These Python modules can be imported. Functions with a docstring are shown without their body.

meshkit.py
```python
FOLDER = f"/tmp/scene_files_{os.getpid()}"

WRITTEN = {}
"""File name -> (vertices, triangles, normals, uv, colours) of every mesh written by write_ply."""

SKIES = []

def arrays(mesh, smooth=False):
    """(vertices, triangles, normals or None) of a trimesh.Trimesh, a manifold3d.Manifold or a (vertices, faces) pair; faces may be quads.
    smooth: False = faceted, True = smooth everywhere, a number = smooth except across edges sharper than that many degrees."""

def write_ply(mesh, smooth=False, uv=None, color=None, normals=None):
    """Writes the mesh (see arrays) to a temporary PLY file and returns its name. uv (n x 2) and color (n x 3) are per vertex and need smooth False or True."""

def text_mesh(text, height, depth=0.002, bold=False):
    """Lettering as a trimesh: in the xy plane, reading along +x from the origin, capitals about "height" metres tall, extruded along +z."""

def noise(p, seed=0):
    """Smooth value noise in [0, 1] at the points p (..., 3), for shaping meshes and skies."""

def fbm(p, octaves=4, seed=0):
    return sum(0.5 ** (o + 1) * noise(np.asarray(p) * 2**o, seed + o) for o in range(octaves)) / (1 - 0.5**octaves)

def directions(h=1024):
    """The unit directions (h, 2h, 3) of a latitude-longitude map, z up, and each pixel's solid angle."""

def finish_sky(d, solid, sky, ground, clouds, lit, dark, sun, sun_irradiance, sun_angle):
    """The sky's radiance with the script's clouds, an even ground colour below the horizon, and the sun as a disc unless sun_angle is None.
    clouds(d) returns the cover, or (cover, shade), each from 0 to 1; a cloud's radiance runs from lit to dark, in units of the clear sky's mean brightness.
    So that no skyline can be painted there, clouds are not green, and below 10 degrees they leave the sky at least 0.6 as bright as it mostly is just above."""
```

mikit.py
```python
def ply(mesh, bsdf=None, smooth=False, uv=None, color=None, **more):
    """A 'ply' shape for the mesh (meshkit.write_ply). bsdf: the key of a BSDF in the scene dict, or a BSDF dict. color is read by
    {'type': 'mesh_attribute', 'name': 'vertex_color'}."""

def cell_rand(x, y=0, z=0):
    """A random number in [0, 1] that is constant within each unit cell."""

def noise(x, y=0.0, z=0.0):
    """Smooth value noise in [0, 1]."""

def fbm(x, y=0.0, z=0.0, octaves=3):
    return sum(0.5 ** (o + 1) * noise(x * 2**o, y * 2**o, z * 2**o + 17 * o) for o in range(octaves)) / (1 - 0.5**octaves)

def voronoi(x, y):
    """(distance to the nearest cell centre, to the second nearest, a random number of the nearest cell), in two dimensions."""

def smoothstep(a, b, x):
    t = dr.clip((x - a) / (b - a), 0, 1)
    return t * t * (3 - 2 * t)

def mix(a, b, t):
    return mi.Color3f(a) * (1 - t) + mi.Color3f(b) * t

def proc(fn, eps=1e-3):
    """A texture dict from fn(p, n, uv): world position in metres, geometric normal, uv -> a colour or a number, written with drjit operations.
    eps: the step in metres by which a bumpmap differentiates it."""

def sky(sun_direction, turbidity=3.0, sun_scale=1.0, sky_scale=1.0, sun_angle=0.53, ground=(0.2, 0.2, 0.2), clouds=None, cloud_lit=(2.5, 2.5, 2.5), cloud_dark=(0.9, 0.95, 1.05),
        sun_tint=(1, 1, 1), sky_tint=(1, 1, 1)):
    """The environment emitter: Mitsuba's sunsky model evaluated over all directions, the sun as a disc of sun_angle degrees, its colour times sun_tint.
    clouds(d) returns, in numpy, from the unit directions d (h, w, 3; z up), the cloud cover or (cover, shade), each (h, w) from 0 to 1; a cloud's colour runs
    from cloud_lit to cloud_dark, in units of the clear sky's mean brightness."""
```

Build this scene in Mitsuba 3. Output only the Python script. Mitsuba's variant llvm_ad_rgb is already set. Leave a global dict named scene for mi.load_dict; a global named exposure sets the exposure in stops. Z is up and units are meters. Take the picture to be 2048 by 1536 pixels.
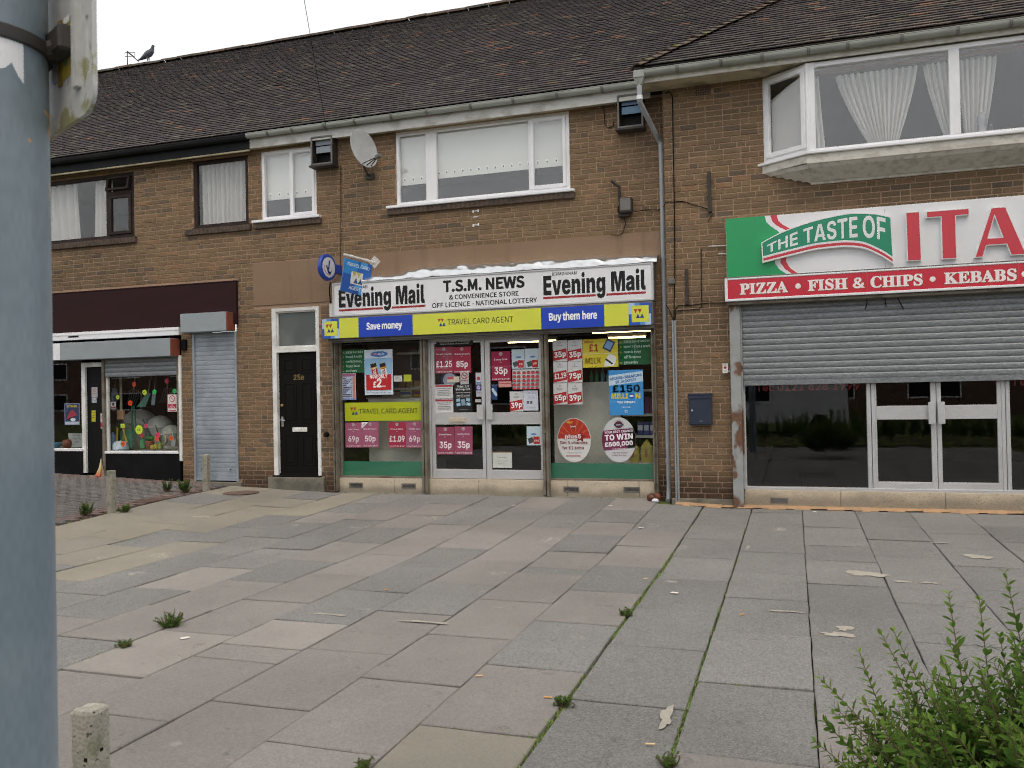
import math, random, glob
from functools import lru_cache
import numpy as np, trimesh, drjit as dr, mitsuba as mi
import shapely
from shapely import affinity
from shapely.geometry import Polygon, box as sbox, LineString, Point
from shapely.ops import unary_union
from scipy.spatial import ConvexHull
import mikit, meshkit
from mikit import noise, fbm, smoothstep, mix, cell_rand

# ---------------------------------------------------------------- camera, sky, exposure
scene, labels = {}, {}
CAM = np.array([6.834, -11.879, 1.614])
YAW, PIT, ROL, FPX = math.radians(18.26), math.radians(0.616), math.radians(-1.142), 1707.0
_f = np.array([-math.sin(YAW) * math.cos(PIT), math.cos(YAW) * math.cos(PIT), math.sin(PIT)])
_r = np.array([math.cos(YAW), math.sin(YAW), 0.0])
_u = np.cross(_r, _f)
_up = -_r * math.sin(ROL) + _u * math.cos(ROL)
T4 = mi.ScalarTransform4f
scene['camera'] = {'type': 'thinlens', 'fov': 2 * math.degrees(math.atan(1024 / FPX)), 'fov_axis': 'x',
                   'to_world': T4().look_at(origin=CAM.tolist(), target=(CAM + _f).tolist(), up=_up.tolist()),
                   'aperture_radius': 0.0012, 'focus_distance': 12.0, 'near_clip': 0.05, 'far_clip': 2000.0}
SUN = [0.25, -0.62, 0.95]
def cloud_deck(d):
    n = meshkit.fbm(d * 2.2 + 3.1, 4)
    return np.ones(d.shape[:2]), np.clip((n - 0.35) * 1.1, 0, 1) * 0.25
scene['sky'] = mikit.sky(SUN, turbidity=4, sun_scale=0.16, sun_angle=25, clouds=cloud_deck, cloud_lit=(2.45, 2.5, 2.55), cloud_dark=(1.7, 1.78, 1.9), ground=(0.2, 0.19, 0.18))
exposure = 2.05
rng = np.random.default_rng(7)
R = random.Random(11)

# ---------------------------------------------------------------- helpers
def C(h):
    c = np.array([int(h[i:i + 2], 16) / 255 for i in (0, 2, 4)])
    return np.where(c <= 0.04045, c / 12.92, ((c + 0.055) / 1.055) ** 2.4)

_sg = np.array([(a, b, c) for a in (-1, 1) for b in (-1, 1) for c in (-1, 1)], float)
_cv = np.concatenate([_sg] * 3); _ck = np.repeat(np.arange(3), 8)
def _chv(h, c):
    v = _cv * h
    off = np.full((24, 3), c); off[np.arange(24), _ck] = 0
    return v - _cv * off
_hf = ConvexHull(_chv(np.array([1., 1.1, 1.2]), 0.3))
_CF = _hf.simplices.copy()
_tv = _chv(np.array([1., 1.1, 1.2]), 0.3)
for _i, _t in enumerate(_CF):
    a, b, c = _tv[_t]
    if np.dot(np.cross(b - a, c - a), a + b + c) < 0: _CF[_i] = _t[::-1]
_BV = np.array([(a, b, c) for a in (0, 1) for b in (0, 1) for c in (0, 1)], float)
_BF = np.array([[0, 1, 3], [0, 3, 2], [4, 6, 7], [4, 7, 5], [0, 4, 5], [0, 5, 1], [2, 3, 7], [2, 7, 6], [0, 2, 6], [0, 6, 4], [1, 5, 7], [1, 7, 3]])

class M:
    """a mesh under construction; col = vertex colour (linear), uv = two random numbers carried to the material"""
    def __init__(s): s.v, s.f, s.c, s.u, s.n = [], [], [], [], 0
    def add(s, v, f, col=None, uv=None):
        v = np.asarray(v, float); f = np.asarray(f, int)
        if len(f) == 0: return s
        if f.shape[1] == 4: f = np.vstack([f[:, [0, 1, 2]], f[:, [0, 2, 3]]])
        s.v.append(v); s.f.append(f + s.n); s.n += len(v)
        s.c.append(np.tile(col if col is not None else (0.5, 0.5, 0.5), (len(v), 1)) if col is None or np.ndim(col) == 1 else np.asarray(col))
        s.u.append(np.tile(uv if uv is not None else (0.5, 0.5), (len(v), 1)))
        return s
    def box(s, x0, x1, y0, y1, z0, z1, c=0.0, col=None, uv=None):
        lo = np.minimum((x0, y0, z0), (x1, y1, z1)); hi = np.maximum((x0, y0, z0), (x1, y1, z1))
        if c > 0:
            h = (hi - lo) / 2; c = min(c, h.min() * 0.8)
            return s.add(_chv(h, c) + (lo + hi) / 2, _CF, col, uv)
        return s.add(lo + _BV * (hi - lo), _BF, col, uv)
    def tri(s, m, col=None, uv=None): return s.add(m.vertices, m.faces, col, uv)
    def tube(s, pts, r, n=8, col=None, cap=True):
        p = np.asarray(pts, float); t = np.gradient(p, axis=0); t /= np.linalg.norm(t, axis=1, keepdims=True) + 1e-12
        rr = np.broadcast_to(np.asarray(r, float), (len(p),))
        ref = np.array([0, 0, 1.0]) if abs(t[0, 2]) < 0.9 else np.array([1.0, 0, 0])
        A = []
        for k in range(len(p)):
            a = np.cross(t[k], ref); a /= np.linalg.norm(a) + 1e-12
            if k and np.dot(a, A[-1]) < 0: a = -a
            A.append(a)
        A = np.array(A); Bn = np.cross(t, A); an = np.arange(n) * 2 * np.pi / n
        v = p[:, None] + rr[:, None, None] * (np.cos(an)[None, :, None] * A[:, None] + np.sin(an)[None, :, None] * Bn[:, None])
        i, j = np.meshgrid(np.arange(len(p) - 1), np.arange(n), indexing='ij')
        q = np.stack([i * n + j, i * n + (j + 1) % n, (i + 1) * n + (j + 1) % n, (i + 1) * n + j], -1).reshape(-1, 4)
        v = v.reshape(-1, 3); f = np.vstack([q[:, [0, 1, 2]], q[:, [0, 2, 3]]])
        if cap:
            v = np.vstack([v, p[:1], p[-1:]]); k = np.arange(n); b = (len(p) - 1) * n
            f = np.vstack([f, np.stack([k * 0 + len(v) - 2, (k + 1) % n, k], 1), np.stack([k * 0 + len(v) - 1, b + k, b + (k + 1) % n], 1)])
        return s.add(v, f, col)
    def lathe(s, prof, c, n=20, col=None, axis='z'):
        p = np.asarray(prof, float); an = np.arange(n) * 2 * np.pi / n
        v = np.stack([p[:, 0][:, None] * np.cos(an), p[:, 0][:, None] * np.sin(an), np.repeat(p[:, 1][:, None], n, 1)], -1)
        if axis == 'y': v = v[..., [0, 2, 1]] * np.array([1, 1, 1])
        v = v.reshape(-1, 3) + np.asarray(c)
        i, j = np.meshgrid(np.arange(len(p) - 1), np.arange(n), indexing='ij')
        q = np.stack([i * n + j, i * n + (j + 1) % n, (i + 1) * n + (j + 1) % n, (i + 1) * n + j], -1).reshape(-1, 4)
        if axis == 'y': q = q[:, ::-1]
        return s.add(v, q, col)
    def poly(s, g, yb, h, col=None):
        """shapely shape in (x, z), from y = yb forward (towards -y) by h"""
        for p in getattr(g, 'geoms', [g]):
            if p.is_empty or p.area < 1e-8 or p.geom_type != 'Polygon': continue
            m = trimesh.creation.extrude_polygon(p, h, engine='earcut')
            v = np.array(m.vertices); s.add(np.stack([v[:, 0], yb - v[:, 2], v[:, 1]], 1), m.faces, col)
        return s
    def flat(s, g, y, col=None):
        for p in getattr(g, 'geoms', [g]):
            if p.is_empty or p.area < 1e-8 or p.geom_type != 'Polygon': continue
            v, f = trimesh.creation.triangulate_polygon(p, engine='earcut')
            s.add(np.stack([v[:, 0], np.full(len(v), y), v[:, 1]], 1), f, col)
        return s
    def get(s): return np.vstack(s.v), np.vstack(s.f)
    def moved(s, Mx):
        o = M(); Mx = np.asarray(Mx)
        v, f = s.get(); o.add(v @ Mx[:3, :3].T + Mx[:3, 3], f, np.vstack(s.c)); o.u = [np.vstack(s.u)]
        return o

taken = set()
def newkey(base):
    k, i = base, 0
    while k in taken or k in scene:
        i += 1; k = f'{base}_{i:03d}'
    taken.add(k); return k
def thing(name, label, cat, group=None, kind=None):
    k = newkey(name); labels[k] = {'label': label, 'category': cat}
    if group: labels[k]['group'] = group
    if kind: labels[k]['kind'] = kind
    return k
def add(name, mesh, mat, parent=None, smooth=False, label=None, cat=None, group=None, kind=None, color=False, uv=False, to_world=None):
    k = newkey(name if not parent else parent + '__' + name)
    kw = {}
    if isinstance(mesh, M):
        if (color or uv) and smooth is not False: smooth = True
        if color: kw['color'] = np.vstack(mesh.c)
        if uv: kw['uv'] = np.vstack(mesh.u)
        mesh = mesh.get()
    if isinstance(mesh, dict): d = dict(mesh)
    else: d = mikit.ply(mesh, mat, smooth=smooth, **kw)
    if to_world is not None: d['to_world'] = to_world
    scene[k] = d
    L = {a: b for a, b in (('label', label), ('category', cat), ('group', group), ('kind', kind)) if b}
    if L: labels[k] = L
    return k
def rotz(a, c=(0, 0, 0)):
    m = np.eye(4); m[0, 0] = m[1, 1] = math.cos(a); m[0, 1] = -math.sin(a); m[1, 0] = math.sin(a); m[:3, 3] = c; return m
def frame_m(o, ex, ey, ez):
    m = np.eye(4); m[:3, 0], m[:3, 1], m[:3, 2], m[:3, 3] = ex, ey, ez, o; return m

FD = glob.glob('/opt/blender-*/*/datafiles/fonts/')[0]
@lru_cache(None)
def glyphs(text, font='inter', wt=700, size=110, fat=0.0):
    """lettering as a shapely shape; cap height 1, baseline 0, starts at x = 0"""
    from PIL import Image, ImageDraw, ImageFont
    fn = {'inter': 'Inter.woff2', 'human': 'Noto Sans CJK Regular.woff2', 'serif': 'NotoSansMath-Regular.woff2'}[font]
    f = ImageFont.truetype(FD + fn, size)
    if font == 'inter': f.set_variation_by_axes([14, wt])
    if font == 'serif': text = ''.join(chr(0x1D400 + ord(c) - 65) if c.isupper() else c for c in text)
    cap = -f.getbbox('\U0001D407' if font == 'serif' else 'H', anchor='ls')[1]
    x0, y0, x1, y1 = f.getbbox(text, anchor='ls')
    im = Image.new('L', (x1 - x0 + 8, y1 - y0 + 8))
    ImageDraw.Draw(im).text((4 - x0, 4 - y0), text, 255, f, anchor='ls')
    on = np.pad(np.asarray(im) > 127, ((0, 0), (1, 1))).astype(np.int8)
    r, st = np.nonzero(np.diff(on, axis=1) == 1); en = np.nonzero(np.diff(on, axis=1) == -1)[1]
    g = shapely.union_all(shapely.box(st, -r - 1, en, -r)).buffer(0.6).buffer(-0.6 + fat * cap).simplify(0.55)
    return affinity.affine_transform(g, [1 / cap, 0, 0, 1 / cap, -4 / cap, (4 - y0) / cap])
def text(s, x0, x1, z0, h, font='inter', wt=700, size=60, fat=0.0, shear=0.0):
    g = glyphs(s, font, wt, size, fat); b = g.bounds
    k = (x1 - x0) / (b[2] - b[0])
    g = affinity.affine_transform(g, [k, shear * h, 0, h, x0 - b[0] * k, z0])
    return g
def ctext(s, xc, z0, h, wmax=None, **kw):
    g = glyphs(s, kw.get('font', 'inter'), kw.get('wt', 700), kw.get('size', 60), kw.get('fat', 0.0)); b = g.bounds
    w = (b[2] - b[0]) * h * kw.pop('cond', 1.0)
    if wmax: w = min(w, wmax)
    return text(s, xc - w / 2, xc + w / 2, z0, h, **kw)
def rect(x0, x1, z0, z1): return sbox(min(x0, x1), min(z0, z1), max(x0, x1), max(z0, z1))
def ell(x, z, a, b=None): return affinity.scale(Point(x, z).buffer(1, 16), a, b or a, origin=(x, z))
def star(x, z, r, n=10, q=0.8): return Polygon([(x + (r if i % 2 == 0 else r * q) * math.cos(i * math.pi / n), z + (r if i % 2 == 0 else r * q) * math.sin(i * math.pi / n)) for i in range(2 * n)])

class Print:
    """a printed sheet: a thin board with its print laid on it, each layer 0.5 mm proud of the last"""
    def __init__(s, g, y, col, th=0.002):
        s.m, s.y, s.k, s.g = M(), y, 0, g
        s.m.poly(g, y + th, th, C(col) if isinstance(col, str) else col)
    def lay(s, g, col, clip=True):
        s.k += 1
        if clip: g = g.intersection(s.g)
        s.m.flat(g, s.y - 0.0006 * s.k, C(col) if isinstance(col, str) else col); return s
    def done(s, name, label, cat, group=None, mat='print', parent=None):
        return add(name, s.m, mat, parent, color=True, label=label, cat=cat, group=group)

# ---------------------------------------------------------------- materials
def P(key, col, rough=0.6, metal=0.0, spec=0.5, two=True, **kw):
    if isinstance(col, str): col = C(col)
    if callable(col): bc = mikit.proc(col)
    elif isinstance(col, dict): bc = col
    else: bc = {'type': 'rgb', 'value': [float(x) for x in col]}
    b = {'type': 'principled', 'base_color': bc, 'roughness': mikit.proc(rough) if callable(rough) else float(rough), 'metallic': float(metal), 'specular': float(spec), **kw}
    scene[key] = {'type': 'twosided', 'bsdf': b} if two else b

def brick_fn(p, n, uv):
    r, s = uv.x, uv.y
    a = mix((0.222, 0.150, 0.088), (0.176, 0.122, 0.073), r)
    a = mix(a, (0.25, 0.152, 0.088), smoothstep(0.88, 0.97, s))
    a = mix(a, (0.140, 0.105, 0.075), 1 - smoothstep(0.05, 0.13, s))
    a = a * (0.76 + 0.48 * noise(p.x * 70, p.y * 70, p.z * 90)) * (0.88 + 0.24 * noise(p.x * 9, p.y * 9, p.z * 22))
    st = fbm(p.x * 0.7, p.y, p.z * 0.8)
    a = mix(a, a * mi.Color3f(0.78, 0.80, 0.83), smoothstep(0.48, 0.72, st))
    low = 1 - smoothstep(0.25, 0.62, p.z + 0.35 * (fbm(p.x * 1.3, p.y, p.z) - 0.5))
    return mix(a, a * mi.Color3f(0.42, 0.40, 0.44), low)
P('brick', brick_fn, 0.9, spec=0.2)
def mortar_fn(p, n, uv):
    k = fbm(p.x * 1.7, p.y * 1.7, p.z * 1.9)
    a = mix((0.40, 0.265, 0.185), (0.33, 0.235, 0.17), k) * (0.75 + 0.5 * noise(p.x * 120, p.y * 120, p.z * 120))
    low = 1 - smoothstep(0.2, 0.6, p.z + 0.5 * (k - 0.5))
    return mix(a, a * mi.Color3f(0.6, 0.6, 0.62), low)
P('mortar', mortar_fn, 0.95, spec=0.1)
def tile_fn(p, n, uv):
    r, s = uv.x, uv.y
    a = mix((0.056, 0.049, 0.051), (0.092, 0.079, 0.077), r)
    a = mix(a, (0.21, 0.115, 0.08), smoothstep(0.975, 0.985, s))
    a = mix(a, (0.13, 0.122, 0.098), smoothstep(0.90, 0.95, s) * (1 - smoothstep(0.965, 0.972, s)))
    a = mix(a, (0.135, 0.102, 0.085), smoothstep(5.2, 8.5, p.x) * (1 - smoothstep(0.15, 0.5, s)) * 0.8)
    big = fbm(p.x * 0.55, p.y * 0.55, p.z * 0.9)
    a = a * (0.75 + 0.5 * big) * (0.8 + 0.4 * noise(p.x * 40, p.y * 40, p.z * 40))
    return mix(a, (0.10, 0.105, 0.055), smoothstep(0.62, 0.8, fbm(p.x * 5, p.y * 5, p.z * 5)) * 0.35)
P('tile', tile_fn, 0.85, spec=0.25)
def hip_fn(p, n, uv):
    a = mix((0.135, 0.095, 0.075), (0.09, 0.078, 0.066), uv.x) * (0.7 + 0.6 * noise(p.x * 30, p.y * 30, p.z * 30))
    return mix(a, (0.20, 0.19, 0.06), smoothstep(0.5, 0.68, fbm(p.x * 9, p.y * 9, p.z * 9)) * smoothstep(0.72, 0.9, uv.y) * 0.8)
P('hip', hip_fn, 0.95, spec=0.1)
def slab_fn(p, n, uv):
    t, r = uv.x, uv.y
    sp = noise(p.x * 190, p.y * 190, 3.3); sp2 = noise(p.x * 95, p.y * 95, 7.7); big = fbm(p.x * 1.3, p.y * 1.3, 1.1, 4); mid = fbm(p.x * 6, p.y * 6, 4.4)
    grey = mix((0.162, 0.156, 0.148), (0.196, 0.188, 0.178), r) * (0.50 + 0.56 * sp + 0.44 * sp2)
    pink = mix((0.200, 0.182, 0.168), (0.228, 0.208, 0.192), r) * (0.74 + 0.28 * sp + 0.24 * sp2)
    buff = mix((0.232, 0.210, 0.168), (0.215, 0.197, 0.165), r) * (0.84 + 0.18 * sp + 0.14 * sp2)
    pale = mix((0.275, 0.250, 0.227), (0.25, 0.23, 0.21), r) * (0.86 + 0.2 * sp2)
    a = mix(grey, pink, smoothstep(0.24, 0.26, t)); a = mix(a, buff, smoothstep(0.49, 0.51, t)); a = mix(a, pale, smoothstep(0.74, 0.76, t))
    a = a * (0.84 + 0.32 * big) * (0.93 + 0.14 * mid)
    spot = smoothstep(0.86, 0.93, noise(p.x * 11.3, p.y * 11.3, 9.1)) * smoothstep(0.45, 0.65, noise(p.x * 51, p.y * 51, 2.2))
    a = mix(a, a * 0.72, spot * 0.7)
    chalk = smoothstep(0.70, 0.80, fbm(p.x * 2.1, p.y * 2.6, 5.5)) * smoothstep(0.5, 0.6, noise(p.x * 40, p.y * 40, 5.2))
    return mix(a, (0.42, 0.39, 0.35), chalk * 0.55)
P('slab', slab_fn, 0.88, spec=0.25)
def soil_fn(p, n, uv):
    a = mix((0.030, 0.026, 0.020), (0.065, 0.056, 0.043), fbm(p.x * 14, p.y * 14, 1))
    return mix(a, (0.10, 0.125, 0.035), smoothstep(0.48, 0.60, fbm(p.x * 5, p.y * 5, 8)))
P('soil', soil_fn, 1.0, spec=0.0)
P('asphalt', lambda p, n, uv: mix((0.05, 0.05, 0.05), (0.09, 0.088, 0.085), noise(p.x * 60, p.y * 60, 1)), 0.9, spec=0.2)
def block_fn(p, n, uv):
    a = mix((0.125, 0.115, 0.110), (0.150, 0.138, 0.132), uv.x); a = mix(a, (0.17, 0.122, 0.112), smoothstep(0.8, 0.82, uv.y))
    return a * (0.75 + 0.5 * noise(p.x * 90, p.y * 90, 1)) * (0.8 + 0.4 * fbm(p.x, p.y, 3))
P('block', block_fn, 0.9, spec=0.2)
def conc_fn(p, n, uv):
    k = fbm(p.x * 2.5, p.y * 2.5, p.z * 2.5, 4)
    a = mix((0.36, 0.34, 0.285), (0.25, 0.235, 0.195), k) * (0.72 + 0.56 * noise(p.x * 130, p.y * 130, p.z * 130))
    a = mix(a, (0.10, 0.12, 0.055), smoothstep(0.52, 0.7, fbm(p.x * 14, p.y * 14, p.z * 9)) * 0.5)
    pit = smoothstep(0.82, 0.88, noise(p.x * 75, p.y * 75, p.z * 75))
    return mix(a, a * 0.3, pit)
P('concrete', conc_fn, 0.95, spec=0.15)
def render_fn(p, n, uv):
    k = fbm(p.x * 1.1, p.y, p.z * 2.2, 4)
    a = mix((0.225, 0.145, 0.094), (0.285, 0.20, 0.14), k) * (0.86 + 0.28 * noise(p.x * 160, p.y, p.z * 160))
    drip = smoothstep(0.55, 0.75, fbm(p.x * 9, 1.0, p.z * 0.6)) * 0.35
    return mix(a, a * 0.62, drip)
P('render', render_fn, 0.9, spec=0.15)
def riser_fn(p, n, uv):
    k = fbm(p.x * 3, p.y, p.z * 3); a = mix((0.62, 0.53, 0.40), (0.50, 0.43, 0.33), k)
    sp = smoothstep(0.66, 0.76, noise(p.x * 130, p.y * 130, p.z * 130)); a = mix(a, (0.26, 0.21, 0.16), sp * 0.75)
    return mix(a, a * 0.42, smoothstep(0.12, -0.02, p.z - 0.13 - 0.16 * fbm(p.x * 4, p.y, p.z * 2) + 0.05) * 0.8)
P('riser', riser_fn, 0.55, spec=0.4)
P('sand', lambda p, n, uv: mix((0.48, 0.30, 0.17), (0.36, 0.24, 0.15), fbm(p.x * 9, p.y * 9, 1)), 1.0, spec=0.0)
def weathered(base, dirt, amt=0.5, sc=3.0, gr=0.16):
    def fn(p, n, uv):
        k = smoothstep(0.42, 0.72, fbm(p.x * sc, p.y * sc, p.z * sc, 4)); g = noise(p.x * 80, p.y * 80, p.z * 80)
        return mix(base, dirt, k * amt) * (1 - gr / 2 + gr * g)
    return fn
P('old_stone', weathered((0.20, 0.185, 0.15), (0.10, 0.095, 0.08), 0.8, 5.0, 0.3), 0.95, spec=0.1)
P('upvc', weathered((0.80, 0.80, 0.83), (0.64, 0.63, 0.62), 0.35, 2.0, 0.03), 0.35)
P('white_paint', weathered((0.76, 0.76, 0.74), (0.45, 0.43, 0.38), 0.45, 4.0), 0.5)
P('fascia_paint', weathered((0.56, 0.55, 0.53), (0.34, 0.32, 0.28), 0.8, 5.0), 0.6)
P('soffit_paint', weathered((0.42, 0.37, 0.25), (0.19, 0.165, 0.11), 0.9, 3.5), 0.8)
P('clad_paint', weathered((0.60, 0.575, 0.52), (0.36, 0.33, 0.28), 0.6, 14.0), 0.7)
P('gutter_grey', weathered((0.34, 0.36, 0.33), (0.22, 0.235, 0.20), 0.6, 3.0), 0.42)
P('gutter_black', weathered((0.012, 0.013, 0.015), (0.022, 0.024, 0.02), 0.5, 4.0), 0.6, spec=0.15)
P('pipe_grey', weathered((0.36, 0.38, 0.41), (0.26, 0.27, 0.27), 0.5, 2.0), 0.45)
P('brown_wood', weathered((0.026, 0.016, 0.014), (0.05, 0.036, 0.03), 0.5, 6.0), 0.6, spec=0.2)
P('dark_sill', weathered((0.095, 0.066, 0.05), (0.05, 0.042, 0.034), 0.8, 9.0), 0.85)
P('maroon', lambda p, n, uv: mix((0.036, 0.0125, 0.014), (0.026, 0.011, 0.012), fbm(p.x * 2, p.y, p.z * 6)), 0.7, spec=0.15)
P('galv', lambda p, n, uv: mix((0.19, 0.205, 0.215), (0.26, 0.275, 0.29), smoothstep(0.3, 0.7, noise(p.x * 55, p.y * 55, p.z * 55))) * (0.82 + 0.36 * fbm(p.x * 2, p.y * 2, p.z * 4)), 0.42, 0.35)
P('galv_box', weathered((0.30, 0.335, 0.36), (0.25, 0.28, 0.30), 0.6, 1.5), 0.45, 0.15)
P('slat_blue', lambda p, n, uv: mix((0.33, 0.37, 0.42), (0.24, 0.27, 0.31), smoothstep(0.35, 0.75, fbm(p.x * 3, p.y, p.z * 1.6))) * (0.93 + 0.14 * noise(p.x * 60, p.y, p.z * 60)), 0.45, 0.1)
P('alu', weathered((0.56, 0.56, 0.57), (0.46, 0.46, 0.46), 0.5, 2.0), 0.36, 0.25)
def rust_fn(p, n, uv):
    k = smoothstep(0.50, 0.62, fbm(p.x * 6, p.y * 6, p.z * 3.2, 4) + 0.12 * (1 - smoothstep(0.1, 0.6, p.z)))
    a = mix((0.36, 0.375, 0.385), (0.28, 0.29, 0.28), fbm(p.x * 3, p.y * 3, p.z * 9))
    return mix(a, mix((0.20, 0.095, 0.045), (0.10, 0.06, 0.045), noise(p.x * 50, p.y * 50, p.z * 50)), k)
P('rusty', rust_fn, 0.65, 0.1)
P('guide', weathered((0.185, 0.165, 0.13), (0.10, 0.07, 0.05), 0.75, 7.0), 0.6, 0.1)
P('black', C('0c0c0d'), 0.6, spec=0.2); P('black_paint', (0.0065, 0.005, 0.004), 0.5, spec=0.15); P('blackboard', weathered((0.007, 0.007, 0.008), (0.014, 0.014, 0.014), 0.5, 5.0), 0.7, spec=0.1)
P('dark_metal', weathered((0.03, 0.028, 0.027), (0.07, 0.045, 0.03), 0.5, 12.0), 0.6)
P('chrome', (0.75, 0.75, 0.76), 0.2, 1.0); P('brass', (0.75, 0.55, 0.25), 0.25, 1.0)
P('print', {'type': 'mesh_attribute', 'name': 'vertex_color'}, 0.55, spec=0.35)
P('goods', {'type': 'mesh_attribute', 'name': 'vertex_color'}, 0.4, spec=0.5)
P('gloss', {'type': 'mesh_attribute', 'name': 'vertex_color'}, 0.22, spec=0.5)
P('sign_white', weathered((0.77, 0.77, 0.80), (0.71, 0.71, 0.72), 0.5, 1.2, 0.03), 0.3)
P('foil', lambda p, n, uv: mix((0.85, 0.85, 0.85), (0.6, 0.6, 0.6), fbm(p.x * 20, p.y * 20, p.z * 20)), 0.22, 0.9)
P('box_grey', weathered((0.16, 0.15, 0.14), (0.08, 0.075, 0.07), 0.7, 6.0), 0.55)
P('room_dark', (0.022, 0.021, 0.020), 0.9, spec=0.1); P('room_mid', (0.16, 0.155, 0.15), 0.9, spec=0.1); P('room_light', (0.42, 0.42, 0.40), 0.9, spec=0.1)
P('panel_pale', weathered((0.52, 0.53, 0.47), (0.45, 0.46, 0.42), 0.5, 2.0), 0.6)
P('blind', (0.70, 0.72, 0.70), 0.8, spec=0.1)
scene['net'] = {'type': 'principledthin', 'base_color': {'type': 'rgb', 'value': [0.80, 0.80, 0.78]}, 'diff_trans': 0.9, 'roughness': 0.9}
scene['glass'] = {'type': 'thindielectric', 'int_ior': 1.5}
scene['leaf'] = {'type': 'principledthin', 'base_color': {'type': 'mesh_attribute', 'name': 'vertex_color'}, 'diff_trans': 0.7, 'roughness': 0.42, 'spec_trans': 0.0}
P('twig', (0.13, 0.075, 0.055), 0.7)
P('pole_paint', None or (lambda p, n, uv: mix(mix((0.150, 0.195, 0.235), (0.195, 0.240, 0.275), smoothstep(0.35, 0.65, fbm(p.x * 4, p.y * 4, p.z * 5, 4))) * (0.93 + 0.14 * noise(p.x * 220, p.y * 220, p.z * 60)),
    mix((0.52, 0.31, 0.15), (0.42, 0.25, 0.13), noise(p.x * 90, p.y * 90, p.z * 90)), smoothstep(0.66, 0.675, fbm(p.x * 24, p.y * 24, p.z * 21, 3)) * smoothstep(1.84, 1.95, p.z) * smoothstep(2.10, 2.02, p.z))), 0.38)
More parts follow.
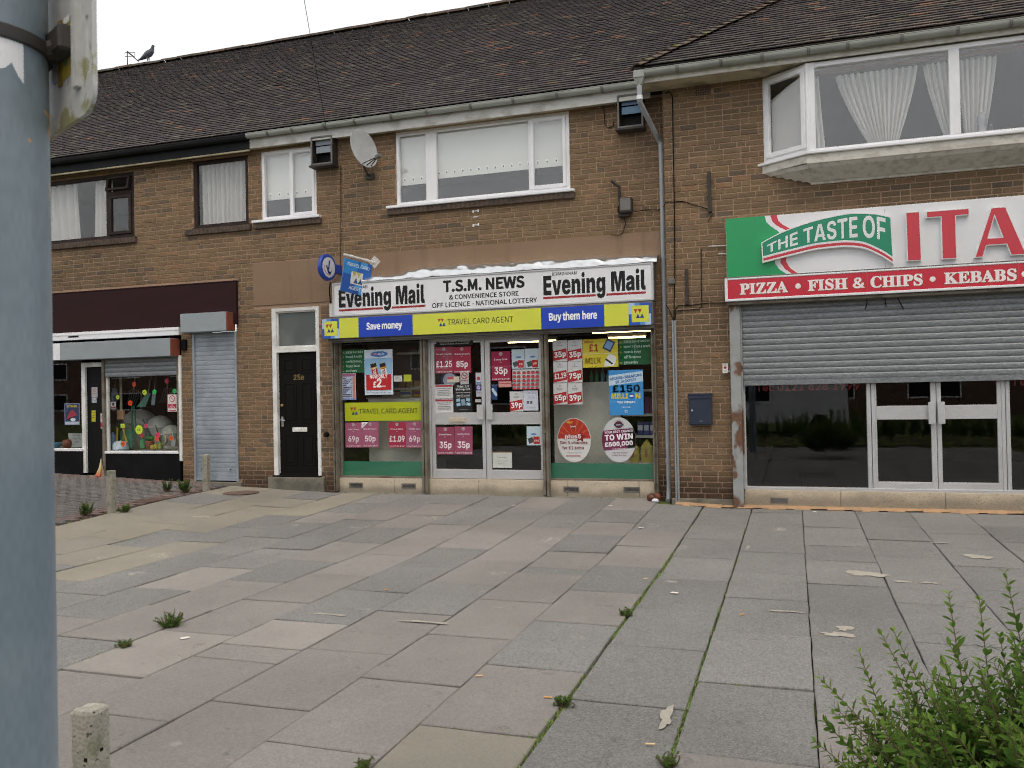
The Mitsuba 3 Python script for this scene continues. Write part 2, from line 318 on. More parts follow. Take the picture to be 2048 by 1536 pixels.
# ---------------------------------------------------------------- ground, pavement, forecourt
def gz(x, y):
    x, y = np.asarray(x, float), np.asarray(y, float)
    s = np.clip((x - 5.0) / 0.9, 0, 1)
    return 0.115 * np.clip((y + 4) / 4, 0, 1) * (1 - 0.42 * s) + 0.043 * np.clip(-x, 0, 8) * np.clip((y + 8) / 6, 0, 1)
def in_frame(p, mar=20):
    d = np.asarray(p, float) - CAM; z = d @ _f
    u = 1024 + FPX * (d @ (np.cross(_f, _up))) / z; v = 768 - FPX * (d @ _up) / z
    return (z > 0.2) & (u > -mar) & (u < 2048 + mar) & (v > -mar) & (v < 1536 + mar)

gx = np.concatenate([[-300, -120, -60, -30, -16], np.arange(-12, 14.1, 0.5), [18, 30, 60, 120, 300]])
gy = np.concatenate([[-300, -120, -60, -40], np.arange(-16, 0.6, 0.5), [2, 6, 40, 120, 300]])
XX, YY = np.meshgrid(gx, gy, indexing='ij')
def sheet(dz):
    v = np.stack([XX, YY, gz(XX, YY) + dz], -1).reshape(-1, 3); n = len(gy)
    i, j = np.meshgrid(np.arange(len(gx) - 1), np.arange(n - 1), indexing='ij')
    return v, np.stack([i * n + j, (i + 1) * n + j, (i + 1) * n + j + 1, i * n + j + 1], -1).reshape(-1, 4)
add('ground', sheet(-0.030), 'soil', label='bare earth showing in the joints between the paving slabs', kind='structure')
m = M(); m.box(-60, 80, -60, -15.6, -0.3, -0.09); add('road', m, 'asphalt', label='grey asphalt road in front of the shops', kind='structure')

JOINTS = {-13: [], -12: [-3.0], -11: [-5.23, -4.23, -3.3, -2.4, -1.5, -0.8], -10: [-5.79, -4.83, -3.82, -2.95, -2.1], -9: [-5.3, -4.39, -3.47, -2.5, -1.75, -0.96], -8: [-6.82, -5.87, -4.96, -3.98, -3.1, -2.22],
          -7: [-7.26, -6.39, -5.43, -4.51, -4.01, -3.53, -2.66], -6: [-7.82, -6.95, -6.02, -5.02, -4.04, -3.2, -2.34, -0.98], -5: [-8.34, -7.40, -7.12, -6.51, -5.53, -4.52, -3.6, -2.76, -1.89, -1.02],
          -4: [-8.02, -7.06, -6.64, -6.08, -5.12, -4.09, -3.13, -2.31, -1.49], -3: [-8.42, -7.49, -6.55, -5.57, -4.58, -4.29, -3.56, -2.69, -1.89, -1.05], -2: [-8.04, -7.09, -6.09, -5.12, -4.11, -3.16, -2.3, -1.61],
          -1: [-7.5, -6.51, -5.55, -4.51, -3.54, -2.63, -1.77], 0: [-8.02, -7.06, -6.04, -5.07, -2.28, -0.71], 1: [-7.4, -6.43, -5.44, -4.42, -3.48, -2.75, -1.7, -0.68], 2: [-5.98, -4.96, -3.94, -3.14, -2.32, -0.64],
          3: [-5.37, -4.39, -3.47, -2.64, -1.82], 4: [-2.24]}
PINK = [(3.67, -6.78), (4.25, -6.83), (4.27, -7.27), (4.38, -7.74), (4.43, -8.18), (4.73, -7.05), (5.32, -7.59), (4.77, -8.53), (4.19, -6.42), (4.78, -6.31), (3.59, -7.75), (3.93, -7.76), (4.08, -8.19), (4.09, -8.65), (2.85, -7.28), (2.86, -7.66), (3.45, -7.2), (2.99, -8.03), (3.71, -8.53), (4.47, -8.54), (2.19, -6.77), (2.22, -5.98), (2.84, -6.5), (2.65, -5.75), (2.28, -3.79), (2.23, -4.25), (2.63, -4.54), (2.93, -5.49), (2.79, -3.81), (2.84, -2.8), (3.26, -2.1), (3.66, -2.35), (4.09, -2.8), (4.74, -3.9), (5.36, -3.62), (4.80, -4.61), (5.37, -2.78), (5.40, -5.61), (4.75, -5.01), (6.6, -8.6), (7.1, -7.6)]
PALE = [(1.67, -5.44), (3.62, -6.88), (2.85, -7.28), (3.2, -7.9)]
BUFF = [(5.48, -8.23), (-1.2, -3.62), (0.09, -4.45), (-0.23, -3.05), (0.48, -5.5), (-0.89, -2.7), (-0.1, -4.92), (-1.3, -4.4), (-0.8, -3.6), (0.3, -3.9)]
slabs = []
xs_ = [-1.93] + [6.285 + 0.617 * k for k in range(-12, 10)]
for ci in range(len(xs_) - 1):
    k = ci - 13; xa, xb = xs_[ci], xs_[ci + 1]
    end = -0.06 if xb < 5.3 else -0.44
    js = sorted(JOINTS.get(k, []))
    r = random.Random(100 + k)
    if not js: js = [-4.2 + r.uniform(-0.4, 0.4)]
    full = list(js)
    while full[0] > -12.5: full.insert(0, full[0] - r.uniform(0.88, 0.98))
    out = [full[0]]
    for b in full[1:] + [end]:
        while b - out[-1] > 1.45: out.append(out[-1] + r.uniform(0.88, 0.98) if b - out[-1] > 1.9 else (out[-1] + b) / 2)
        out.append(b)
    gl, gr = 0.004, 0.004
    if k == -1: gl = 0.011
    if k == -2: gr = 0.011
    if k == 0: gl = 0.008
    if k == -1: gr = 0.008
    for a, b in zip(out[:-1], out[1:]):
        if b - a < 0.08: continue
        t = 0.02 + 0.18 * r.random()
        if xb < 5.6:
            q = r.random()
            if q > 0.78: t = 0.30 + 0.15 * r.random()
            if xb < 1.0 and a > -6 and q > 0.35: t = 0.55
        for lst, tv in ((PINK, 0.36), (BUFF, 0.6), (PALE, 0.9)):
            if any(xa < x < xb and a < y < b for x, y in lst): t = tv
        slabs.append((xa + gl, xb - gr, a + r.uniform(0.003, 0.007), b - r.uniform(0.003, 0.007), t, r.random(), r.randrange(10 ** 6)))
def slab_mesh(x0, x1, y0, y1, seed):
    r = np.random.default_rng(seed); pts = []
    for (ax, ay), (bx, by), n in (((x0, y0), (x1, y0), 4), ((x1, y0), (x1, y1), 5), ((x1, y1), (x0, y1), 4), ((x0, y1), (x0, y0), 5)):
        for i in range(n):
            t = i / n; pts.append((ax + (bx - ax) * t, ay + (by - ay) * t))
    pts = np.array(pts) + r.normal(0, 0.0022, (len(pts), 2)); c = np.array([(x0 + x1) / 2, (y0 + y1) / 2]); n = len(pts)
    tilt = r.normal(0, 0.004, 2); up = r.normal(0, 0.003)
    zt = lambda p: gz(p[:, 0], p[:, 1]) + up + (p - c) @ tilt
    ins = pts + (c - pts) * (0.007 / np.linalg.norm(c - pts, axis=1, keepdims=True))
    v = np.vstack([np.c_[c[None], zt(c[None])], np.c_[ins, zt(ins)], np.c_[pts, zt(pts) - 0.005], np.c_[pts, zt(pts) - 0.05]])
    k = np.arange(n); k1 = (k + 1) % n
    f = np.vstack([np.stack([k * 0, 1 + k, 1 + k1], 1)] + [q for a in (1, 1 + n) for q in (np.stack([a + k, a + n + k, a + n + k1], 1), np.stack([a + k, a + n + k1, a + k1], 1))])
    return v, f
cen = np.array([((s[0] + s[1]) / 2, (s[2] + s[3]) / 2, 0) for s in slabs])
seen = in_frame(cen, 150); dist = np.linalg.norm(cen - CAM, axis=1) + np.where(seen, 0, 1000)
order = np.argsort(dist); rest = M()
labels['pavement'] = {'label': 'worn grey and pink concrete slab pavement in front of the shops', 'kind': 'structure'}
m = M(); m.add(*sheet(-0.022)); 
sel = M()
for i, o in enumerate(order):
    x0, x1, y0, y1, t, r_, sd = slabs[o]; v, f = slab_mesh(x0, x1, y0, y1, sd); mm = M(); mm.add(v, f, uv=(t, r_))
    if i < 298: add('slab', mm, 'slab', 'pavement', uv=True)
    else: rest.add(v, f, uv=(t, r_))
add('outer_slabs', rest, 'slab', 'pavement', uv=True, kind='stuff')
# spalled pale patches on the slabs in front of the takeaway
sp = M(); pr = np.random.default_rng(5)
for (x, y, a, b, n) in ((7.40, -3.98, 0.19, 0.10, 1), (7.65, -4.22, 0.08, 0.035, 1), (7.86, -4.22, 0.07, 0.03, 2), (8.42, -3.05, 0.13, 0.10, 1), (7.06, -5.95, 0.11, 0.07, 3), (7.12, -5.78, 0.06, 0.07, 4), (6.75, -5.42, 0.12, 0.025, 5), (6.36, -3.0, 0.02, 0.10, 6), (7.18, -1.45, 0.06, 0.03, 6), (8.2, -2.4, 0.08, 0.03, 7), (4.35, -6.32, 0.22, 0.02, 2), (3.55, -6.3, 0.18, 0.02, 2), (6.2, -7.65, 0.03, 0.16, 8)):
    an = np.linspace(0, 2 * np.pi, 26, endpoint=False); rad = 0.35 + 1.0 * meshkit.noise(np.stack([np.cos(an) * 2.4 + n, np.sin(an) * 2.4, an * 0 + n * 3], 1), 3) + pr.normal(0, 0.07, 26)
    px_, py_ = x + a * rad * np.cos(an), y + b * rad * np.sin(an)
    v = np.vstack([[x, y, gz(x, y) + 0.0065], np.c_[px_, py_, gz(px_, py_) + 0.0065]]); k = np.arange(26)
    sp.add(v, np.stack([k * 0, 1 + k, 1 + (k + 1) % 26], 1))
P('spall', lambda p, n, uv: mix((0.38, 0.345, 0.29), (0.31, 0.285, 0.24), noise(p.x * 60, p.y * 60, 1)), 0.95, spec=0.1)
add('spalled_patch', sp, 'spall', 'pavement', kind='stuff')
# sandy strip along the foot of the takeaway and dirt along the newsagent
m = M()
for i in range(60):
    xa, xb = 5.3 + i * 0.1, 5.4 + i * 0.1; ya = -0.42 - 0.05 * math.sin(i * 1.7) - 0.03 * math.sin(i * 0.6)
    m.add([(xa, ya, gz(xa, ya) + 0.004), (xb, ya, gz(xb, ya) + 0.004), (xb, -0.2, gz(xb, -0.2) + 0.03), (xa, -0.2, gz(xa, -0.2) + 0.03)], [[0, 1, 2, 3]])
add('sand_strip', m, 'sand', label='strip of orange sandy soil along the foot of the takeaway front', kind='structure')
# block paved forecourt of the hardware shop
m = M(); br = random.Random(3)
labels['forecourt'] = {'label': 'grey block paved forecourt in front of the hardware shop', 'kind': 'structure'}
for i in range(64):
    y = -6.4 + i * 0.1
    for j in range(42):
        x = -10.2 + j * 0.2 + (0.1 if i % 2 else 0)
        if x + 0.2 > -1.96: continue
        edge = y > -0.35 or x > -2.45
        h = gz(x + 0.1, y + 0.05) - 0.002 + br.uniform(-0.0015, 0.0015)
        m.box(x + 0.002, x + 0.198, y + 0.002, y + 0.098, h - 0.03, h, 0.003, uv=(br.random(), 0.9 if edge and br.random() < 0.85 else br.random() * 0.75))
add('paving_block', m, 'block', 'forecourt', uv=True, kind='stuff')

# ---------------------------------------------------------------- brick walls
BRK = {}
def brick_ply(L, tone):
    k = (round(L * 200), tone)
    if k not in BRK:
        q = M(); r = random.Random(k[0] * 31 + tone); uvv = (r.random(), r.random()); h = 0.0302; L_ = k[0] / 200
        q.add(*fblock(-L_ / 2, L_ / 2, -h, h, 0.0, 0.02, 0.003), uv=uvv)
        BRK[k] = mikit.ply(q.get(), 'brick', uv=np.vstack(q.u))
    return BRK[k]
def fblock(x0, x1, z0, z1, yf, yb, c):
    v = []
    for (a, y) in ((c, yf), (0, yf + c), (0, yb)): v += [(x0 + a, y, z0 + a), (x1 - a, y, z0 + a), (x1 - a, y, z1 - a), (x0 + a, y, z1 - a)]
    f = [[0, 1, 2, 3]] + [[a + 4 + i, a + 4 + (i + 1) % 4, a + (i + 1) % 4, a + i] for a in (0, 4) for i in range(4)]
    return np.array(v), np.array(f)
def brickwork(holder, x0, x1, z0, z1, holes, yf, seed, zb=0.0, nparts=298):
    r = random.Random(seed); bricks = []
    i = int((z0 - zb) / 0.075)
    while zb + i * 0.075 < z1:
        za, zc = max(zb + i * 0.075, z0), min(zb + i * 0.075 + 0.0604, z1); x = x0 - (0.1125 if i % 2 else 0) - r.choice([0, 0, 0.05])
        if zc - za > 0.02:
            while x < x1:
                L = 0.099 if r.random() < 0.2 else 0.2115
                segs = [(max(x, x0), min(x + L, x1))]
                for h in holes:
                    if za < h[3] - 0.012 and zc > h[2] + 0.012:
                        segs = [q for a, b in segs for q in ((a, min(b, h[0])), (max(a, h[1]), b)) if q[1] - q[0] > 0.02]
                bricks += [(a, b, za, zc) for a, b in segs if b - a > 0.025]
                x += L + 0.0135
        i += 1
    c = np.array([((a + b) / 2, yf, (p + q) / 2) for a, b, p, q in bricks])
    full = np.array([abs(q - p - 0.0604) < 1e-3 for a, b, p, q in bricks])
    d = np.linalg.norm(c - CAM, axis=1) + np.where(in_frame(c, 0) & full, 0, 1000)
    order = np.argsort(d); mass = M()
    for n, o in enumerate(order):
        a, b, p, q = bricks[o]; dy = r.gauss(0, 0.0018)
        if n < nparts:
            add('brick', brick_ply(b - a, r.randrange(14)), None, holder, to_world=T4().translate([float(c[o][0]), float(yf + dy), float(c[o][2])]))
        else: mass.add(*fblock(a, b, p, q, yf + dy, yf + 0.02, 0.003), uv=(r.random(), r.random()))
    add('brickwork', mass, 'brick', holder, uv=True, kind='stuff')
def wall_back(x0, x1, z0, z1, holes, yf, th=0.12):
    g = rect(x0, x1, z0, z1)
    for h in holes: g = g.difference(rect(*h))
    q = M(); q.poly(g, yf + th, th - 0.007); return q

TB = thing('terrace_building', 'brown brick two storey terrace with a dark tiled roof above the newsagent and hardware shop', 'building')
W_LEFT = (-6.45, -3.86, 4.43, 5.56); W_MID = (-2.64, -1.56, 4.46, 5.60); W_SMALL = (-1.31, -0.29, 4.475, 5.615); W_BIG = (1.10, 3.855, 4.50, 5.655)
HW = (-9.5, -2.93, -0.5, 2.86); SHUT = (-2.69, -1.83, 0.05, 2.95); DOOR = (-1.16, -0.28, 0.355, 3.06); NEWS = (0.0, 5.03, -0.5, 3.38)
holes = [W_LEFT, W_MID, W_SMALL, W_BIG, HW, SHUT, DOOR, NEWS]
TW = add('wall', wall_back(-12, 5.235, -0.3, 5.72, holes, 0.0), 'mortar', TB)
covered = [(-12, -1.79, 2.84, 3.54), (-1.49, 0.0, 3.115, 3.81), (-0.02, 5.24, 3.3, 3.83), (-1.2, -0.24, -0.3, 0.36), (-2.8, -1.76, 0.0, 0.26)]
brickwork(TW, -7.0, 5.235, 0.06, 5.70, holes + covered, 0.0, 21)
m = M(); m.poly(unary_union([rect(-1.49, 0.0, 3.118, 3.805), rect(-0.001, 5.232, 3.30, 3.825)]), 0.01, 0.022); add('lintel_band', m, 'render', TB, label='smooth brown rendered band above the newsagent sign')
m = M(); m.box(-1.24, -0.22, -0.06, 0.03, -0.1, 0.345, 0.01); add('door_step', m, 'old_stone', TB)
m = M(); m.box(-2.78, -1.77, -0.035, 0.04, -0.1, 0.245, 0.008); m.box(-3.0, -2.78, -0.02, 0.04, -0.1, 0.2, 0.006); add('plinth', m, 'old_stone', TB)

KB = thing('takeaway_building', 'brown brick building with white bay window above the takeaway', 'building')
BAY = (6.54, 11.6, 4.47, 5.66); TAKE = (6.19, 11.2, -0.5, 3.60)
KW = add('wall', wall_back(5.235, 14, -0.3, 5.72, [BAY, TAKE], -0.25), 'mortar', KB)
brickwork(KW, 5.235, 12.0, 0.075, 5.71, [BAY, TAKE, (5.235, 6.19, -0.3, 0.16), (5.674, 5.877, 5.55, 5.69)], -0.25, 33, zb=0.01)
m = M(); m.box(5.2353, 5.2357, -0.243, 0.0, 0, 5.7); add('return_wall', m, 'mortar', KB)
mm = M(); r = random.Random(8)
for i in range(76):
    z = 0.01 + i * 0.075
    if i % 2: seg = [(-0.249, -0.145), (-0.135, 0.0)]
    else: seg = [(-0.249, -0.035), (-0.025, 0.0)]
    for a, b in seg: mm.box(5.227, 5.2352, a, b, z, z + 0.065, 0.002, uv=(r.random(), r.random()))
add('return_brick', mm, 'brick', KB, uv=True, kind='stuff')
m = M(); m.box(5.24, 6.06, -0.275, -0.2, 0.0, 0.155, 0.01); add('plinth', m, 'old_stone', KB, label='crumbling concrete plinth at the foot of the brick pier')
m = M()
for i in range(7): m.box(5.674 + i * 0.0305, 5.674 + i * 0.0305 + 0.012, -0.252, -0.22, 5.553, 5.688)
for i in range(5): m.box(5.674, 5.869, -0.2512, -0.22, 5.553 + i * 0.0307, 5.565 + i * 0.0307)
m.box(5.66, 5.885, -0.225, -0.2, 5.54, 5.70); add('air_brick', m, 'hip', KB, label='perforated terracotta air brick under the eaves')
m = M(); m.box(-3.81, -3.60, -0.006, 0.02, 5.36, 5.425); add('air_brick', m, 'hip', TB)

# ---------------------------------------------------------------- roofs
PITCH = math.radians(37.3); EV = np.array([0, math.cos(PITCH), math.sin(PITCH)]); EN = np.array([0, -math.sin(PITCH), math.cos(PITCH)]); EX = np.array([1.0, 0, 0])
def tiles(holder, o, eu, ev, en, region, seed, nparts, g=0.1, w=0.165):
    r = np.random.default_rng(seed); u0, v0, u1, v1 = region.bounds; T = []
    shapely.prepare(region)
    for i in range(int(v0 / g), int(v1 / g) + 1):
        us = np.arange(u0 + (w / 2 if i % 2 else 0), u1, w) + r.normal(0, 0.004)
        vs = np.full(len(us), i * g)
        ok = shapely.contains_xy(region, us, vs + g * 0.5); T += [(a, b) for a, b in zip(us[ok], vs[ok])]
    T = np.array(T); n = len(T); jl = r.normal(0, 0.0013, n); jt = r.normal(0, 0.002, n); rt = r.normal(0, 0.006, n)
    slip = r.random(n) < 0.006; vv = T[:, 1] + jt - slip * r.uniform(0.02, 0.05, n)
    hw = w / 2 - 0.0015
    uvr = np.stack([r.random(n), r.random(n)], 1)
    loc = np.array([(-hw, 0, 0.021), (hw, 0, 0.021), (hw, 0, 0.033), (-hw, 0, 0.033), (hw, 0.16, 0.005), (-hw, 0.16, 0.005), (0, -0.001, 0.0338), (0, 0.16, 0.0058)])
    F = np.array([[0, 1, 2], [0, 2, 6], [0, 6, 3], [3, 6, 7], [3, 7, 5], [6, 2, 4], [6, 4, 7], [1, 4, 2], [0, 3, 5], [0, 5, 4], [0, 4, 1]])
    P3 = np.empty((n, 8, 3))
    a = loc[None, :, 0] * np.cos(rt)[:, None] - loc[None, :, 1] * np.sin(rt)[:, None]; b = loc[None, :, 1] + loc[None, :, 0] * np.sin(rt)[:, None]
    uu = T[:, 0][:, None] + a; v_ = vv[:, None] + b; nn = loc[None, :, 2] + jl[:, None]
    P3 = o + uu[..., None] * eu + v_[..., None] * ev + nn[..., None] * en
    c = P3.mean(1); d = np.linalg.norm(c - CAM, axis=1) + np.where(in_frame(c, 0), 0, 1000); order = np.argsort(d)
    for q in order[:nparts]:
        mm = M(); mm.add(P3[q], F, uv=uvr[q]); add('tile', mm, 'tile', holder, uv=True)
    mass = M(); rest = order[nparts:]
    vv_ = P3[rest].reshape(-1, 3); ff = (F[None] + (np.arange(len(rest)) * 8)[:, None, None]).reshape(-1, 3)
    mass.add(vv_, ff); mass.u = [np.repeat(uvr[rest], 8, 0)]
    add('tiling', mass, 'tile', holder, uv=True, kind='stuff')
LR = 6.05                                     # slope length from eave to ridge
O1 = np.array([0, -0.245, 5.865]); O2 = np.array([0, -0.745, 5.845])
HX = 4.93
def deck(o, x0, x1a, x1b, L):
    q = M(); a = [o + EX * x0, o + EX * x1a, o + EX * x1b + EV * L, o + EX * x0 + EV * L]; a = np.array(a)
    q.add(np.vstack([a - EN * 0.004, a - EN * 0.1]), [[0, 1, 2, 3], [7, 6, 5, 4], [0, 4, 5, 1], [1, 5, 6, 2], [2, 6, 7, 3], [3, 7, 4, 0]]); return q
cosp = math.cos(PITCH)
RT = add('roof', deck(O1, -14, HX, HX + LR * cosp, LR), 'tile', TB, label='main slope of dark clay plain tiles')
tiles(RT, O1, EX, EV, EN, Polygon([(-11, 0), (HX + 0.02, 0), (HX + 0.02 + LR * cosp, LR), (-11, LR)]), 5, 298)
L2 = LR + 0.5 / cosp
q = M(); a = np.array([O2 + EX * HX, O2 + EX * 16, O2 + EX * 16 + EV * L2, O2 + EX * (HX + L2 * cosp) + EV * L2]); q.add(np.vstack([a - EN * 0.004, a - EN * 0.1]), [[0, 1, 2, 3], [7, 6, 5, 4], [0, 4, 5, 1], [1, 5, 6, 2], [2, 6, 7, 3], [3, 7, 4, 0]])
RK = add('roof', q, 'tile', KB, label='tiled slope above the bay with a mossy hip on its left')
tiles(RK, O2, EX, EV, EN, Polygon([(HX + 0.05, 0), (13, 0), (13, 3.2), (HX + 0.05 + 3.2 * cosp, 3.2)]), 6, 298)
# the narrow hip face that joins the two slopes
h0, h1 = O2 + EX * HX, O2 + EX * (HX + L2 * cosp) + EV * L2
q0, q1 = O1 + EX * HX + np.array([0, 0, -0.02]), O1 + EX * (HX + LR * cosp) + EV * LR
m = M(); m.add([h0, h1, q1, q0], [[0, 1, 2, 3]]); add('hip_slope', m, 'tile', KB)
hd = (h1 - h0) / np.linalg.norm(h1 - h0); hr = random.Random(4)
HL = float(np.linalg.norm(h1 - h0)); hside = np.cross(hd, [0, 0, 1]); hside /= np.linalg.norm(hside); hup = np.cross(hside, hd)
for i in range(34):
    s0 = 0.04 + i * 0.135; mm = M(); n = 9; an = np.linspace(-1.25, 1.25, n); rad0, rad1 = 0.165 + hr.uniform(-0.012, 0.015), 0.12; lift = hr.uniform(-0.008, 0.014)
    hz = np.array([0, 0, 1.0]); drop = lambda w_: 0.54 * (math.sqrt(w_ * w_ + 0.0016) - 0.04); A = np.array([h0 + hd * (s0 - 0.02) + hside * math.sin(t) * rad0 + hz * (0.072 + lift - drop(math.sin(t) * rad0)) for t in an]); Bp = np.array([h0 + hd * (s0 + 0.2) + hside * math.sin(t) * rad1 + hz * (0.030 - drop(math.sin(t) * rad1)) for t in an])
    A2 = A - hup * 0.02
    k = np.arange(n - 1); V = np.vstack([A, Bp, A2]); mm.add(V, np.vstack([np.stack([k, k + 1, n + k + 1, n + k], 1), np.stack([2 * n + k, 2 * n + k + 1, k + 1, k], 1)]), uv=(hr.random(), hr.random()))
    add('hip_tile', mm, 'hip', RK, uv=True, smooth=False)
RZ = O1 + EV * LR
for i in range(36):
    x = -12 + i * 0.45; mm = M(); n = 9; an = np.linspace(-1.35, 1.35, n); dz = hr.uniform(-0.006, 0.006); tl = hr.uniform(-0.01, 0.01)
    A = np.array([(x, RZ[1] + math.sin(t) * 0.13, RZ[2] + math.cos(t) * 0.12 - 0.03 + dz) for t in an]); Bp = A + np.array([0.44, 0, tl])
    A2 = np.array([(x, RZ[1] + math.sin(t) * 0.115, RZ[2] + math.cos(t) * 0.105 - 0.03 + dz) for t in an])
    k = np.arange(n - 1); mm.add(np.vstack([A, Bp, A2]), np.vstack([np.stack([k, n + k, n + k + 1, k + 1], 1), np.stack([2 * n + k, k, k + 1, 2 * n + k + 1], 1)]), uv=(hr.random(), 0.8 * hr.random()))
    add('ridge_tile', mm, 'hip', RT, uv=True)
q = M(); a = np.array([RZ + EX * -14, RZ + EX * 14, RZ + EX * 14 + np.array([0, 6, -4.5]), RZ + EX * -14 + np.array([0, 6, -4.5])]); q.add(a, [[0, 1, 2, 3]]); add('rear_slope', q, 'tile', TB)

# ---------------------------------------------------------------- eaves, gutters, pipes
def exx(g, x0, x1):
    mm = trimesh.creation.extrude_polygon(g, x1 - x0, engine='earcut'); v = np.array(mm.vertices)
    return np.stack([x0 + v[:, 2], v[:, 0], v[:, 1]], 1), mm.faces
def half(r, t, cut=0.0):
    g = Point(0, 0).buffer(r, 12).difference(Point(0, 0).buffer(r - t, 12)); return g.intersection(sbox(-1, -1, 1, cut))
def gutter(holder, x0, x1, y, z, r, mat, clips, label=None):
    q = M(); q.add(*exx(affinity.translate(half(r, 0.004, 0.012), y, z), x0, x1))
    lip = affinity.translate(Point(-r, 0.012).buffer(0.006, 6), y, z); q.add(*exx(lip, x0, x1))
    q.add(*exx(affinity.translate(Point(0, 0).buffer(r - 0.002, 12).intersection(sbox(-1, -1, 1, 0.01)), y, z), x0, x0 + 0.004))
    k = add('gutter', q, mat, holder, smooth=30, label=label)
    for cx in clips:
        q = M(); q.add(*exx(affinity.translate(half(r + 0.006, 0.007, 0.02), y, z), cx - 0.018, cx - 0.004)); q.add(*exx(affinity.translate(half(r + 0.006, 0.007, 0.02), y, z), cx + 0.004, cx + 0.018)); add('clip', q, 'gutter_black' if mat == 'gutter_black' else 'box_grey', k)
m = M(); m.box(-1.40, 5.05, -0.165, -0.145, 5.635, 5.83, 0.003); add('fascia', m, 'fascia_paint', TB)
m = M(); m.box(-14, -1.402, -0.165, -0.145, 5.625, 5.83, 0.003); add('fascia', m, 'gutter_black', TB, label='black painted fascia over the hardware shop'); m = M(); m.box(-14, -1.404, -0.172, -0.145, 5.598, 5.624, 0.004); add('fascia_strip', m, 'soffit_paint', TB)
m = M(); m.box(-14, 4.95, -0.145, 0.02, 5.665, 5.695); add('soffit', m, 'soffit_paint', TB)
gutter(TB, -1.40, 5.0, -0.225, 5.835, 0.056, 'gutter_grey', [-1.0, -0.55, 0.02, 0.55, 1.17, 1.75, 2.45, 3.1, 3.75, 4.4])
gutter(TB, -14, -1.42, -0.225, 5.82, 0.056, 'gutter_black', [-1.55, -2.5, -3.4, -4.3, -5.2], label='black plastic gutter over the hardware shop')
m = M(); m.box(4.95, 14, -0.675, -0.655, 5.665, 5.82, 0.003); m.box(4.93, 4.95, -0.675, -0.14, 5.665, 5.88, 0.002); add('fascia', m, 'clad_paint', KB)
m = M(); m.box(4.96, 14, -0.655, -0.24, 5.685, 5.71); add('soffit', m, 'soffit_paint', KB, label='stained cream soffit boards under the deep eaves')
gutter(KB, 5.06, 14, -0.738, 5.785, 0.058, 'gutter_grey', [5.5, 6.05, 6.55, 7.1, 7.55, 8.15, 8.75, 9.3])
m = M(); m.box(4.93, 5.07, -0.80, -0.675, 5.70, 5.805, 0.012)
m.add(*[np.array(x) for x in ([(4.935, -0.795, 5.70), (5.06, -0.795, 5.70), (5.06, -0.68, 5.70), (4.935, -0.68, 5.70), (4.965, -0.772, 5.62), (5.035, -0.772, 5.62), (5.035, -0.704, 5.62), (4.965, -0.704, 5.62)], [[0, 1, 5, 4], [1, 2, 6, 5], [2, 3, 7, 6], [3, 0, 4, 7]])]); 
DP = thing('downpipe', 'grey plastic downpipe from the corner hopper to the ground between the two shops', 'downpipe')
add('hopper', m, 'gutter_grey', DP)
m = M(); m.tube([(5.0, -0.738, 5.65), (5.0, -0.738, 5.45), (5.0, -0.735, 5.40), (5.13, -0.09, 5.09), (5.168, -0.058, 5.02)], 0.034, 14); add('swan_neck', m, 'pipe_grey', DP, smooth=40)
m = M(); m.tube([(5.168, -0.058, 5.05), (5.170, -0.058, 3.0), (5.178, -0.058, 0.28), (5.175, -0.09, 0.14), (5.17, -0.16, 0.10)], 0.034, 14); add('pipe', m, 'pipe_grey', DP, smooth=40)
for z in (3.42, 1.74, 0.62): m = M(); m.lathe([(0.034, 0), (0.041, 0), (0.041, 0.04), (0.034, 0.04)], (5.172, -0.058, z), 14); add('collar', m, 'pipe_grey', DP, smooth=30)
m = M(); m.lathe([(0.034, 0), (0.041, 0), (0.041, 0.05), (0.034, 0.05)], (5.0, -0.738, 5.43), 14); add('collar', m, 'upvc', DP, smooth=30)

# ---------------------------------------------------------------- upstairs windows
def bars(q, x0, x1, z0, z1, y0, y1, w, c=0.004, wb=None, wt=None):
    wb = wb or w; wt = wt or w
    q.box(x0, x0 + w, y0, y1, z0, z1, c); q.box(x1 - w, x1, y0, y1, z0, z1, c); q.box(x0 + w, x1 - w, y0 + 0.0015, y1, z0, z0 + wb, c); q.box(x0 + w, x1 - w, y0 + 0.0015, y1, z1 - wt, z1, c); return q
def pane(holder, x0, x1, z0, z1, y, label=None, mat='glass', double=False):
    q = M(); q.add([(x0, y, z0), (x1, y, z0), (x1, y, z1), (x0, y, z1)], [[0, 1, 2, 3]])
    if double: q.add([(x0, y + 0.016, z0), (x1, y + 0.016, z0), (x1, y + 0.016, z1), (x0, y + 0.016, z1)], [[0, 1, 2, 3]])
    return add('pane', q, mat, holder, label=label)
def sill(holder, x0, x1, z0, z1, mat='dark_sill'):
    q = M(); n = int((x1 - x0) / 0.075); w = (x1 - x0) / n
    for i in range(n): q.add(*fblock(x0 + i * w + 0.003, x0 + (i + 1) * w - 0.003, z0 + R.uniform(-0.003, 0.003), z1 + R.uniform(-0.002, 0.002), -0.055 + R.uniform(-0.003, 0.003), 0.05, 0.006))
    q.box(x0, x1, -0.046, 0.05, z0 + 0.004, z1 - 0.002)
    add('sill', q, mat, holder)
def board(holder, x0, x1, z0, z1, y0, y1, mat, name='sill_board'):
    q = M(); q.box(x0, x1, y0, y1, z0, z1, 0.006); add(name, q, mat, holder)
WB = newkey(TB + '__window'); labels[WB] = {'label': 'wide white plastic window over the newsagent sign'}
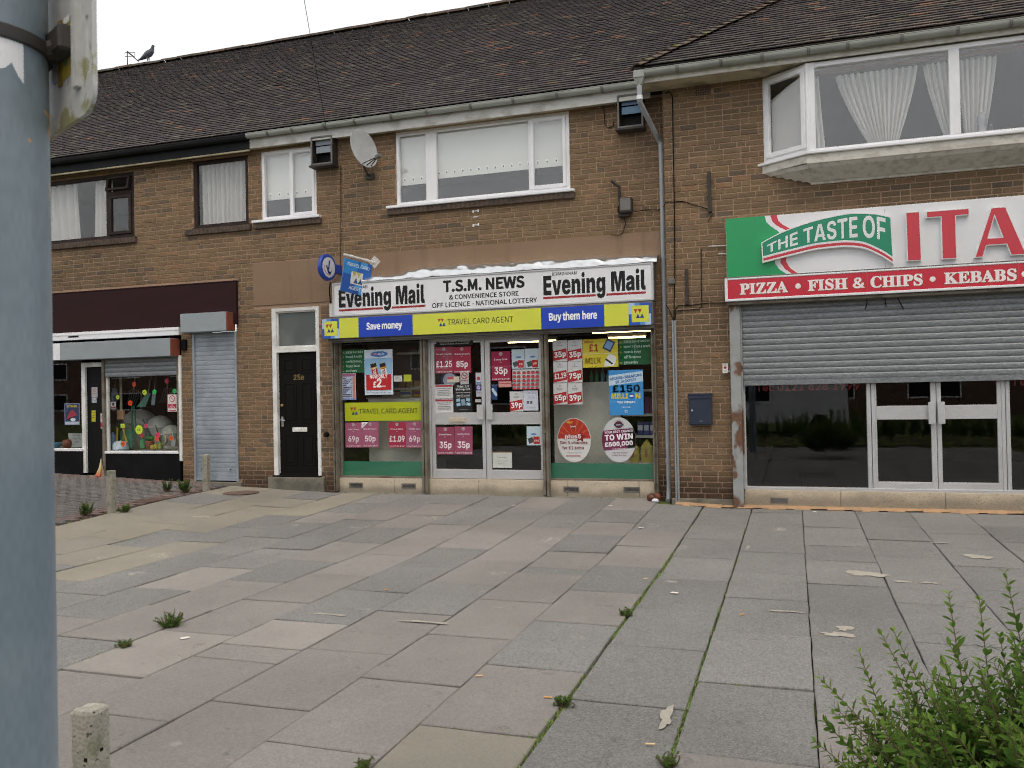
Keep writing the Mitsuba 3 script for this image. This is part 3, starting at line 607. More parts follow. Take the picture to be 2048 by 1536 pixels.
q = bars(M(), 1.105, 3.852, 4.52, 5.652, 0.015, 0.075, 0.052); q.box(1.60, 1.775, 0.012, 0.075, 4.572, 5.60, 0.005); q.box(1.685, 1.690, 0.010, 0.02, 4.58, 5.59); q.box(3.232, 3.285, 0.013, 0.075, 4.572, 5.60, 0.005); add('frame', q, 'upvc', WB)
q = bars(M(), 3.262, 3.80, 4.572, 5.605, -0.005, 0.055, 0.052); add('sash', q, 'upvc', WB)
pane(WB, 1.157, 1.60, 4.572, 5.60, 0.045, double=True); pane(WB, 1.775, 3.232, 4.572, 5.60, 0.045, double=True); pane(WB, 3.314, 3.748, 4.624, 5.553, 0.025, double=True)
board(WB, 0.962, 3.925, 4.478, 4.518, -0.085, 0.06, 'upvc'); sill(WB, 0.97, 3.92, 4.385, 4.476)
WS = newkey(TB + '__window'); labels[WS] = {'label': 'small white two light window beside the ventilation box'}
q = bars(M(), -1.308, -0.295, 4.495, 5.612, 0.015, 0.075, 0.055); q.box(-0.79, -0.735, 0.013, 0.075, 4.55, 5.557, 0.005); add('frame', q, 'upvc', WS)
q = bars(M(), -0.765, -0.325, 4.525, 5.582, -0.004, 0.05, 0.05); add('sash', q, 'upvc', WS)
pane(WS, -1.253, -0.79, 4.55, 5.557, 0.045, double=True); pane(WS, -0.715, -0.375, 4.575, 5.532, 0.03, double=True)
board(WS, -1.45, -0.205, 4.452, 4.493, -0.085, 0.06, 'upvc'); sill(WS, -1.44, -0.20, 4.36, 4.45)
WM = newkey(TB + '__window'); labels[WM] = {'label': 'brown framed single window with a net curtain drawn across'}
q = bars(M(), -2.637, -1.562, 4.465, 5.598, 0.02, 0.085, 0.062); add('frame', q, 'brown_wood', WM); pane(WM, -2.575, -1.624, 4.527, 5.536, 0.055); board(WM, -2.66, -1.535, 4.452, 4.478, -0.02, 0.06, 'brown_wood'); sill(WM, -2.78, -1.50, 4.355, 4.45)
WL = newkey(TB + '__window'); labels[WL] = {'label': 'brown framed window above the hardware shop with an open top light'}
q = bars(M(), -6.44, -3.865, 4.435, 5.555, 0.02, 0.085, 0.062); q.box(-4.475, -4.415, 0.019, 0.085, 4.497, 5.493, 0.004); q.box(-4.415, -3.927, 0.018, 0.085, 5.19, 5.25, 0.004); add('frame', q, 'brown_wood', WL)
q = bars(M(), -4.41, -3.93, 4.50, 5.185, 0.0, 0.06, 0.055); add('sash', q, 'brown_wood', WL)
pane(WL, -6.378, -4.475, 4.497, 5.493, 0.055); pane(WL, -4.355, -3.985, 4.555, 5.13, 0.03)
q = bars(M(), -0.24, 0.24, -0.25, 0.0, -0.02, 0.02, 0.035); q = q.moved(np.array([[1, 0, 0, -4.17], [0, math.cos(0.25), math.sin(0.25), 0.0], [0, -math.sin(0.25), math.cos(0.25), 5.495], [0, 0, 0, 1.0]])); add('top_light', q, 'brown_wood', WL)
board(WL, -6.5, -3.84, 4.425, 4.45, -0.02, 0.06, 'brown_wood'); sill(WL, -6.5, -3.80, 4.325, 4.422)
def room(holder, x0, x1, y0, y1, z0, z1, mat):
    q = M(); a = [(x0, y0, z0), (x1, y0, z0), (x1, y1, z0), (x0, y1, z0), (x0, y0, z1), (x1, y0, z1), (x1, y1, z1), (x0, y1, z1)]
    q.add(a, [[0, 1, 2, 3], [4, 7, 6, 5], [3, 2, 6, 7], [0, 3, 7, 4], [1, 5, 6, 2]]); add('room', q, mat, holder)
room(TB, -6.9, -1.48, 0.121, 3.4, 4.1, 5.68, 'room_mid'); room(TB, -1.44, 5.2, 0.121, 3.4, 4.1, 5.68, 'room_mid'); room(TB, -1.3, -0.1, 0.121, 3.0, 0.3, 3.1, 'room_mid')
# blinds and curtains hang in the windows: things of their own
def blind(x0, x1, zb, label, dots):
    t = thing('roller_blind', label, 'blind', 'pale roller blinds in the upstairs windows')
    q = M(); q.box(x0, x1, 0.13, 0.132, zb, 5.64); q.box(x0, x1, 0.127, 0.135, zb - 0.012, zb + 0.006); add('fabric', q, 'blind', t)
    q = M(); n = int((x1 - x0) / dots)
    for i in range(n):
        x = x0 + (i + 0.5) * (x1 - x0) / n
        q.flat(rect(x - 0.022, x + 0.022, zb + 0.055, zb + 0.105), 0.1290, C('f4f4f4')); q.flat(rect(x - 0.009, x + 0.012, zb + 0.055, zb + 0.085), 0.1284, C('555a60'))
    add('trim_motif', q, 'print', t, color=True)
blind(1.12, 1.69, 4.87, 'pale roller blind in the narrow left light of the wide window', 0.13); blind(1.70, 3.26, 4.92, 'pale roller blind filling the middle pane of the wide window', 0.128); blind(3.27, 3.83, 4.92, 'pale roller blind in the right casement of the wide window', 0.14); blind(-1.30, -0.32, 4.855, 'pale roller blind in the small white window beside the ventilation box', 0.145)
def curtain(name, label, top, bot, zt, zb, y, folds, mat='net', amp=0.025, n=60, seed=0, group=None, scallop=0.0):
    """a gathered curtain: top and bottom are (x0, x1), hung from zt to zb"""
    rr = np.random.default_rng(seed); rows = 14; t = np.linspace(0, 1, n); ph = np.cumsum(rr.uniform(0.6, 1.4, n)); ph = ph / ph[-1] * folds * 2 * np.pi
    V = []
    for i in range(rows):
        s = i / (rows - 1); e = s ** 1.3
        x0, x1 = top[0] + (bot[0] - top[0]) * e, top[1] + (bot[1] - top[1]) * e
        V.append(np.stack([x0 + (x1 - x0) * t + scallop * np.sin(s * 3) * (t - 0.5), y + amp * np.sin(ph) + 0.3 * amp * np.sin(2.3 * ph + s * 2), np.full(n, zt + (zb - zt) * s)], 1))
    V = np.concatenate(V); i, j = np.meshgrid(np.arange(rows - 1), np.arange(n - 1), indexing='ij')
    q = M(); q.add(V, np.stack([i * n + j, (i + 1) * n + j, (i + 1) * n + j + 1, i * n + j + 1], -1).reshape(-1, 4)); return add(name, q, mat, smooth=True, label=label, cat='curtain', group=group)
curtain('net_curtain', 'white net curtain drawn right across the single brown window', (-2.6, -1.58), (-2.58, -1.6), 5.56, 4.5, 0.16, 11, 'net', 0.03, 140, 1)
curtain('net_curtain', 'white net curtain at the pole side of the hardware shop upstairs window', (-6.4, -5.25), (-6.4, -5.18), 5.5, 4.48, 0.16, 7, 'net', 0.03, 80, 2)
curtain('net_curtain', 'white net curtain hanging beside the mullion of the hardware shop upstairs window', (-4.85, -4.45), (-4.88, -4.47), 5.5, 4.48, 0.16, 5, 'net', 0.02, 60, 3)
# ---------------------------------------------------------------- front door 25
FDk = newkey(TB + '__front_door'); labels[FDk] = {'label': 'dark panelled front door numbered 25 with a window over it'}
q = M(); q.box(-1.155, -1.075, -0.005, 0.1, 0.36, 3.055, 0.004); q.box(-0.345, -0.285, -0.005, 0.1, 0.36, 3.055, 0.004); q.box(-1.075, -0.345, -0.003, 0.1, 3.0, 3.055, 0.004); q.box(-1.075, -0.345, -0.003, 0.1, 2.34, 2.425, 0.006)
q.box(-1.075, -1.055, 0.02, 0.06, 2.425, 3.0, 0.004); q.box(-0.365, -0.345, 0.02, 0.06, 2.425, 3.0, 0.004); q.box(-1.055, -0.365, 0.02, 0.06, 2.425, 2.445, 0.004); q.box(-1.055, -0.365, 0.02, 0.06, 2.98, 3.0, 0.004)
add('frame', q, 'white_paint', FDk)
q = M(); q.box(-1.053, -0.367, 0.055, 0.063, 2.447, 2.978); P('obscured', lambda p, n, uv: mix((0.09, 0.105, 0.10), (0.20, 0.21, 0.205), smoothstep(0.3, 0.7, fbm(p.x * 2.2, p.y, p.z * 1.4))) * (0.9 + 0.2 * noise(p.x * 140, p.y, p.z * 140)), 0.25); add('transom_pane', q, 'obscured', FDk, label='obscured grey glass above the door')
q = M(); q.box(-1.073, -0.347, 0.062, 0.1, 0.40, 2.338)
for x0, x1, z0, z1 in ((-0.99, -0.755, 2.0, 2.24), (-0.665, -0.43, 2.0, 2.24), (-0.99, -0.755, 1.20, 1.85), (-0.665, -0.43, 1.20, 1.85), (-0.99, -0.755, 0.52, 1.02), (-0.665, -0.43, 0.52, 1.02)):
    bars(q, x0, x1, z0, z1, 0.052, 0.0625, 0.022, 0.006); q.box(x0 + 0.05, x1 - 0.05, 0.054, 0.0625, z0 + 0.05, z1 - 0.05, 0.006)
add('leaf', q, 'black_paint', FDk)
q = M(); q.box(-1.073, -0.347, 0.02, 0.1, 0.362, 0.398, 0.006); q.box(-1.16, -0.28, -0.05, 0.02, 0.345, 0.37, 0.006); add('threshold', q, 'black_paint', FDk)
q = M(); q.box(-0.835, -0.565, 0.044, 0.0615, 1.06, 1.135, 0.006); q.box(-0.80, -0.60, 0.040, 0.044, 1.075, 1.12, 0.002); add('letter_plate', q, 'white_paint', FDk)
q = M(); q.box(-1.045, -1.005, 0.05, 0.0615, 1.145, 1.31, 0.006); q.tube([(-1.025, 0.05, 1.255), (-1.025, 0.015, 1.255), (-0.94, 0.012, 1.25)], 0.009, 8); add('handle', q, 'chrome', FDk)
q = M(); q.lathe([(0.0, -0.02), (0.024, -0.018), (0.03, 0.0)], (-1.02, 0.062, 1.49), 16, axis='y'); add('lock', q, 'brass', FDk)
q = M(); q.poly(text('25', -0.80, -0.675, 1.895, 0.085, font='inter', wt=500), 0.0615, 0.006); q.poly(text('B', -0.665, -0.61, 1.895, 0.065, font='inter', wt=500), 0.0615, 0.006); add('house_number', q, 'brass', FDk)

# ---------------------------------------------------------------- newsagent shopfront
NS = thing('newsagent_shopfront', 'aluminium double doors and two poster filled windows of the newsagent', 'shopfront')
q = M()
RS = newkey(NS + '__stall_riser'); labels[RS] = {'label': 'speckled cream stone base under the windows and doors'}
for x0, x1 in ((0.02, 0.98), (0.985, 1.50), (1.56, 2.36), (2.365, 3.38), (3.46, 3.72), (3.725, 4.75), (4.755, 4.985)):
    q = M(); q.box(x0, x1, -0.004, 0.12, -0.1, 0.345 - 0.002, 0.004); add('block', q, 'riser', RS)
for x0, x1, z0, z1 in ((0.206, 0.444, 0.186, 0.269), (1.109, 1.343, 0.183, 0.269), (3.661, 3.895, 0.178, 0.262), (4.533, 4.764, 0.187, 0.268)):
    q = bars(M(), x0, x1, z0, z1, -0.014, 0.0, 0.02, 0.002); n = 11
    for i in range(n): xa = x0 + 0.024 + i * (x1 - x0 - 0.048) / n; q.box(xa, xa + 0.007, -0.010, 0.0, z0 + 0.02, z1 - 0.02)
    k = add('vent', q, 'box_grey', NS); q = M(); q.box(x0 + 0.018, x1 - 0.018, -0.0065, -0.0045, z0 + 0.018, z1 - 0.018); add('opening', q, 'black', k)
q = M(); q.box(0.0, 5.03, -0.01, 0.14, -0.1, 0.118, 0.004); add('base', q, 'concrete', NS)
# window frames
for x0, x1, z0, z1 in ((0.045, 1.49, 0.345, 2.50), (3.43, 4.985, 0.345, 2.50)): add('frame', bars(M(), x0, x1, z0, z1, 0.02, 0.085, 0.03, 0.004), 'guide', NS)
W1 = pane(NS, 0.075, 1.46, 0.375, 2.47, 0.05, 'left window pane full of posters'); W2 = pane(NS, 3.46, 4.955, 0.375, 2.47, 0.05, 'right window pane with price posters and lottery discs')
def band(x0, x1, z0, z1, name='green_band'): q = M(); q.box(x0, x1, 0.052, 0.0545, z0, z1); add(name, q, 'green_vinyl', NS)
P('green_vinyl', weathered((0.008, 0.155, 0.082), (0.012, 0.19, 0.10), 0.6, 1.5), 0.5)
band(0.076, 1.459, 0.376, 0.598); band(3.461, 4.954, 0.376, 0.592)
# shutter guides and box
for x0, x1, tag in ((-0.016, 0.040, 0), (1.490, 1.575, 1), (3.390, 3.475, 1), (4.975, 5.035, 0)):
    q = M()
    if tag: w = (x1 - x0) / 2; q.box(x0, x0 + w - 0.006, -0.10, 0.03, 0.14, 2.52, 0.006); q.box((x0 + x1) / 2 - 0.03, (x0 + x1) / 2 - 0.006, -0.108, -0.09, 1.03, 1.09, 0.004); add('shutter_guide', q, 'guide', NS); q = M(); q.box(x0 + w + 0.006, x1, -0.095, 0.03, 0.12, 2.52, 0.006); q.box(x0 + w - 0.006, x0 + w + 0.006, -0.06, 0.03, 0.2, 2.52)
    else: q.box(x0, x0 + 0.02, -0.095, 0.03, 0.14, 2.52, 0.004); q.box(x0 + 0.02, x1 - 0.012, -0.06, 0.03, 0.14, 2.52); q.box(x1 - 0.012, x1, -0.095, 0.03, 0.14, 2.52, 0.004)
    q.box((x0 + x1) / 2 - 0.012, (x0 + x1) / 2 + 0.012, -0.108, -0.09, 1.03, 1.09, 0.004)
    add('shutter_guide', q, 'guide', NS)
q = M(); q.box(-0.07, 5.035, -0.235, 0.0, 2.515, 2.835, 0.004); q.box(0.0, 5.03, -0.20, 0.12, 2.47, 2.515); q.box(0.05, 4.99, -0.17, -0.05, 2.45, 2.472, 0.003); add('shutter_box', q, 'box_grey', NS)
# doors
q = M(); q.box(1.575, 1.605, 0.015, 0.10, 0.345, 2.47, 0.004); q.box(3.36, 3.39, 0.015, 0.10, 0.345, 2.47, 0.004); q.box(1.605, 3.36, 0.016, 0.10, 2.415, 2.47, 0.004); add('door_frame', q, 'alu', NS)
def alu_door(holder, x0, x1, z0, z1, zr, y, wl, wr, wb, wt, label):
    d = newkey(holder + '__door'); labels[d] = {'label': label}
    q = M(); c = 0.004; q.box(x0, x0 + wl, y, y + 0.045, z0, z1, c); q.box(x1 - wr, x1, y, y + 0.045, z0, z1, c)
    for a, b in ((z0, z0 + wb), (zr[0], zr[1]), (z1 - wt, z1)): q.box(x0 + wl, x1 - wr, y + 0.0015, y + 0.045, a, b, c)
    add('frame', q, 'alu', d)
    for a, b in ((z0 + wb, zr[0]), (zr[1], z1 - wt)): pane(d, x0 + wl, x1 - wr, a, b, y + 0.022)
    return d
D1 = alu_door(NS, 1.61, 2.474, 0.35, 2.412, (1.16, 1.34), 0.03, 0.055, 0.05, 0.14, 0.03, 'left door leaf with a letter plate and magenta posters')
D2 = alu_door(NS, 2.486, 3.355, 0.35, 2.412, (1.155, 1.335), 0.03, 0.075, 0.03, 0.135, 0.04, 'right door leaf with stickers and a lottery grid')
for d, x0, x1 in ((D1, 2.365, 2.468), (D2, 2.515, 2.61)): q = M(); q.box(x0, x1, -0.03, -0.012, 1.228, 1.453, 0.005); q.box((x0 + x1) / 2 - 0.02, (x0 + x1) / 2 + 0.02, -0.012, 0.03, 1.25, 1.43); add('handle', q, 'alu', d)
q = M(); q.box(1.902, 2.172, 0.018, 0.03, 1.187, 1.268, 0.005); q.box(1.922, 2.152, 0.013, 0.018, 1.203, 1.252, 0.002); add('letter_plate', q, 'riser', D1)
# room behind with lit tubes
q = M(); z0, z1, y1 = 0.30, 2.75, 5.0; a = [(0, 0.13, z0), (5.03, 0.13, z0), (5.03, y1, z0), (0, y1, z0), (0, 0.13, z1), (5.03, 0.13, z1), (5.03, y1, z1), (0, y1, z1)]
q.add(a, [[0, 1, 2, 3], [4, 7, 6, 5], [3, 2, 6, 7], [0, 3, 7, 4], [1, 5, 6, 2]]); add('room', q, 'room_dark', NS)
def tube_light(x0, x1, y, z, label):
    t = thing('fluorescent_tube', label, 'ceiling light', 'lit strip lights in the newsagent')
    q = M(); q.box(x0 - 0.02, x1 + 0.02, y - 0.03, y + 0.03, z + 0.02, z + 0.07, 0.005); add('batten', q, 'upvc', t)
    q = M(); q.tube([(x0, y, z), (x1, y, z)], 0.016, 10); d = mikit.ply(q.get(), {'type': 'diffuse', 'reflectance': {'type': 'rgb', 'value': 0.6}}, smooth=40)
    d['emitter'] = {'type': 'area', 'radiance': {'type': 'rgb', 'value': [0.95, 0.75, 0.36]}}; add('tube', d, None, t)
tube_light(3.86, 4.82, 1.2, 2.535, 'lit fluorescent tube nearest the top of the right newsagent window'); tube_light(3.95, 4.56, 2.0, 2.49, 'lit fluorescent tube hanging just below another in the right newsagent window'); tube_light(2.2, 3.05, 2.0, 2.485, 'lit fluorescent tube seen through the top of the right newsagent door')

# sign box over the newsagent
SG = thing('shop_sign', 'white sign board with newspaper and news shop lettering over the newsagent', 'shop sign')
q = M(); q.box(0.07, 5.05, -0.17, 0.0, 2.84, 3.40, 0.003); add('cabinet', q, 'box_grey', SG)
q = bars(M(), 0.075, 5.045, 2.845, 3.372, -0.205, -0.165, 0.03, 0.006); add('frame', q, 'alu', SG)
q = M(); q.box(0.10, 5.02, -0.19, -0.168, 2.87, 3.345); add('face', q, 'sign_white', SG)
def letter_part(name, shapes, y, col, parent=SG, th=0.0012):
    q = M(); q.poly(shapes, y, th, C(col)); return add(name, q, 'print', parent, color=True)
yf = -0.19
mail1 = text('Evening Mail', 0.185, 1.634, 2.988, 0.276, wt=900, size=140, fat=0.008); mail2 = text('Evening Mail', 3.476, 4.938, 2.998, 0.276, wt=900, size=140, fat=0.008)
red1 = rect(0.182, 1.639, 2.929, 2.960); red2 = rect(3.473, 4.936, 2.944, 2.976)
letter_part('underline', red1.difference(mail1.buffer(0.018)), yf, '9c2f33'); letter_part('underline', red2.difference(mail2.buffer(0.018)), yf, '9c2f33'); letter_part('lettering', mail1, yf, '141316'); letter_part('lettering', mail2, yf, '141316')
letter_part('lettering', unary_union([ctext('BIRMINGHAM', 3.79, 3.268, 0.046, wmax=0.36, wt=600, size=50), ctext('BIRMINGHAM', 0.50, 3.262, 0.046, wmax=0.36, wt=600, size=50),
    text('T.S.M. NEWS', 1.93, 3.198, 3.137, 0.155, font='human', size=110, fat=0.062), text('& CONVENIENCE STORE', 2.025, 3.107, 3.018, 0.063, font='human', size=60, fat=0.035), text('OFF LICENCE - NATIONAL LOTTERY', 1.75, 3.38, 2.907, 0.066, font='human', size=60, fat=0.03)]), yf, '141316')
# crumpled foil flashing over the sign
q = M(); n, mrow = 120, 9; fx = np.linspace(0.55, 5.10, n); V = []
for i in range(mrow):
    s = i / (mrow - 1); top = np.interp(fx, [0.55, 0.8, 1.1, 1.5, 2.0, 2.8, 4.0, 5.10], [3.415, 3.425, 3.435, 3.50, 3.515, 3.50, 3.49, 3.455])
    nz = meshkit.noise(np.stack([fx * 5, fx * 0 + s * 3, fx * 0], 1), 2) + 0.5 * meshkit.noise(np.stack([fx * 17, fx * 0 + s * 5, fx * 0], 1), 3)
    V.append(np.stack([fx, -0.012 - 0.20 * math.sin(s * math.pi / 2) ** 1.2 - 0.05 * (nz - 0.75) * math.sin(math.pi * s), (top + 0.03) + (3.372 - top - 0.03) * s ** 2.2 + 0.016 * (nz - 0.75)], 1))
V = np.concatenate(V); i, j = np.meshgrid(np.arange(mrow - 1), np.arange(n - 1), indexing='ij'); q.add(V, np.stack([i * n + j, (i + 1) * n + j, (i + 1) * n + j + 1, i * n + j + 1], -1).reshape(-1, 4)); add('flashing', q, 'foil', SG, smooth=50, label='crumpled silver flashing along the top of the sign')
# yellow and blue travel card band
TBnd = thing('travel_card_band', 'yellow and blue strip sign under the newsagent board with travel card lettering', 'sign')
q = M(); q.box(-0.075, 5.016, -0.262, -0.237, 2.507, 2.818, 0.003); add('board', q, 'box_grey', TBnd)
def patch(x0, x1, z0, z1, col, name='panel', mat='gloss'):
    q = M(); q.box(x0, x1, -0.2645, -0.2625, z0, z1, 0, C(col)); add(name, q, mat, TBnd, color=True)
for x0, x1, col in ((0.222, 0.556, 'd3d84a'), (0.558, 1.460, '2145b8'), (1.462, 3.455, 'd3d84a'), (3.457, 4.363, '2145b8'), (4.365, 4.706, 'd3d84a')): patch(x0, x1, 2.512, 2.813, col)
def logo(m_, x, z, s, red='b03a32', blue='26407e'):
    m_.append((unary_union([Polygon([(x + dx, z + s * 0.5), (x + dx + s * 0.42, z + s * 0.5), (x + dx + s * 0.21, z + s * 0.06)]) for dx in (0, s * 0.42)]), red))
    m_.append((unary_union([Polygon([(x + s * 0.22 + dx, z - s * 0.42), (x + dx + s * 0.64, z - s * 0.42), (x + dx + s * 0.43, z + s * 0.04)]) for dx in (0, s * 0.42)]), blue))
def corner_logo(x0, x1):
    q = M(); zc = 2.6625; w = x1 - x0; xm = (x0 + x1) / 2
    for a, b, c_, d_, col in ((x0, xm, zc, 2.813, 'a9c6ea'), (xm, x1, zc, 2.813, '2c55b4'), (x0, xm, 2.512, zc, '2c55b4'), (xm, x1, 2.512, zc, 'a9c6ea')): q.flat(rect(a, b, c_, d_), -0.2632, C(col))
    for a, b, c_, d_, col in ((xm - 0.07, xm, 2.775, 2.813, '5f8fd0'), (xm, xm + 0.07, 2.512, 2.55, '5f8fd0')): q.flat(rect(a, b, c_, d_), -0.2635, C(col))
    q.flat(rect(x0 + 0.04, x1 - 0.03, 2.552, 2.778), -0.2640, C('d3d84a'))
    L = []; logo(L, xm - 0.085, zc, 0.135)
    for g, col in L: q.flat(g, -0.2646, C(col))
    add('emblem', q, 'gloss', TBnd, color=True, label='square blue and yellow transport emblem')
corner_logo(-0.073, 0.220); corner_logo(4.708, 5.012)
q = M(); q.flat(text('Save money', 0.69, 1.285, 2.625, 0.095, font='human', size=80, fat=0.06), -0.2652, C('f2f2f6')); q.flat(text('Buy them here', 3.57, 4.265, 2.63, 0.10, font='human', size=80, fat=0.06), -0.2652, C('f2f2f6')); add('lettering', q, 'gloss', TBnd, color=True)
q = M(); q.flat(text('TRAVEL CARD AGENT', 2.02, 3.04, 2.634, 0.082, font='human', size=80, fat=0.006), -0.2652, C('2a2a24')); L = []; logo(L, 1.865, 2.672, 0.118)
for g, col in L: q.flat(g, -0.2652, C(col))
add('lettering', q, 'gloss', TBnd, color=True)

# ---------------------------------------------------------------- posters in the newsagent
YP = 0.0555
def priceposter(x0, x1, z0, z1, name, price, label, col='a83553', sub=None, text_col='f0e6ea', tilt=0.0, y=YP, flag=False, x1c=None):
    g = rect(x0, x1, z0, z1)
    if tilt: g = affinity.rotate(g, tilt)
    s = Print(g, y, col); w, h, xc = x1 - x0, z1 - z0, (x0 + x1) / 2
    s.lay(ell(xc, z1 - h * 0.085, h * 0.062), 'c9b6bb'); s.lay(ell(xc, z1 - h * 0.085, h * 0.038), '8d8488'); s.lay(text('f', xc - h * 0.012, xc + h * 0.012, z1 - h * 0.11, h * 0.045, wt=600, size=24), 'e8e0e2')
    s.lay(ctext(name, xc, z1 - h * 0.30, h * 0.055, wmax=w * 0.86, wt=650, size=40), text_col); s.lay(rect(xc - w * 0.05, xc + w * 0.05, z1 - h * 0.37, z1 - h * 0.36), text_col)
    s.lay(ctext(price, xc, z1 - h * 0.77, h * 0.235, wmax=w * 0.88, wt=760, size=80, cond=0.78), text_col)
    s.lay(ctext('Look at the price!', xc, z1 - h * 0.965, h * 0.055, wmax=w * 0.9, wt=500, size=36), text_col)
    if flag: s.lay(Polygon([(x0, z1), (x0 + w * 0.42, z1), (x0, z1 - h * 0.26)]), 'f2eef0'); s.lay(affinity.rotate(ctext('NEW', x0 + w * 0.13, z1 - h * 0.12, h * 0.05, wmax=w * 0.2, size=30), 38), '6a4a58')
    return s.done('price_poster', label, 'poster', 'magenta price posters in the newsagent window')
priceposter(0.12, 0.408, 0.812, 1.203, 'Toilet Tissue', '69p', 'faded magenta poster reading Toilet Tissue 69p under the yellow travel card strip', 'a85a7c')  # faded print, its magenta also lightened to paint in the reflection veil
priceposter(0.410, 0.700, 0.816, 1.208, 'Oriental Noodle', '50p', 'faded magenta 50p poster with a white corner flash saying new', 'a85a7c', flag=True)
priceposter(0.87, 1.163, 0.81, 1.204, 'Kitchen Towel', '£1.09', 'deep magenta poster reading Kitchen Towel £1.09', 'a8274c')
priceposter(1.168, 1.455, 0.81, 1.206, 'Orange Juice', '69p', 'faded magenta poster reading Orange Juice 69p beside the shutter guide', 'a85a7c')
priceposter(1.676, 1.965, 0.708, 1.124, 'Baked Beans', '35p', 'magenta poster reading Baked Beans 35p in the lower left door pane', '9c4664')
priceposter(1.970, 2.258, 0.710, 1.131, 'Energy Drink', '35p', 'tilted magenta poster reading Energy Drink 35p in the lower left door pane', 'a04c6e', tilt=-0.8)
priceposter(1.676, 1.968, 1.936, 2.335, 'Tomato Ketchup', '£1.25', 'pinkish poster reading Tomato Ketchup £1.25 at the top of the left door', 'a04358')
priceposter(1.970, 2.258, 1.930, 2.326, 'Washing Up Liquid', '85p', 'red magenta poster reading Washing Up Liquid 85p at the top of the left door', 'a82f4c')
priceposter(2.580, 2.878, 1.80, 2.236, 'Energy Drink', '35p', 'deep magenta poster reading Energy Drink 35p in the right door upper pane', 'a0244a')
def whiteprice(x0, x1, z0, z1, price, label, y=YP, lines=1):
    s = Print(rect(x0, x1, z0, z1), y, 'd4d5d6'); w, h, xc = x1 - x0, z1 - z0, (x0 + x1) / 2
    s.lay(ell(xc, z1 - h * 0.13, h * 0.055), '77787c'); s.lay(ell(xc, z1 - h * 0.13, h * 0.042), 'd4d5d6')
    for i in range(lines): s.lay(ctext(('Baked Beans', 'Value Pack')[i], xc, z1 - h * (0.27 + 0.06 * i), h * 0.035, wmax=w * 0.5, size=30), '707276')
    r = Polygon([(x0 + w * 0.0, z0 + h * 0.01), (x0 + w * 0.99, z0 + h * 0.13), (x0 + w * 0.94, z0 + h * 0.60), (x0, z0 + h * 0.48)])
    s.lay(r.buffer(0.004), 'e6d6d6'); s.lay(r, 'b12a30'); t = ctext(price, xc, z0 + h * 0.19, h * 0.27, wmax=w * 0.82, wt=850, size=80)
    s.lay(affinity.skew(affinity.rotate(t.buffer(0.004), 7), 3), '7c1d24'); s.lay(affinity.skew(affinity.rotate(t, 7), 3), 'f4eeee')
    return s.done('price_card', label, 'poster', 'white price cards with red flashes')
for x0, x1, z0, z1, pr_, lb in ((3.53, 3.744, 2.063, 2.367, '35p', 'top left white price card with 35p on red in the right window'), (3.752, 3.966, 2.057, 2.362, '35p', 'top right white price card with 35p on red beside the bread poster'), (3.53, 3.738, 1.753, 2.057, '£1.19', 'white price card with £1.19 on red'),
        (3.746, 3.962, 1.750, 2.053, '75p', 'white price card with 75p on red'), (3.525, 3.732, 1.437, 1.745, '55p', 'white price card with 55p on red'), (3.742, 3.955, 1.434, 1.741, '39p', 'white price card with 39p on red in the right window'), (2.858, 3.062, 1.343, 1.640, '39p', 'white price card with 39p on red in the right door')):
    whiteprice(x0, x1, z0, z1, pr_, lb, lines=1 + (pr_ in ('55p', '39p')))
s = Print(rect(0.117, 1.458, 1.226, 1.514), 0.0555, 'bcc61c'); s.lay(text('TRAVEL CARD AGENT', 0.362, 1.372, 1.340, 0.075, font='human', size=80, fat=0.01), '2a2c20'); L = []; logo(L, 0.212, 1.378, 0.125)
for g, col in L: s.lay(g, col)
s.done('travel_card_strip', 'yellow travel card agent strip across the left newsagent window', 'sign')
def greenlist(x0, x1, z0, z1, items, label):
    s = Print(rect(x0, x1, z0, z1), 0.0545, '0d5e36'); h = (z1 - z0) / len(items)
    for i, t in enumerate(items):
        z = z1 - h * (i + 0.75); d = h * 0.30
        s.lay(Polygon([(x0 + 0.015, z + d / 2), (x0 + 0.015 + d * 0.7, z + d * 1.2), (x0 + 0.015 + d * 1.4, z + d / 2), (x0 + 0.015 + d * 0.7, z - d * 0.2)]), 'a8852c'); s.lay(text(t, x0 + 0.075, x0 + 0.075 + min(0.035 * len(t) * 0.62, x1 - x0 - 0.085), z, 0.034, font='human', size=36, fat=0.03), 'b9d6c2')
    s.done('green_list', label, 'sign')
greenlist(0.077, 0.512, 1.98, 2.348, ['wines & snacks', 'bread & rolls', 'confectionery', 'frozen food', 'our foods'], 'green vinyl list starting wines and snacks in the left newsagent window')
greenlist(4.495, 4.953, 1.98, 2.352, ['mobile top up vouchers', 'open 7 days a week', 'news & mags', 'off licence', 'groceries'], 'green vinyl list of services in the top right newsagent window')
s = Print(rect(0.080, 0.320, 1.558, 1.978), YP, 'c6d2ea'); s.lay(rect(0.086, 0.314, 1.925, 1.972), 'a86a86'); s.lay(rect(0.265, 0.314, 1.585, 1.92), 'c98a78'); s.lay(rect(0.086, 0.314, 1.563, 1.582), '6a78b8')
for i in range(11): z = 1.895 - i * 0.0285; s.lay(rect(0.094, 0.094 + 0.06 + 0.035 * ((i * 7) % 4), z, z + 0.012), '33384c'); s.lay(rect(0.235, 0.26, z, z + 0.010), '55608a')
s.done('price_list', 'small blue price list pinned below the green list in the left window', 'poster')
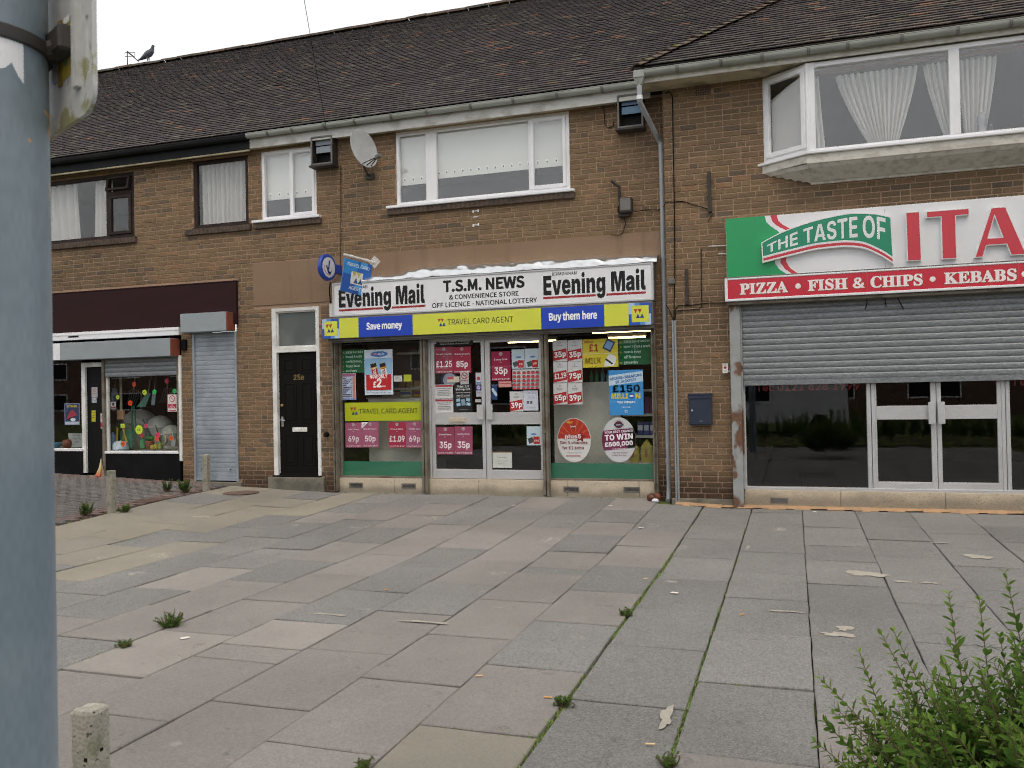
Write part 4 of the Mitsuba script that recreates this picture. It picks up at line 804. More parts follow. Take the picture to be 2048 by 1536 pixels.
s = Print(rect(0.478, 0.965, 1.63, 2.333), YP - 0.004, 'd9e6f2'); s.lay(rect(0.482, 0.955, 1.94, 2.20), '9cc6e6'); s.lay(ell(0.735, 2.262, 0.15, 0.045), '4f7fc4'); s.lay(ctext('lifestyle', 0.735, 2.248, 0.032, wmax=0.25, wt=800, size=40), 'e4ecf6'); s.lay(ctext('lifes', 0.665, 2.248, 0.032, wmax=0.13, wt=800, size=40), 'c0506a'); s.lay(rect(0.60, 0.88, 2.192, 2.197), '7f9cc0')
for cx, a, body in ((0.655, 12, 'b5252e'), (0.815, 12, 'e8e2e0')):
    b = rect(cx - 0.05, cx + 0.05, 1.90, 2.12); s.lay(affinity.rotate(rect(cx - 0.018, cx + 0.018, 2.12, 2.14), a, origin=(cx, 2.0)), 'c8c0a8'); s.lay(affinity.rotate(b, a, origin=(cx, 2.0)), body); s.lay(affinity.rotate(rect(cx - 0.05, cx + 0.05, 2.06, 2.12), a, origin=(cx, 2.0)), '2a1e1e'); s.lay(affinity.rotate(rect(cx - 0.05, cx + 0.05, 2.035, 2.062), a, origin=(cx, 2.0)), 'd8a83a')
    s.lay(affinity.rotate(text('CELL', cx - 0.075, cx + 0.075, 1.96, 0.05, wt=800, size=40), 102, origin=(cx, 1.985)), 'f0e8e0' if body[0] == 'b' else '9a2a2a')
s.lay(rect(0.508, 0.938, 1.705, 1.945), 'bf2528'); s.lay(ctext('NOW ONLY', 0.725, 1.885, 0.062, wmax=0.30, wt=900, size=70), 'f4f0ee'); s.lay(text('£', 0.63, 0.685, 1.745, 0.095, wt=850, size=70), 'f4f0ee'); s.lay(text('2', 0.69, 0.775, 1.745, 0.14, wt=850, size=80), 'f4f0ee'); s.lay(text('each', 0.785, 0.845, 1.748, 0.03, wt=600, size=30), 'f4f0ee'); s.lay(ctext('The friendly service in your area', 0.722, 1.655, 0.026, wmax=0.42, wt=400, size=36), '6a7488')
s.done('battery_poster', 'battery poster with NOW ONLY £2 on red in the left window', 'poster')
def notice(x0, x1, z0, z1, col, label, lines=0, head=None, name='notice', y=YP, line_col='777777', extra=None, txt=None):
    s = Print(rect(x0, x1, z0, z1), y, col); w, h = x1 - x0, z1 - z0; top = z1
    if head: s.lay(rect(x0 + w * 0.02, x1 - w * 0.02, z1 - h * 0.17, z1 - h * 0.03), head); top = z1 - h * 0.18
    for i in range(lines): z = top - (i + 1) * (top - z0) / (lines + 1.5); a = 0.1 + 0.05 * ((i * 5) % 3); s.lay(rect(x0 + w * a, x1 - w * a, z, z + h * 0.028 + 0.002), line_col)
    if extra: extra(s)
    s.done(name, label, 'notice'); return s
notice(0.978, 1.118, 1.828, 1.919, 'd8dad8', 'small white notice next to the battery poster', 4); notice(1.146, 1.275, 1.826, 1.930, 'c2c83e', 'plain small yellow card next to a white notice', 0)
def lic(s): 
    for i, t in enumerate(('Licensed to sell by retail', 'intoxicating drinks of all description', 'to be consumed off the premises')): s.lay(ctext(t, 2.01, 2.432 - i * 0.033, 0.021, wmax=0.53 - 0.1 * (i == 0), wt=600, size=36), 'c4c4c0')
notice(1.712, 2.305, 2.345, 2.462, '141416', 'black licence plate with white lettering above the left newsagent door', extra=lic, name='licence_plate', y=0.026)
def nosm(s): s.lay(ell(2.149, 1.89, 0.05), 'a83238'); s.lay(ell(2.149, 1.89, 0.038), 'b9b9bd'); s.lay(affinity.rotate(rect(2.105, 2.193, 1.885, 1.895), -45), 'a83238'); s.lay(rect(2.125, 2.175, 1.885, 1.895), '333333'); s.lay(ctext('No smoking', 2.149, 1.81, 0.02, wmax=0.11, size=30), '9a4048')
notice(2.08, 2.218, 1.763, 1.962, 'b9b9bd', 'grey no smoking notice hanging on the left newsagent door', extra=nosm, y=YP - 0.003)
def rw(x): return lambda s: s.lay(rect(x, x + 0.10, 1.84, 1.88), 'c4586a')
notice(1.868, 2.066, 1.795, 1.883, 'cfc7b8', 'small red and cream sticker on the left newsagent door', extra=rw(1.872), y=YP - 0.002, name='sticker')
s = Print(ell(1.90, 1.845, 0.14, 0.11), YP + 0.004, '27314e'); s.lay(ell(1.905, 1.835, 0.105, 0.10), '8d96a6'); s.lay(text('P', 1.87, 1.91, 1.82, 0.06, wt=850, size=50), '27314e'); s.done('round_sticker', 'round blue sticker behind the notices on the left newsagent door', 'sticker')
notice(1.665, 1.958, 1.552, 1.765, 'd6d6d8', 'upper of two white notices with a red heading on the left newsagent door', 5, 'b04048'); notice(1.664, 1.958, 1.342, 1.545, 'd6d6d8', 'lower of two white notices with a red heading on the left newsagent door', 5, 'b04048')
def und(s):
    for i, (t, hh) in enumerate((("Think 21?", 0.03), ('Underage limit', 0.03), ('If you are lucky enough to look', 0.017), ('under 21 be asked', 0.017))): s.lay(ctext(t, 2.12, 1.715 - i * 0.042, hh, wmax=0.23, wt=800, size=40), 'd8d8d8')
    s.lay(ctext('Have you your ID?', 2.12, 1.565, 0.022, wmax=0.22, wt=700, size=36), 'b0b4b8')
    for x, z in ((2.04, 1.525), (2.20, 1.53), (2.045, 1.46), (2.205, 1.465)): s.lay(affinity.rotate(rect(x - 0.032, x + 0.032, z - 0.022, z + 0.022), 12 if x < 2.1 else -8), '9cc4d8')
    s.lay(affinity.rotate(rect(2.09, 2.155, 1.445, 1.54), 8), '7f97a6'); s.lay(rect(2.06, 2.2, 1.385, 1.39), '909090')
notice(1.974, 2.262, 1.352, 1.76, '1d2327', 'dark proof of age poster on the left newsagent door', extra=und, y=YP + 0.001, name='age_poster')
def stk(s): s.lay(ell(2.372, 1.845, 0.028), 'b05058'); s.lay(rect(2.335, 2.41, 1.765, 1.79), '6a88c0')
notice(2.328, 2.417, 1.755, 1.93, 'cdd2d8', 'upper white sticker beside the left door handle', extra=stk, name='sticker')
def stk2(s): s.lay(rect(2.327, 2.416, 1.665, 1.752), '3a3a86'); s.lay(ell(2.371, 1.708, 0.03), 'c9c3d6'); s.lay(text('16', 2.353, 2.389, 1.697, 0.022, wt=800, size=30), '8a3a58')
notice(2.327, 2.416, 1.57, 1.752, 'b9bac4', 'purple topped sticker beside the left door handle', 3, extra=stk2, name='sticker', line_col='8a8a9a'); notice(2.31, 2.405, 1.49, 1.535, 'bcc0bc', 'tiny grey sticker just above the left door handle', 1, name='sticker')
def phone(x0, col): return lambda s: (s.lay(ell(x0 + 0.105, 2.14, 0.045, 0.015), '6a86c0'), s.lay(affinity.rotate(rect(x0 + 0.02, x0 + 0.10, 2.0, 2.075), 20), col), s.lay(rect(x0 + 0.095, x0 + 0.185, 1.985, 2.095), 'b8282e'), s.lay(text('£8', x0 + 0.115, x0 + 0.165, 2.03, 0.025, wt=800, size=30), 'eeeeee'))
notice(2.90, 3.098, 1.972, 2.257, 'c8d6de', 'left of two pale phone posters on the right newsagent door', extra=phone(2.90, '4a5a52'), name='phone_poster'); notice(3.107, 3.316, 1.971, 2.26, 'c8d6de', 'right of two pale phone posters on the right newsagent door', extra=phone(3.117, '2f5a4a'), name='phone_poster')
def ph2(s): s.lay(ell(3.215, 1.01, 0.045, 0.015), '6a86c0'); s.lay(affinity.rotate(rect(3.13, 3.21, 0.88, 0.96), 20), '4a4a52'); s.lay(rect(3.21, 3.305, 0.868, 0.975), 'b8282e'); s.lay(text('£3.50', 3.22, 3.295, 0.905, 0.022, wt=800, size=30), 'eeeeee')
notice(3.108, 3.318, 0.848, 1.126, 'c8dbe4', 'pale blue phone poster low on the right newsagent door', extra=ph2, name='phone_poster')
def grid(s):
    for i in range(5):
        for j in range(6): x = 2.912 + j * 0.068 + (0.012 if j > 1 else 0); z = 1.91 - i * 0.058; s.lay(rect(x, x + 0.052, z - 0.018, z + 0.012), 'b84048'); s.lay(rect(x + 0.006, x + 0.046, z + 0.014, z + 0.024), '4a4a54')
notice(2.905, 3.32, 1.668, 1.96, 'd2d0d2', 'red and white lottery results grid on the right newsagent door', extra=grid, name='results_grid')
def hand(s): s.lay(text('CARLING', 3.10, 3.27, 1.595, 0.030, wt=300, size=40), '8a90a8'); s.lay(text('£1.75', 3.15, 3.24, 1.535, 0.035, wt=300, size=40), '8a90a8'); s.lay(rect(3.12, 3.155, 1.455, 1.495), '666a78'); s.lay(rect(3.17, 3.205, 1.455, 1.495), '666a78'); s.lay(text('4 pack', 3.11, 3.25, 1.39, 0.022, wt=300, size=30), '9aa0b4')
notice(3.066, 3.292, 1.355, 1.648, 'd2d8e4', 'handwritten white price sheet on the right newsagent door', extra=hand, name='handwritten_notice'); notice(2.688, 2.886, 1.705, 1.793, 'd49a94', 'small pink sticker under the Energy Drink poster of the right door', extra=lambda s: s.lay(rect(2.70, 2.87, 1.75, 1.765), 'b05a5a'), name='sticker')
notice(2.575, 2.662, 1.522, 1.745, '2c4a78', 'dark blue sticker with a white card at the right door edge', extra=lambda s: s.lay(affinity.rotate(rect(2.60, 2.64, 1.57, 1.70), 35), 'c8d4e0'), name='sticker')
def cert(s): s.lay(rect(2.572, 2.872, 0.735, 0.75), '9c8a6c'); s.lay(ctext('Stop Smoking', 2.722, 0.66, 0.02, wmax=0.14, size=30, wt=400), '8a8a84'); s.lay(ctext('Certificate of the shop', 2.722, 0.61, 0.012, wmax=0.2, size=30, wt=400), '9a9a94'); s.lay(ctext('Support', 2.70, 0.57, 0.016, wmax=0.12, size=30, wt=400), '8a8a84')
notice(2.572, 2.872, 0.514, 0.75, 'd0d2cc', 'framed white certificate at the bottom of the right newsagent door', extra=cert, name='certificate')
s = Print(rect(3.972, 4.487, 1.957, 2.362), YP - 0.003, 'd8c93a'); s.lay(rect(3.972, 4.487, 2.150, 2.156), 'f0ecd0'); s.lay(text('BREAD', 4.0, 4.125, 2.305, 0.035, wt=800, size=40), 'a8482a'); s.lay(text('£1', 4.07, 4.20, 2.185, 0.105, wt=700, size=80), 'b0321e'); s.lay(text('MILK', 4.01, 4.24, 2.01, 0.088, wt=600, size=80), 'b0321e'); s.lay(rect(4.11, 4.115, 1.965, 1.985), '4a4436'); s.lay(rect(4.15, 4.18, 1.97, 1.975), '4a4436')
ph = affinity.rotate(rect(4.29, 4.42, 2.19, 2.345), -28); s.lay(ph, '34406a'); s.lay(affinity.scale(ph, 0.72, 0.7), '7fa4cc'); s.lay(affinity.rotate(rect(4.26, 4.31, 2.165, 2.20), -28), 'c8b464')
mk = Polygon([(4.28, 1.965), (4.31, 2.08), (4.36, 2.145), (4.45, 2.11), (4.465, 2.07), (4.43, 1.975)]); s.lay(mk, 'dfe2dc'); s.lay(Polygon([(4.30, 2.06), (4.40, 1.99), (4.415, 2.01), (4.31, 2.085)]), '23272c')
s.done('bread_and_milk_poster', 'yellow poster with BREAD £1 above MILK', 'poster')
s = Print(rect(4.345, 4.832, 1.272, 1.910), YP - 0.003, '3d97d8'); s.lay(Polygon([(4.345, 1.690), (4.832, 1.745), (4.832, 1.890), (4.345, 1.835)]), 'c3d9ea'); s.lay(affinity.rotate(text('RECORD-BREAKING', 4.36, 4.815, 1.79, 0.04, wt=900, size=50), 6.5), '2f6fae'); s.lay(affinity.rotate(text('UK JACKPOT!', 4.44, 4.73, 1.735, 0.04, wt=900, size=50), 6.5), '2f6fae')
s.lay(text('£150', 4.395, 4.785, 1.595, 0.105, wt=900, size=80), 'd2c42c'); s.lay(text('MILLI', 4.378, 4.615, 1.505, 0.075, wt=900, size=80), 'd2c42c'); s.lay(ell(4.665, 1.542, 0.042, 0.036), '2c5ca0'); s.lay(ell(4.665, 1.542, 0.03, 0.014), 'd8dce6'); s.lay(text('N', 4.72, 4.79, 1.505, 0.075, wt=900, size=60), 'd2c42c')
s.lay(ctext('THIS TUESDAY.', 4.59, 1.44, 0.03, wmax=0.26, wt=900, size=40), 'e8f0f8'); s.lay(ctext('Play here', 4.585, 1.375, 0.022, wmax=0.12, wt=500, size=30), 'd8e6f4'); s.lay(ell(4.585, 1.325, 0.02), 'c8dcf0'); s.lay(ell(4.585, 1.325, 0.012), '3d97d8')
s.done('jackpot_poster', 'blue jackpot poster reading £150 MILLION in the right newsagent window', 'poster')
g = ell(3.818, 0.922, 0.247, 0.318); s = Print(g, YP - 0.002, 'd9d9d8'); s.lay(g.buffer(-0.008).intersection(rect(3.5, 4.2, 0.942, 1.3)), 'b8342a'); s.lay(unary_union([Polygon([(3.818, 0.95), (3.818 + math.cos(a) * 0.4, 0.95 + math.sin(a) * 0.4), (3.818 + math.cos(a + 0.09) * 0.4, 0.95 + math.sin(a + 0.09) * 0.4)]) for a in (0.5, 0.9, 1.3, 1.8, 2.3, 2.7)]).intersection(g.buffer(-0.01)), 'c9623c')
s.lay(text('New', 3.715, 3.80, 1.165, 0.03, wt=800, size=40), 'e0c23a'); s.lay(star(3.815, 1.115, 0.05, 5, 0.45), '8c2a24'); s.lay(text('play', 3.775, 3.855, 1.108, 0.024, wt=800, size=30), 'e8d8d4'); s.lay(affinity.rotate(star(3.915, 0.965, 0.085, 5, 0.45), 12), '7c1a20')
t = text('plus5', 3.685, 3.925, 0.945, 0.062, wt=850, size=60); s.lay(t.buffer(0.006), '7c2a30'); s.lay(t, 'ead0cf'); s.lay(text('Get 5 chances', 3.612, 4.015, 0.865, 0.044, wt=650, size=50), '7c2c30'); s.lay(text('for £1 extra', 3.645, 3.965, 0.79, 0.046, wt=650, size=50), '7c2c30'); s.lay(ctext('See playslips for more terms', 3.815, 0.735, 0.014, wmax=0.24, size=30, wt=400), '9a7a7a'); s.lay(rect(3.70, 3.91, 0.69, 0.705), 'b07070')
s.done('lottery_disc', 'oval red and white disc reading plus5 in the right newsagent window', 'poster')
g = ell(4.470, 0.925, 0.243, 0.318); s = Print(g, YP - 0.002, 'cfd0d4'); s.lay(ell(4.472, 1.14, 0.072), 'b4b6bc'); s.lay(ell(4.472, 1.14, 0.055, 0.05), '5a2038'); s.lay(rect(4.405, 4.54, 1.125, 1.15), '34345a'); s.lay(text('lotto', 4.435, 4.51, 1.13, 0.016, wt=700, size=30), 'e0e0e8')
s.lay(Polygon([(4.2, 1.05), (4.75, 1.10), (4.75, 0.82), (4.2, 0.765)]), '74204e'); s.lay(affinity.rotate(text('YOUR BEST CHANCE', 4.265, 4.675, 1.025, 0.033, wt=800, size=50), 4), 'e6dce4'); s.lay(affinity.rotate(text('TO WIN', 4.268, 4.672, 0.925, 0.082, wt=900, size=70), 4), 'f0e8ee'); s.lay(affinity.rotate(text('£500,000', 4.268, 4.672, 0.838, 0.064, wt=900, size=60), 4), 'f0e8ee'); s.lay(affinity.rotate(rect(4.37, 4.57, 0.795, 0.805), 4), 'c8a8bc'); s.lay(ctext('Play Wednesday,', 4.48, 0.735, 0.018, wmax=0.22, wt=500, size=36), '74345a'); s.lay(ctext('Friday & Saturday', 4.47, 0.70, 0.018, wmax=0.24, wt=500, size=36), '74345a')
s.done('lottery_disc', 'oval white disc with a purple band reading TO WIN £500,000', 'poster')

# things behind the newsagent glass
DPn = thing('display_panel', 'pale display back panel behind the left newsagent window', 'panel'); q = M(); q.box(0.374, 1.52, 0.35, 0.37, 0.345, 1.565, 0.004); add('board', q, 'panel_pale', DPn)
DP2 = thing('display_panel', 'pale grey display back panel filling the right newsagent window behind the posters', 'panel'); q = M(); q.box(3.43, 4.30, 0.40, 0.42, 0.345, 1.755, 0.004); q.box(4.30, 4.56, 0.40, 0.42, 0.345, 0.95, 0.004); q.box(4.30, 4.44, 0.40, 0.42, 0.95, 1.755, 0.004); add('board', q, 'panel_pale', DP2)
SH = thing('shelf_unit', 'white wall shelves behind the left newsagent window', 'shelves'); q = M()
q.box(0.76, 1.45, 0.62, 0.82, 2.275, 2.305, 0.003); q.box(0.74, 1.45, 0.55, 0.82, 1.70, 1.735, 0.003); q.box(0.2, 1.45, 0.60, 0.85, 1.565, 1.585); add('shelf', q, 'panel_pale', SH); q = M(); q.box(0.1, 1.48, 0.86, 0.88, 0.4, 2.5); add('back_board', q, 'room_mid', SH)
def pack(x0, x1, y0, y1, z0, z1, col, label, band=None, name='carton', group=None, cat='carton'):
    q = M(); q.box(x0, x1, y0, y1, z0, z1, 0.004, C(col))
    if band: q.flat(rect(x0 + 0.006, x1 - 0.006, z0 + (z1 - z0) * 0.35, z0 + (z1 - z0) * 0.75), y0 - 0.001, C(band))
    return add(name, q, 'goods', None, color=True, label=label, cat=cat, group=group)
for i, (x, w, h, col, bd) in enumerate(((0.50, 0.13, 0.09, '9a9a94', '5a6478'), (0.66, 0.14, 0.08, 'a8a296', '6a5a50'), (0.83, 0.19, 0.11, 'c8c4a8', '5c6c98'), (1.05, 0.13, 0.12, 'c8a838', '7a4a7a'), (1.20, 0.09, 0.12, '6a88a8', 'c0b8c8'), (1.31, 0.12, 0.10, 'b09aa8', '8a6a98'))):
    pack(x, x + w, 0.58, 0.70, 1.586, 1.586 + h, col, ('grey carton half hidden below the battery poster', 'second grey carton, just right of the battery poster foot', 'wide cream carton with a blue panel above the yellow strip', 'mustard yellow carton above the yellow travel card strip', 'narrow blue carton above the yellow travel card strip', 'mauve carton at the shutter guide end above the yellow strip')[i], bd, group='cartons on the left window shelf')
for i, (x, h, col) in enumerate(((0.80, 0.11, '7a6a50'), (0.93, 0.12, '8a7a58'), (1.06, 0.11, '9a845c'), (1.19, 0.13, '7a6058'), (1.31, 0.11, '8a7468'))): pack(x, x + 0.11, 0.60, 0.70, 1.736, 1.736 + h, col, ('dark olive carton behind the battery poster on the upper shelf', 'olive carton just behind the battery poster edge on the upper shelf', 'tan carton on the upper shelf below the white notice', 'reddish brown carton on the upper shelf below the yellow card', 'brown carton on the upper shelf beside the shutter guide')[i], None, group='cartons on the upper shelf')
SR = thing('shelf_unit', 'white shelves at the right edge of the right newsagent window', 'shelves'); q = M()
for z in (0.93, 1.245, 1.60): q.add(np.array([(4.45, 0.5, z), (4.97, 0.35, z), (4.97, 1.2, z), (4.45, 1.2, z), (4.45, 0.5, z + 0.035), (4.97, 0.35, z + 0.035), (4.97, 1.2, z + 0.035), (4.45, 1.2, z + 0.035)]), [[3, 2, 1, 0], [4, 5, 6, 7], [0, 1, 5, 4], [1, 2, 6, 5], [3, 0, 4, 7]])
add('shelf', q, 'panel_pale', SR); q = M(); q.box(4.965, 4.985, 0.3, 1.2, 0.35, 1.9); add('side_board', q, 'room_light', SR)
for i in range(3): pack(4.76 + i * 0.075, 4.83 + i * 0.075, 0.55, 0.7, 1.281, 1.52 - 0.01 * i, '6a3a62', ('purple carton nearest the jackpot poster edge', 'middle purple carton of three beside the jackpot poster', 'purple carton nearest the window edge')[i], None, group='purple cartons')
for i in range(3): pack(4.655 + i * 0.09, 4.738 + i * 0.09, 0.52, 0.62, 0.966, 1.16, '4a4e86', ('blue and white carton nearest the purple lottery disc', 'middle blue and white carton of three on the right shelf', 'blue and white carton nearest the window edge')[i], 'c8ccd8', group='blue and white cartons')
for i, (x, sc, lb) in enumerate(((4.60, 0.9, 'yellow bag behind the purple lottery disc'), (4.80, 1.0, 'yellow bag standing at the right edge of the newsagent window'))):
    q = M(); sec = []
    for s_, w, d in ((0, 0.085, 0.05), (0.35, 0.095, 0.06), (0.7, 0.085, 0.045), (0.88, 0.04, 0.02), (1.0, 0.012, 0.004)):
        an = np.arange(16) * 2 * np.pi / 16; sec.append(np.stack([x + w * np.sign(np.cos(an)) * np.abs(np.cos(an)) ** 0.6, 0.45 + d * np.sign(np.sin(an)) * np.abs(np.sin(an)) ** 0.6, np.full(16, 0.575 + s_ * 0.33 * sc)], 1))
    k, jj = np.meshgrid(np.arange(4), np.arange(16), indexing='ij'); q.add(np.concatenate(sec), np.stack([k * 16 + jj, k * 16 + (jj + 1) % 16, (k + 1) * 16 + (jj + 1) % 16, (k + 1) * 16 + jj], -1).reshape(-1, 4), C('b0a42a'))
    t = text('SNAX', x - 0.06, x + 0.06, 0, 0.035, wt=800, size=40); q.flat(affinity.translate(affinity.rotate(t, 90), 0, 0.70), 0.383, C('a03a3a')); add('bag', q, 'goods', None, smooth=False, color=True, label=lb, cat='bag')
q = M(); q.box(4.44, 4.97, 0.35, 0.95, 0.40, 0.572); add('plinth_board', q, 'room_light', SR)
def bottle(x, y, z, h, r, col, label, group):
    q = M(); q.lathe([(0, 0), (r, 0), (r, h * 0.55), (r * 0.9, h * 0.64), (r * 0.36, h * 0.78), (r * 0.34, h * 0.96), (r * 0.4, h), (0, h)], (x, y, z), 14, C(col)); return add('bottle', q, 'gloss', None, smooth=35, label=label, cat='bottle', group=group) if False else add('bottle', q, 'goods', None, color=True, label=label, cat='bottle', group=group)
for i, (x, col) in enumerate(((4.00, '1c6a40'), (4.08, '1f7a4a'), (4.17, '3a8a8a'), (4.25, '4a9aa0'), (4.33, '303a44'), (4.41, '2a4a40'))): bottle(x, 0.46, 1.757 if x < 4.44 else 1.6, 0.16 + 0.02 * (i % 3), 0.03, col, ('dark green bottle leftmost on top of the pale panel', 'green bottle second from left on the pale panel', 'teal bottle on the pale panel under the milk carton', 'pale teal bottle on the pale panel', 'nearly black bottle on the pale panel', 'dark green bottle beside the jackpot poster')[i], 'bottles on the display panel')
# ---------------------------------------------------------------- hardware shopfront
HS = thing('hardware_shopfront', 'hardware shop front with maroon board, roller shutters and a window full of tools', 'shopfront')
q = M(); q.box(-12, -1.785, -0.055, 0.0, 2.835, 3.53, 0.004); q.box(-12, -1.775, -0.062, -0.0, 3.53, 3.55, 0.003); add('fascia_board', q, 'maroon', HS, label='blank maroon fascia board')
q = M(); q.box(-12, -2.905, -0.085, 0.0, 2.70, 2.833, 0.004); q.box(-12, -2.905, -0.095, -0.085, 2.78, 2.80, 0.002); add('awning_rail', q, 'upvc', HS); q = M(); q.box(-5.25, -5.02, -0.087, -0.083, 2.74, 2.77); add('slot', q, 'black', HS)
q = M(); q.box(-12, -2.975, -0.22, 0.0, 2.345, 2.645, 0.004); add('shutter_box', q, 'galv_box', HS); q = M(); q.box(-2.974, -2.955, -0.215, 0.0, 2.35, 2.64, 0.003); add('end_plate', q, 'primer', HS, label='red primer end plate')
P('primer', weathered((0.25, 0.065, 0.035), (0.16, 0.05, 0.03), 0.5, 8.0), 0.7)
for x0, x1 in ((-5.52, -5.30),): q = M(); q.box(x0, x1, -0.224, -0.2, 2.352, 2.64); add('cover_strip', q, 'upvc', HS)
q = M(); q.box(-2.76, -1.868, -0.22, 0.0, 2.722, 3.03, 0.004); add('shutter_box', q, 'galv_box', HS, label='galvanised shutter box over the closed narrow shutter'); q = M(); q.box(-1.867, -1.845, -0.215, 0.0, 2.727, 3.025, 0.003); add('end_plate', q, 'primer', HS)
def slats(holder, x0, x1, z0, z1, y, pitch, mat, depth=0.0032, name='slat'):
    n = max(1, round((z1 - z0) / pitch)); p = (z1 - z0) / n
    pro = [(0.006, 0.0), (-depth * 0.4, p * 0.05), (-depth * 0.85, p * 0.22), (-depth, p * 0.5), (-depth * 0.85, p * 0.76), (-depth * 0.4, p * 0.92), (0.006, p * 0.955), (0.006, p)]
    v = np.array([(x, y + a, b) for x in (x0, x1) for a, b in pro]); k = np.arange(len(pro) - 1); L_ = len(pro)
    d = mikit.ply((v, np.stack([k, L_ + k, L_ + k + 1, k + 1], 1)), mat)
    for i in range(n): add(name, d, None, holder, to_world=T4().translate([0, 0, float(z0 + i * p)]))
SD = newkey(HS + '__shutter'); labels[SD] = {'label': 'closed blue grey roller shutter over the narrow doorway'}
slats(SD, -2.655, -1.86, 0.33, 2.72, 0.012, 0.0765, 'slat_blue')
q = M(); q.box(-2.655, -1.86, -0.008, 0.03, 0.265, 0.33, 0.004); add('bottom_rail', q, 'slat_blue', SD); q = M(); q.box(-2.692, -2.655, -0.02, 0.05, 0.25, 2.72, 0.004); q.box(-1.86, -1.825, -0.02, 0.05, 0.25, 2.72, 0.004); add('guide', q, 'slat_blue', SD)
q = M()
for x in (-2.55, -1.98): q.lathe([(0, -0.006), (0.012, -0.006), (0.014, 0.0)], (x, -0.008, 0.455), 12, axis='y')
add('rivet', q, 'dark_metal', SD)
SD2 = newkey(HS + '__shutter'); labels[SD2] = {'label': 'partly raised shutter above the hardware window'}
slats(SD2, -4.53, -3.01, 2.03, 2.35, 0.0, 0.078, 'galv', 0.009)
q = M(); q.box(-4.59, -4.535, -0.03, 0.06, 0.28, 2.36, 0.005); q.box(-3.01, -2.975, -0.03, 0.06, 0.75, 2.36, 0.005); add('shutter_guide', q, 'guide', HS)
q = M(); q.box(-2.975, -2.925, -0.03, 0.02, 0.585, 2.36, 0.005); add('cable_cover', q, 'white_paint', HS)
q = M(); q.box(-2.90, -2.80, -0.06, 0.0, 2.44, 2.62, 0.008); add('switch_box', q, 'black', HS)
q = M(); q.box(-4.535, -2.98, -0.012, 0.1, 0.20, 0.705, 0.004); q.box(-9.0, -5.06, -0.012, 0.1, 0.25, 0.745, 0.004); add('stall_riser', q, 'blackboard', HS, label='black painted boards below the windows')
q = M(); q.box(-4.55, -3.0, -0.03, 0.12, 0.706, 0.75, 0.006); q.box(-9.0, -5.045, -0.03, 0.12, 0.746, 0.792, 0.006); add('sill', q, 'upvc', HS)
q = M(); q.box(-4.54, -4.51, 0.02, 0.08, 0.75, 2.35, 0.004); q.box(-3.035, -3.005, 0.02, 0.08, 0.75, 2.35, 0.004); q.box(-5.085, -5.0, 0.02, 0.1, 0.36, 2.30, 0.005); q.box(-5.0, -4.60, 0.02, 0.1, 2.22, 2.30, 0.005); add('frame', q, 'white_paint', HS)
pane(HS, -4.51, -3.035, 0.75, 2.34, 0.05, 'hardware window pane'); pane(HS, -9.0, -5.085, 0.79, 2.35, 0.05, 'dark window pane left of the hardware door')
q = M(); q.box(-5.0, -4.6, 0.065, 0.105, 0.36, 2.22); add('door', q, 'black', HS, label='dark glazed hardware door covered in stickers')
q = M(); q.box(-9.0, -4.5, -0.12, 0.4, 0.0, 0.315, 0.01); add('doorstep', q, 'concrete', HS)
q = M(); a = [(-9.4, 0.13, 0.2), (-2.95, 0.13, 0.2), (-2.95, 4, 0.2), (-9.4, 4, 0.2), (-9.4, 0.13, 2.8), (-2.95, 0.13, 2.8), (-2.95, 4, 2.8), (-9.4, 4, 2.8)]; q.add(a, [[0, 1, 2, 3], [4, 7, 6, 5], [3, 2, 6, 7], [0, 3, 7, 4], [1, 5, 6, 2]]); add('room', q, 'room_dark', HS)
q = M(); q.box(-4.5, -3.0, 0.12, 1.6, 0.70, 0.735); q.box(-8.9, -5.1, 0.12, 1.2, 0.74, 0.776); add('display_shelf', q, 'room_mid', HS)
# goods in the hardware window
def good(name, mesh, label, cat=None, group=None, mat='goods', smooth=False): return add(name, mesh, mat, None, color=True, smooth=smooth, label=label, cat=cat or name.replace('_', ' '), group=group)
def bin_(x, y, z, r, h, label):
    t = thing('bin', label, 'bin'); q = M(); q.lathe([(0, 0), (r * 0.8, 0), (r, h * 0.62), (r * 1.04, h * 0.63), (r * 1.04, h * 0.66)], (x, y, z), 22, C('a9aca6')); add('body', q, 'goods', t, smooth=True, color=True)
    q = M(); q.lathe([(r * 1.06, h * 0.64), (r * 1.05, h * 0.70), (r * 0.85, h * 0.86), (r * 0.45, h * 0.97), (0, h)], (x, y, z), 22, C('b4b8b0')); add('lid', q, 'goods', t, smooth=True, color=True)
bin_(-4.66, 0.95, 0.738, 0.29, 0.72, 'tall pale grey lidded bin at the back of the hardware window'); bin_(-4.12, 0.85, 0.738, 0.22, 0.60, 'middle grey lidded bin with a red sticker in the hardware window'); bin_(-3.78, 0.75, 0.738, 0.17, 0.43, 'short grey lidded bin in the hardware window')
q = M(); q.lathe([(0.135, 0.0), (0.138, 0.03), (0.128, 0.09), (0.09, 0.135), (0, 0.15)], (-4.46, 0.25, 0.765), 20, C('bcd0dc')); q.add(np.array([(-4.40, 0.14, 0.765), (-4.27, 0.13, 0.758), (-4.27, 0.26, 0.758), (-4.38, 0.36, 0.765), (-4.40, 0.14, 0.775), (-4.27, 0.13, 0.766), (-4.27, 0.26, 0.766), (-4.38, 0.36, 0.775)]), [[4, 5, 6, 7], [3, 2, 1, 0], [0, 1, 5, 4], [1, 2, 6, 5]], C('6a7a80')); good('hard_hat', q, 'pale blue hard hat with an orange price sticker', 'hard hat')
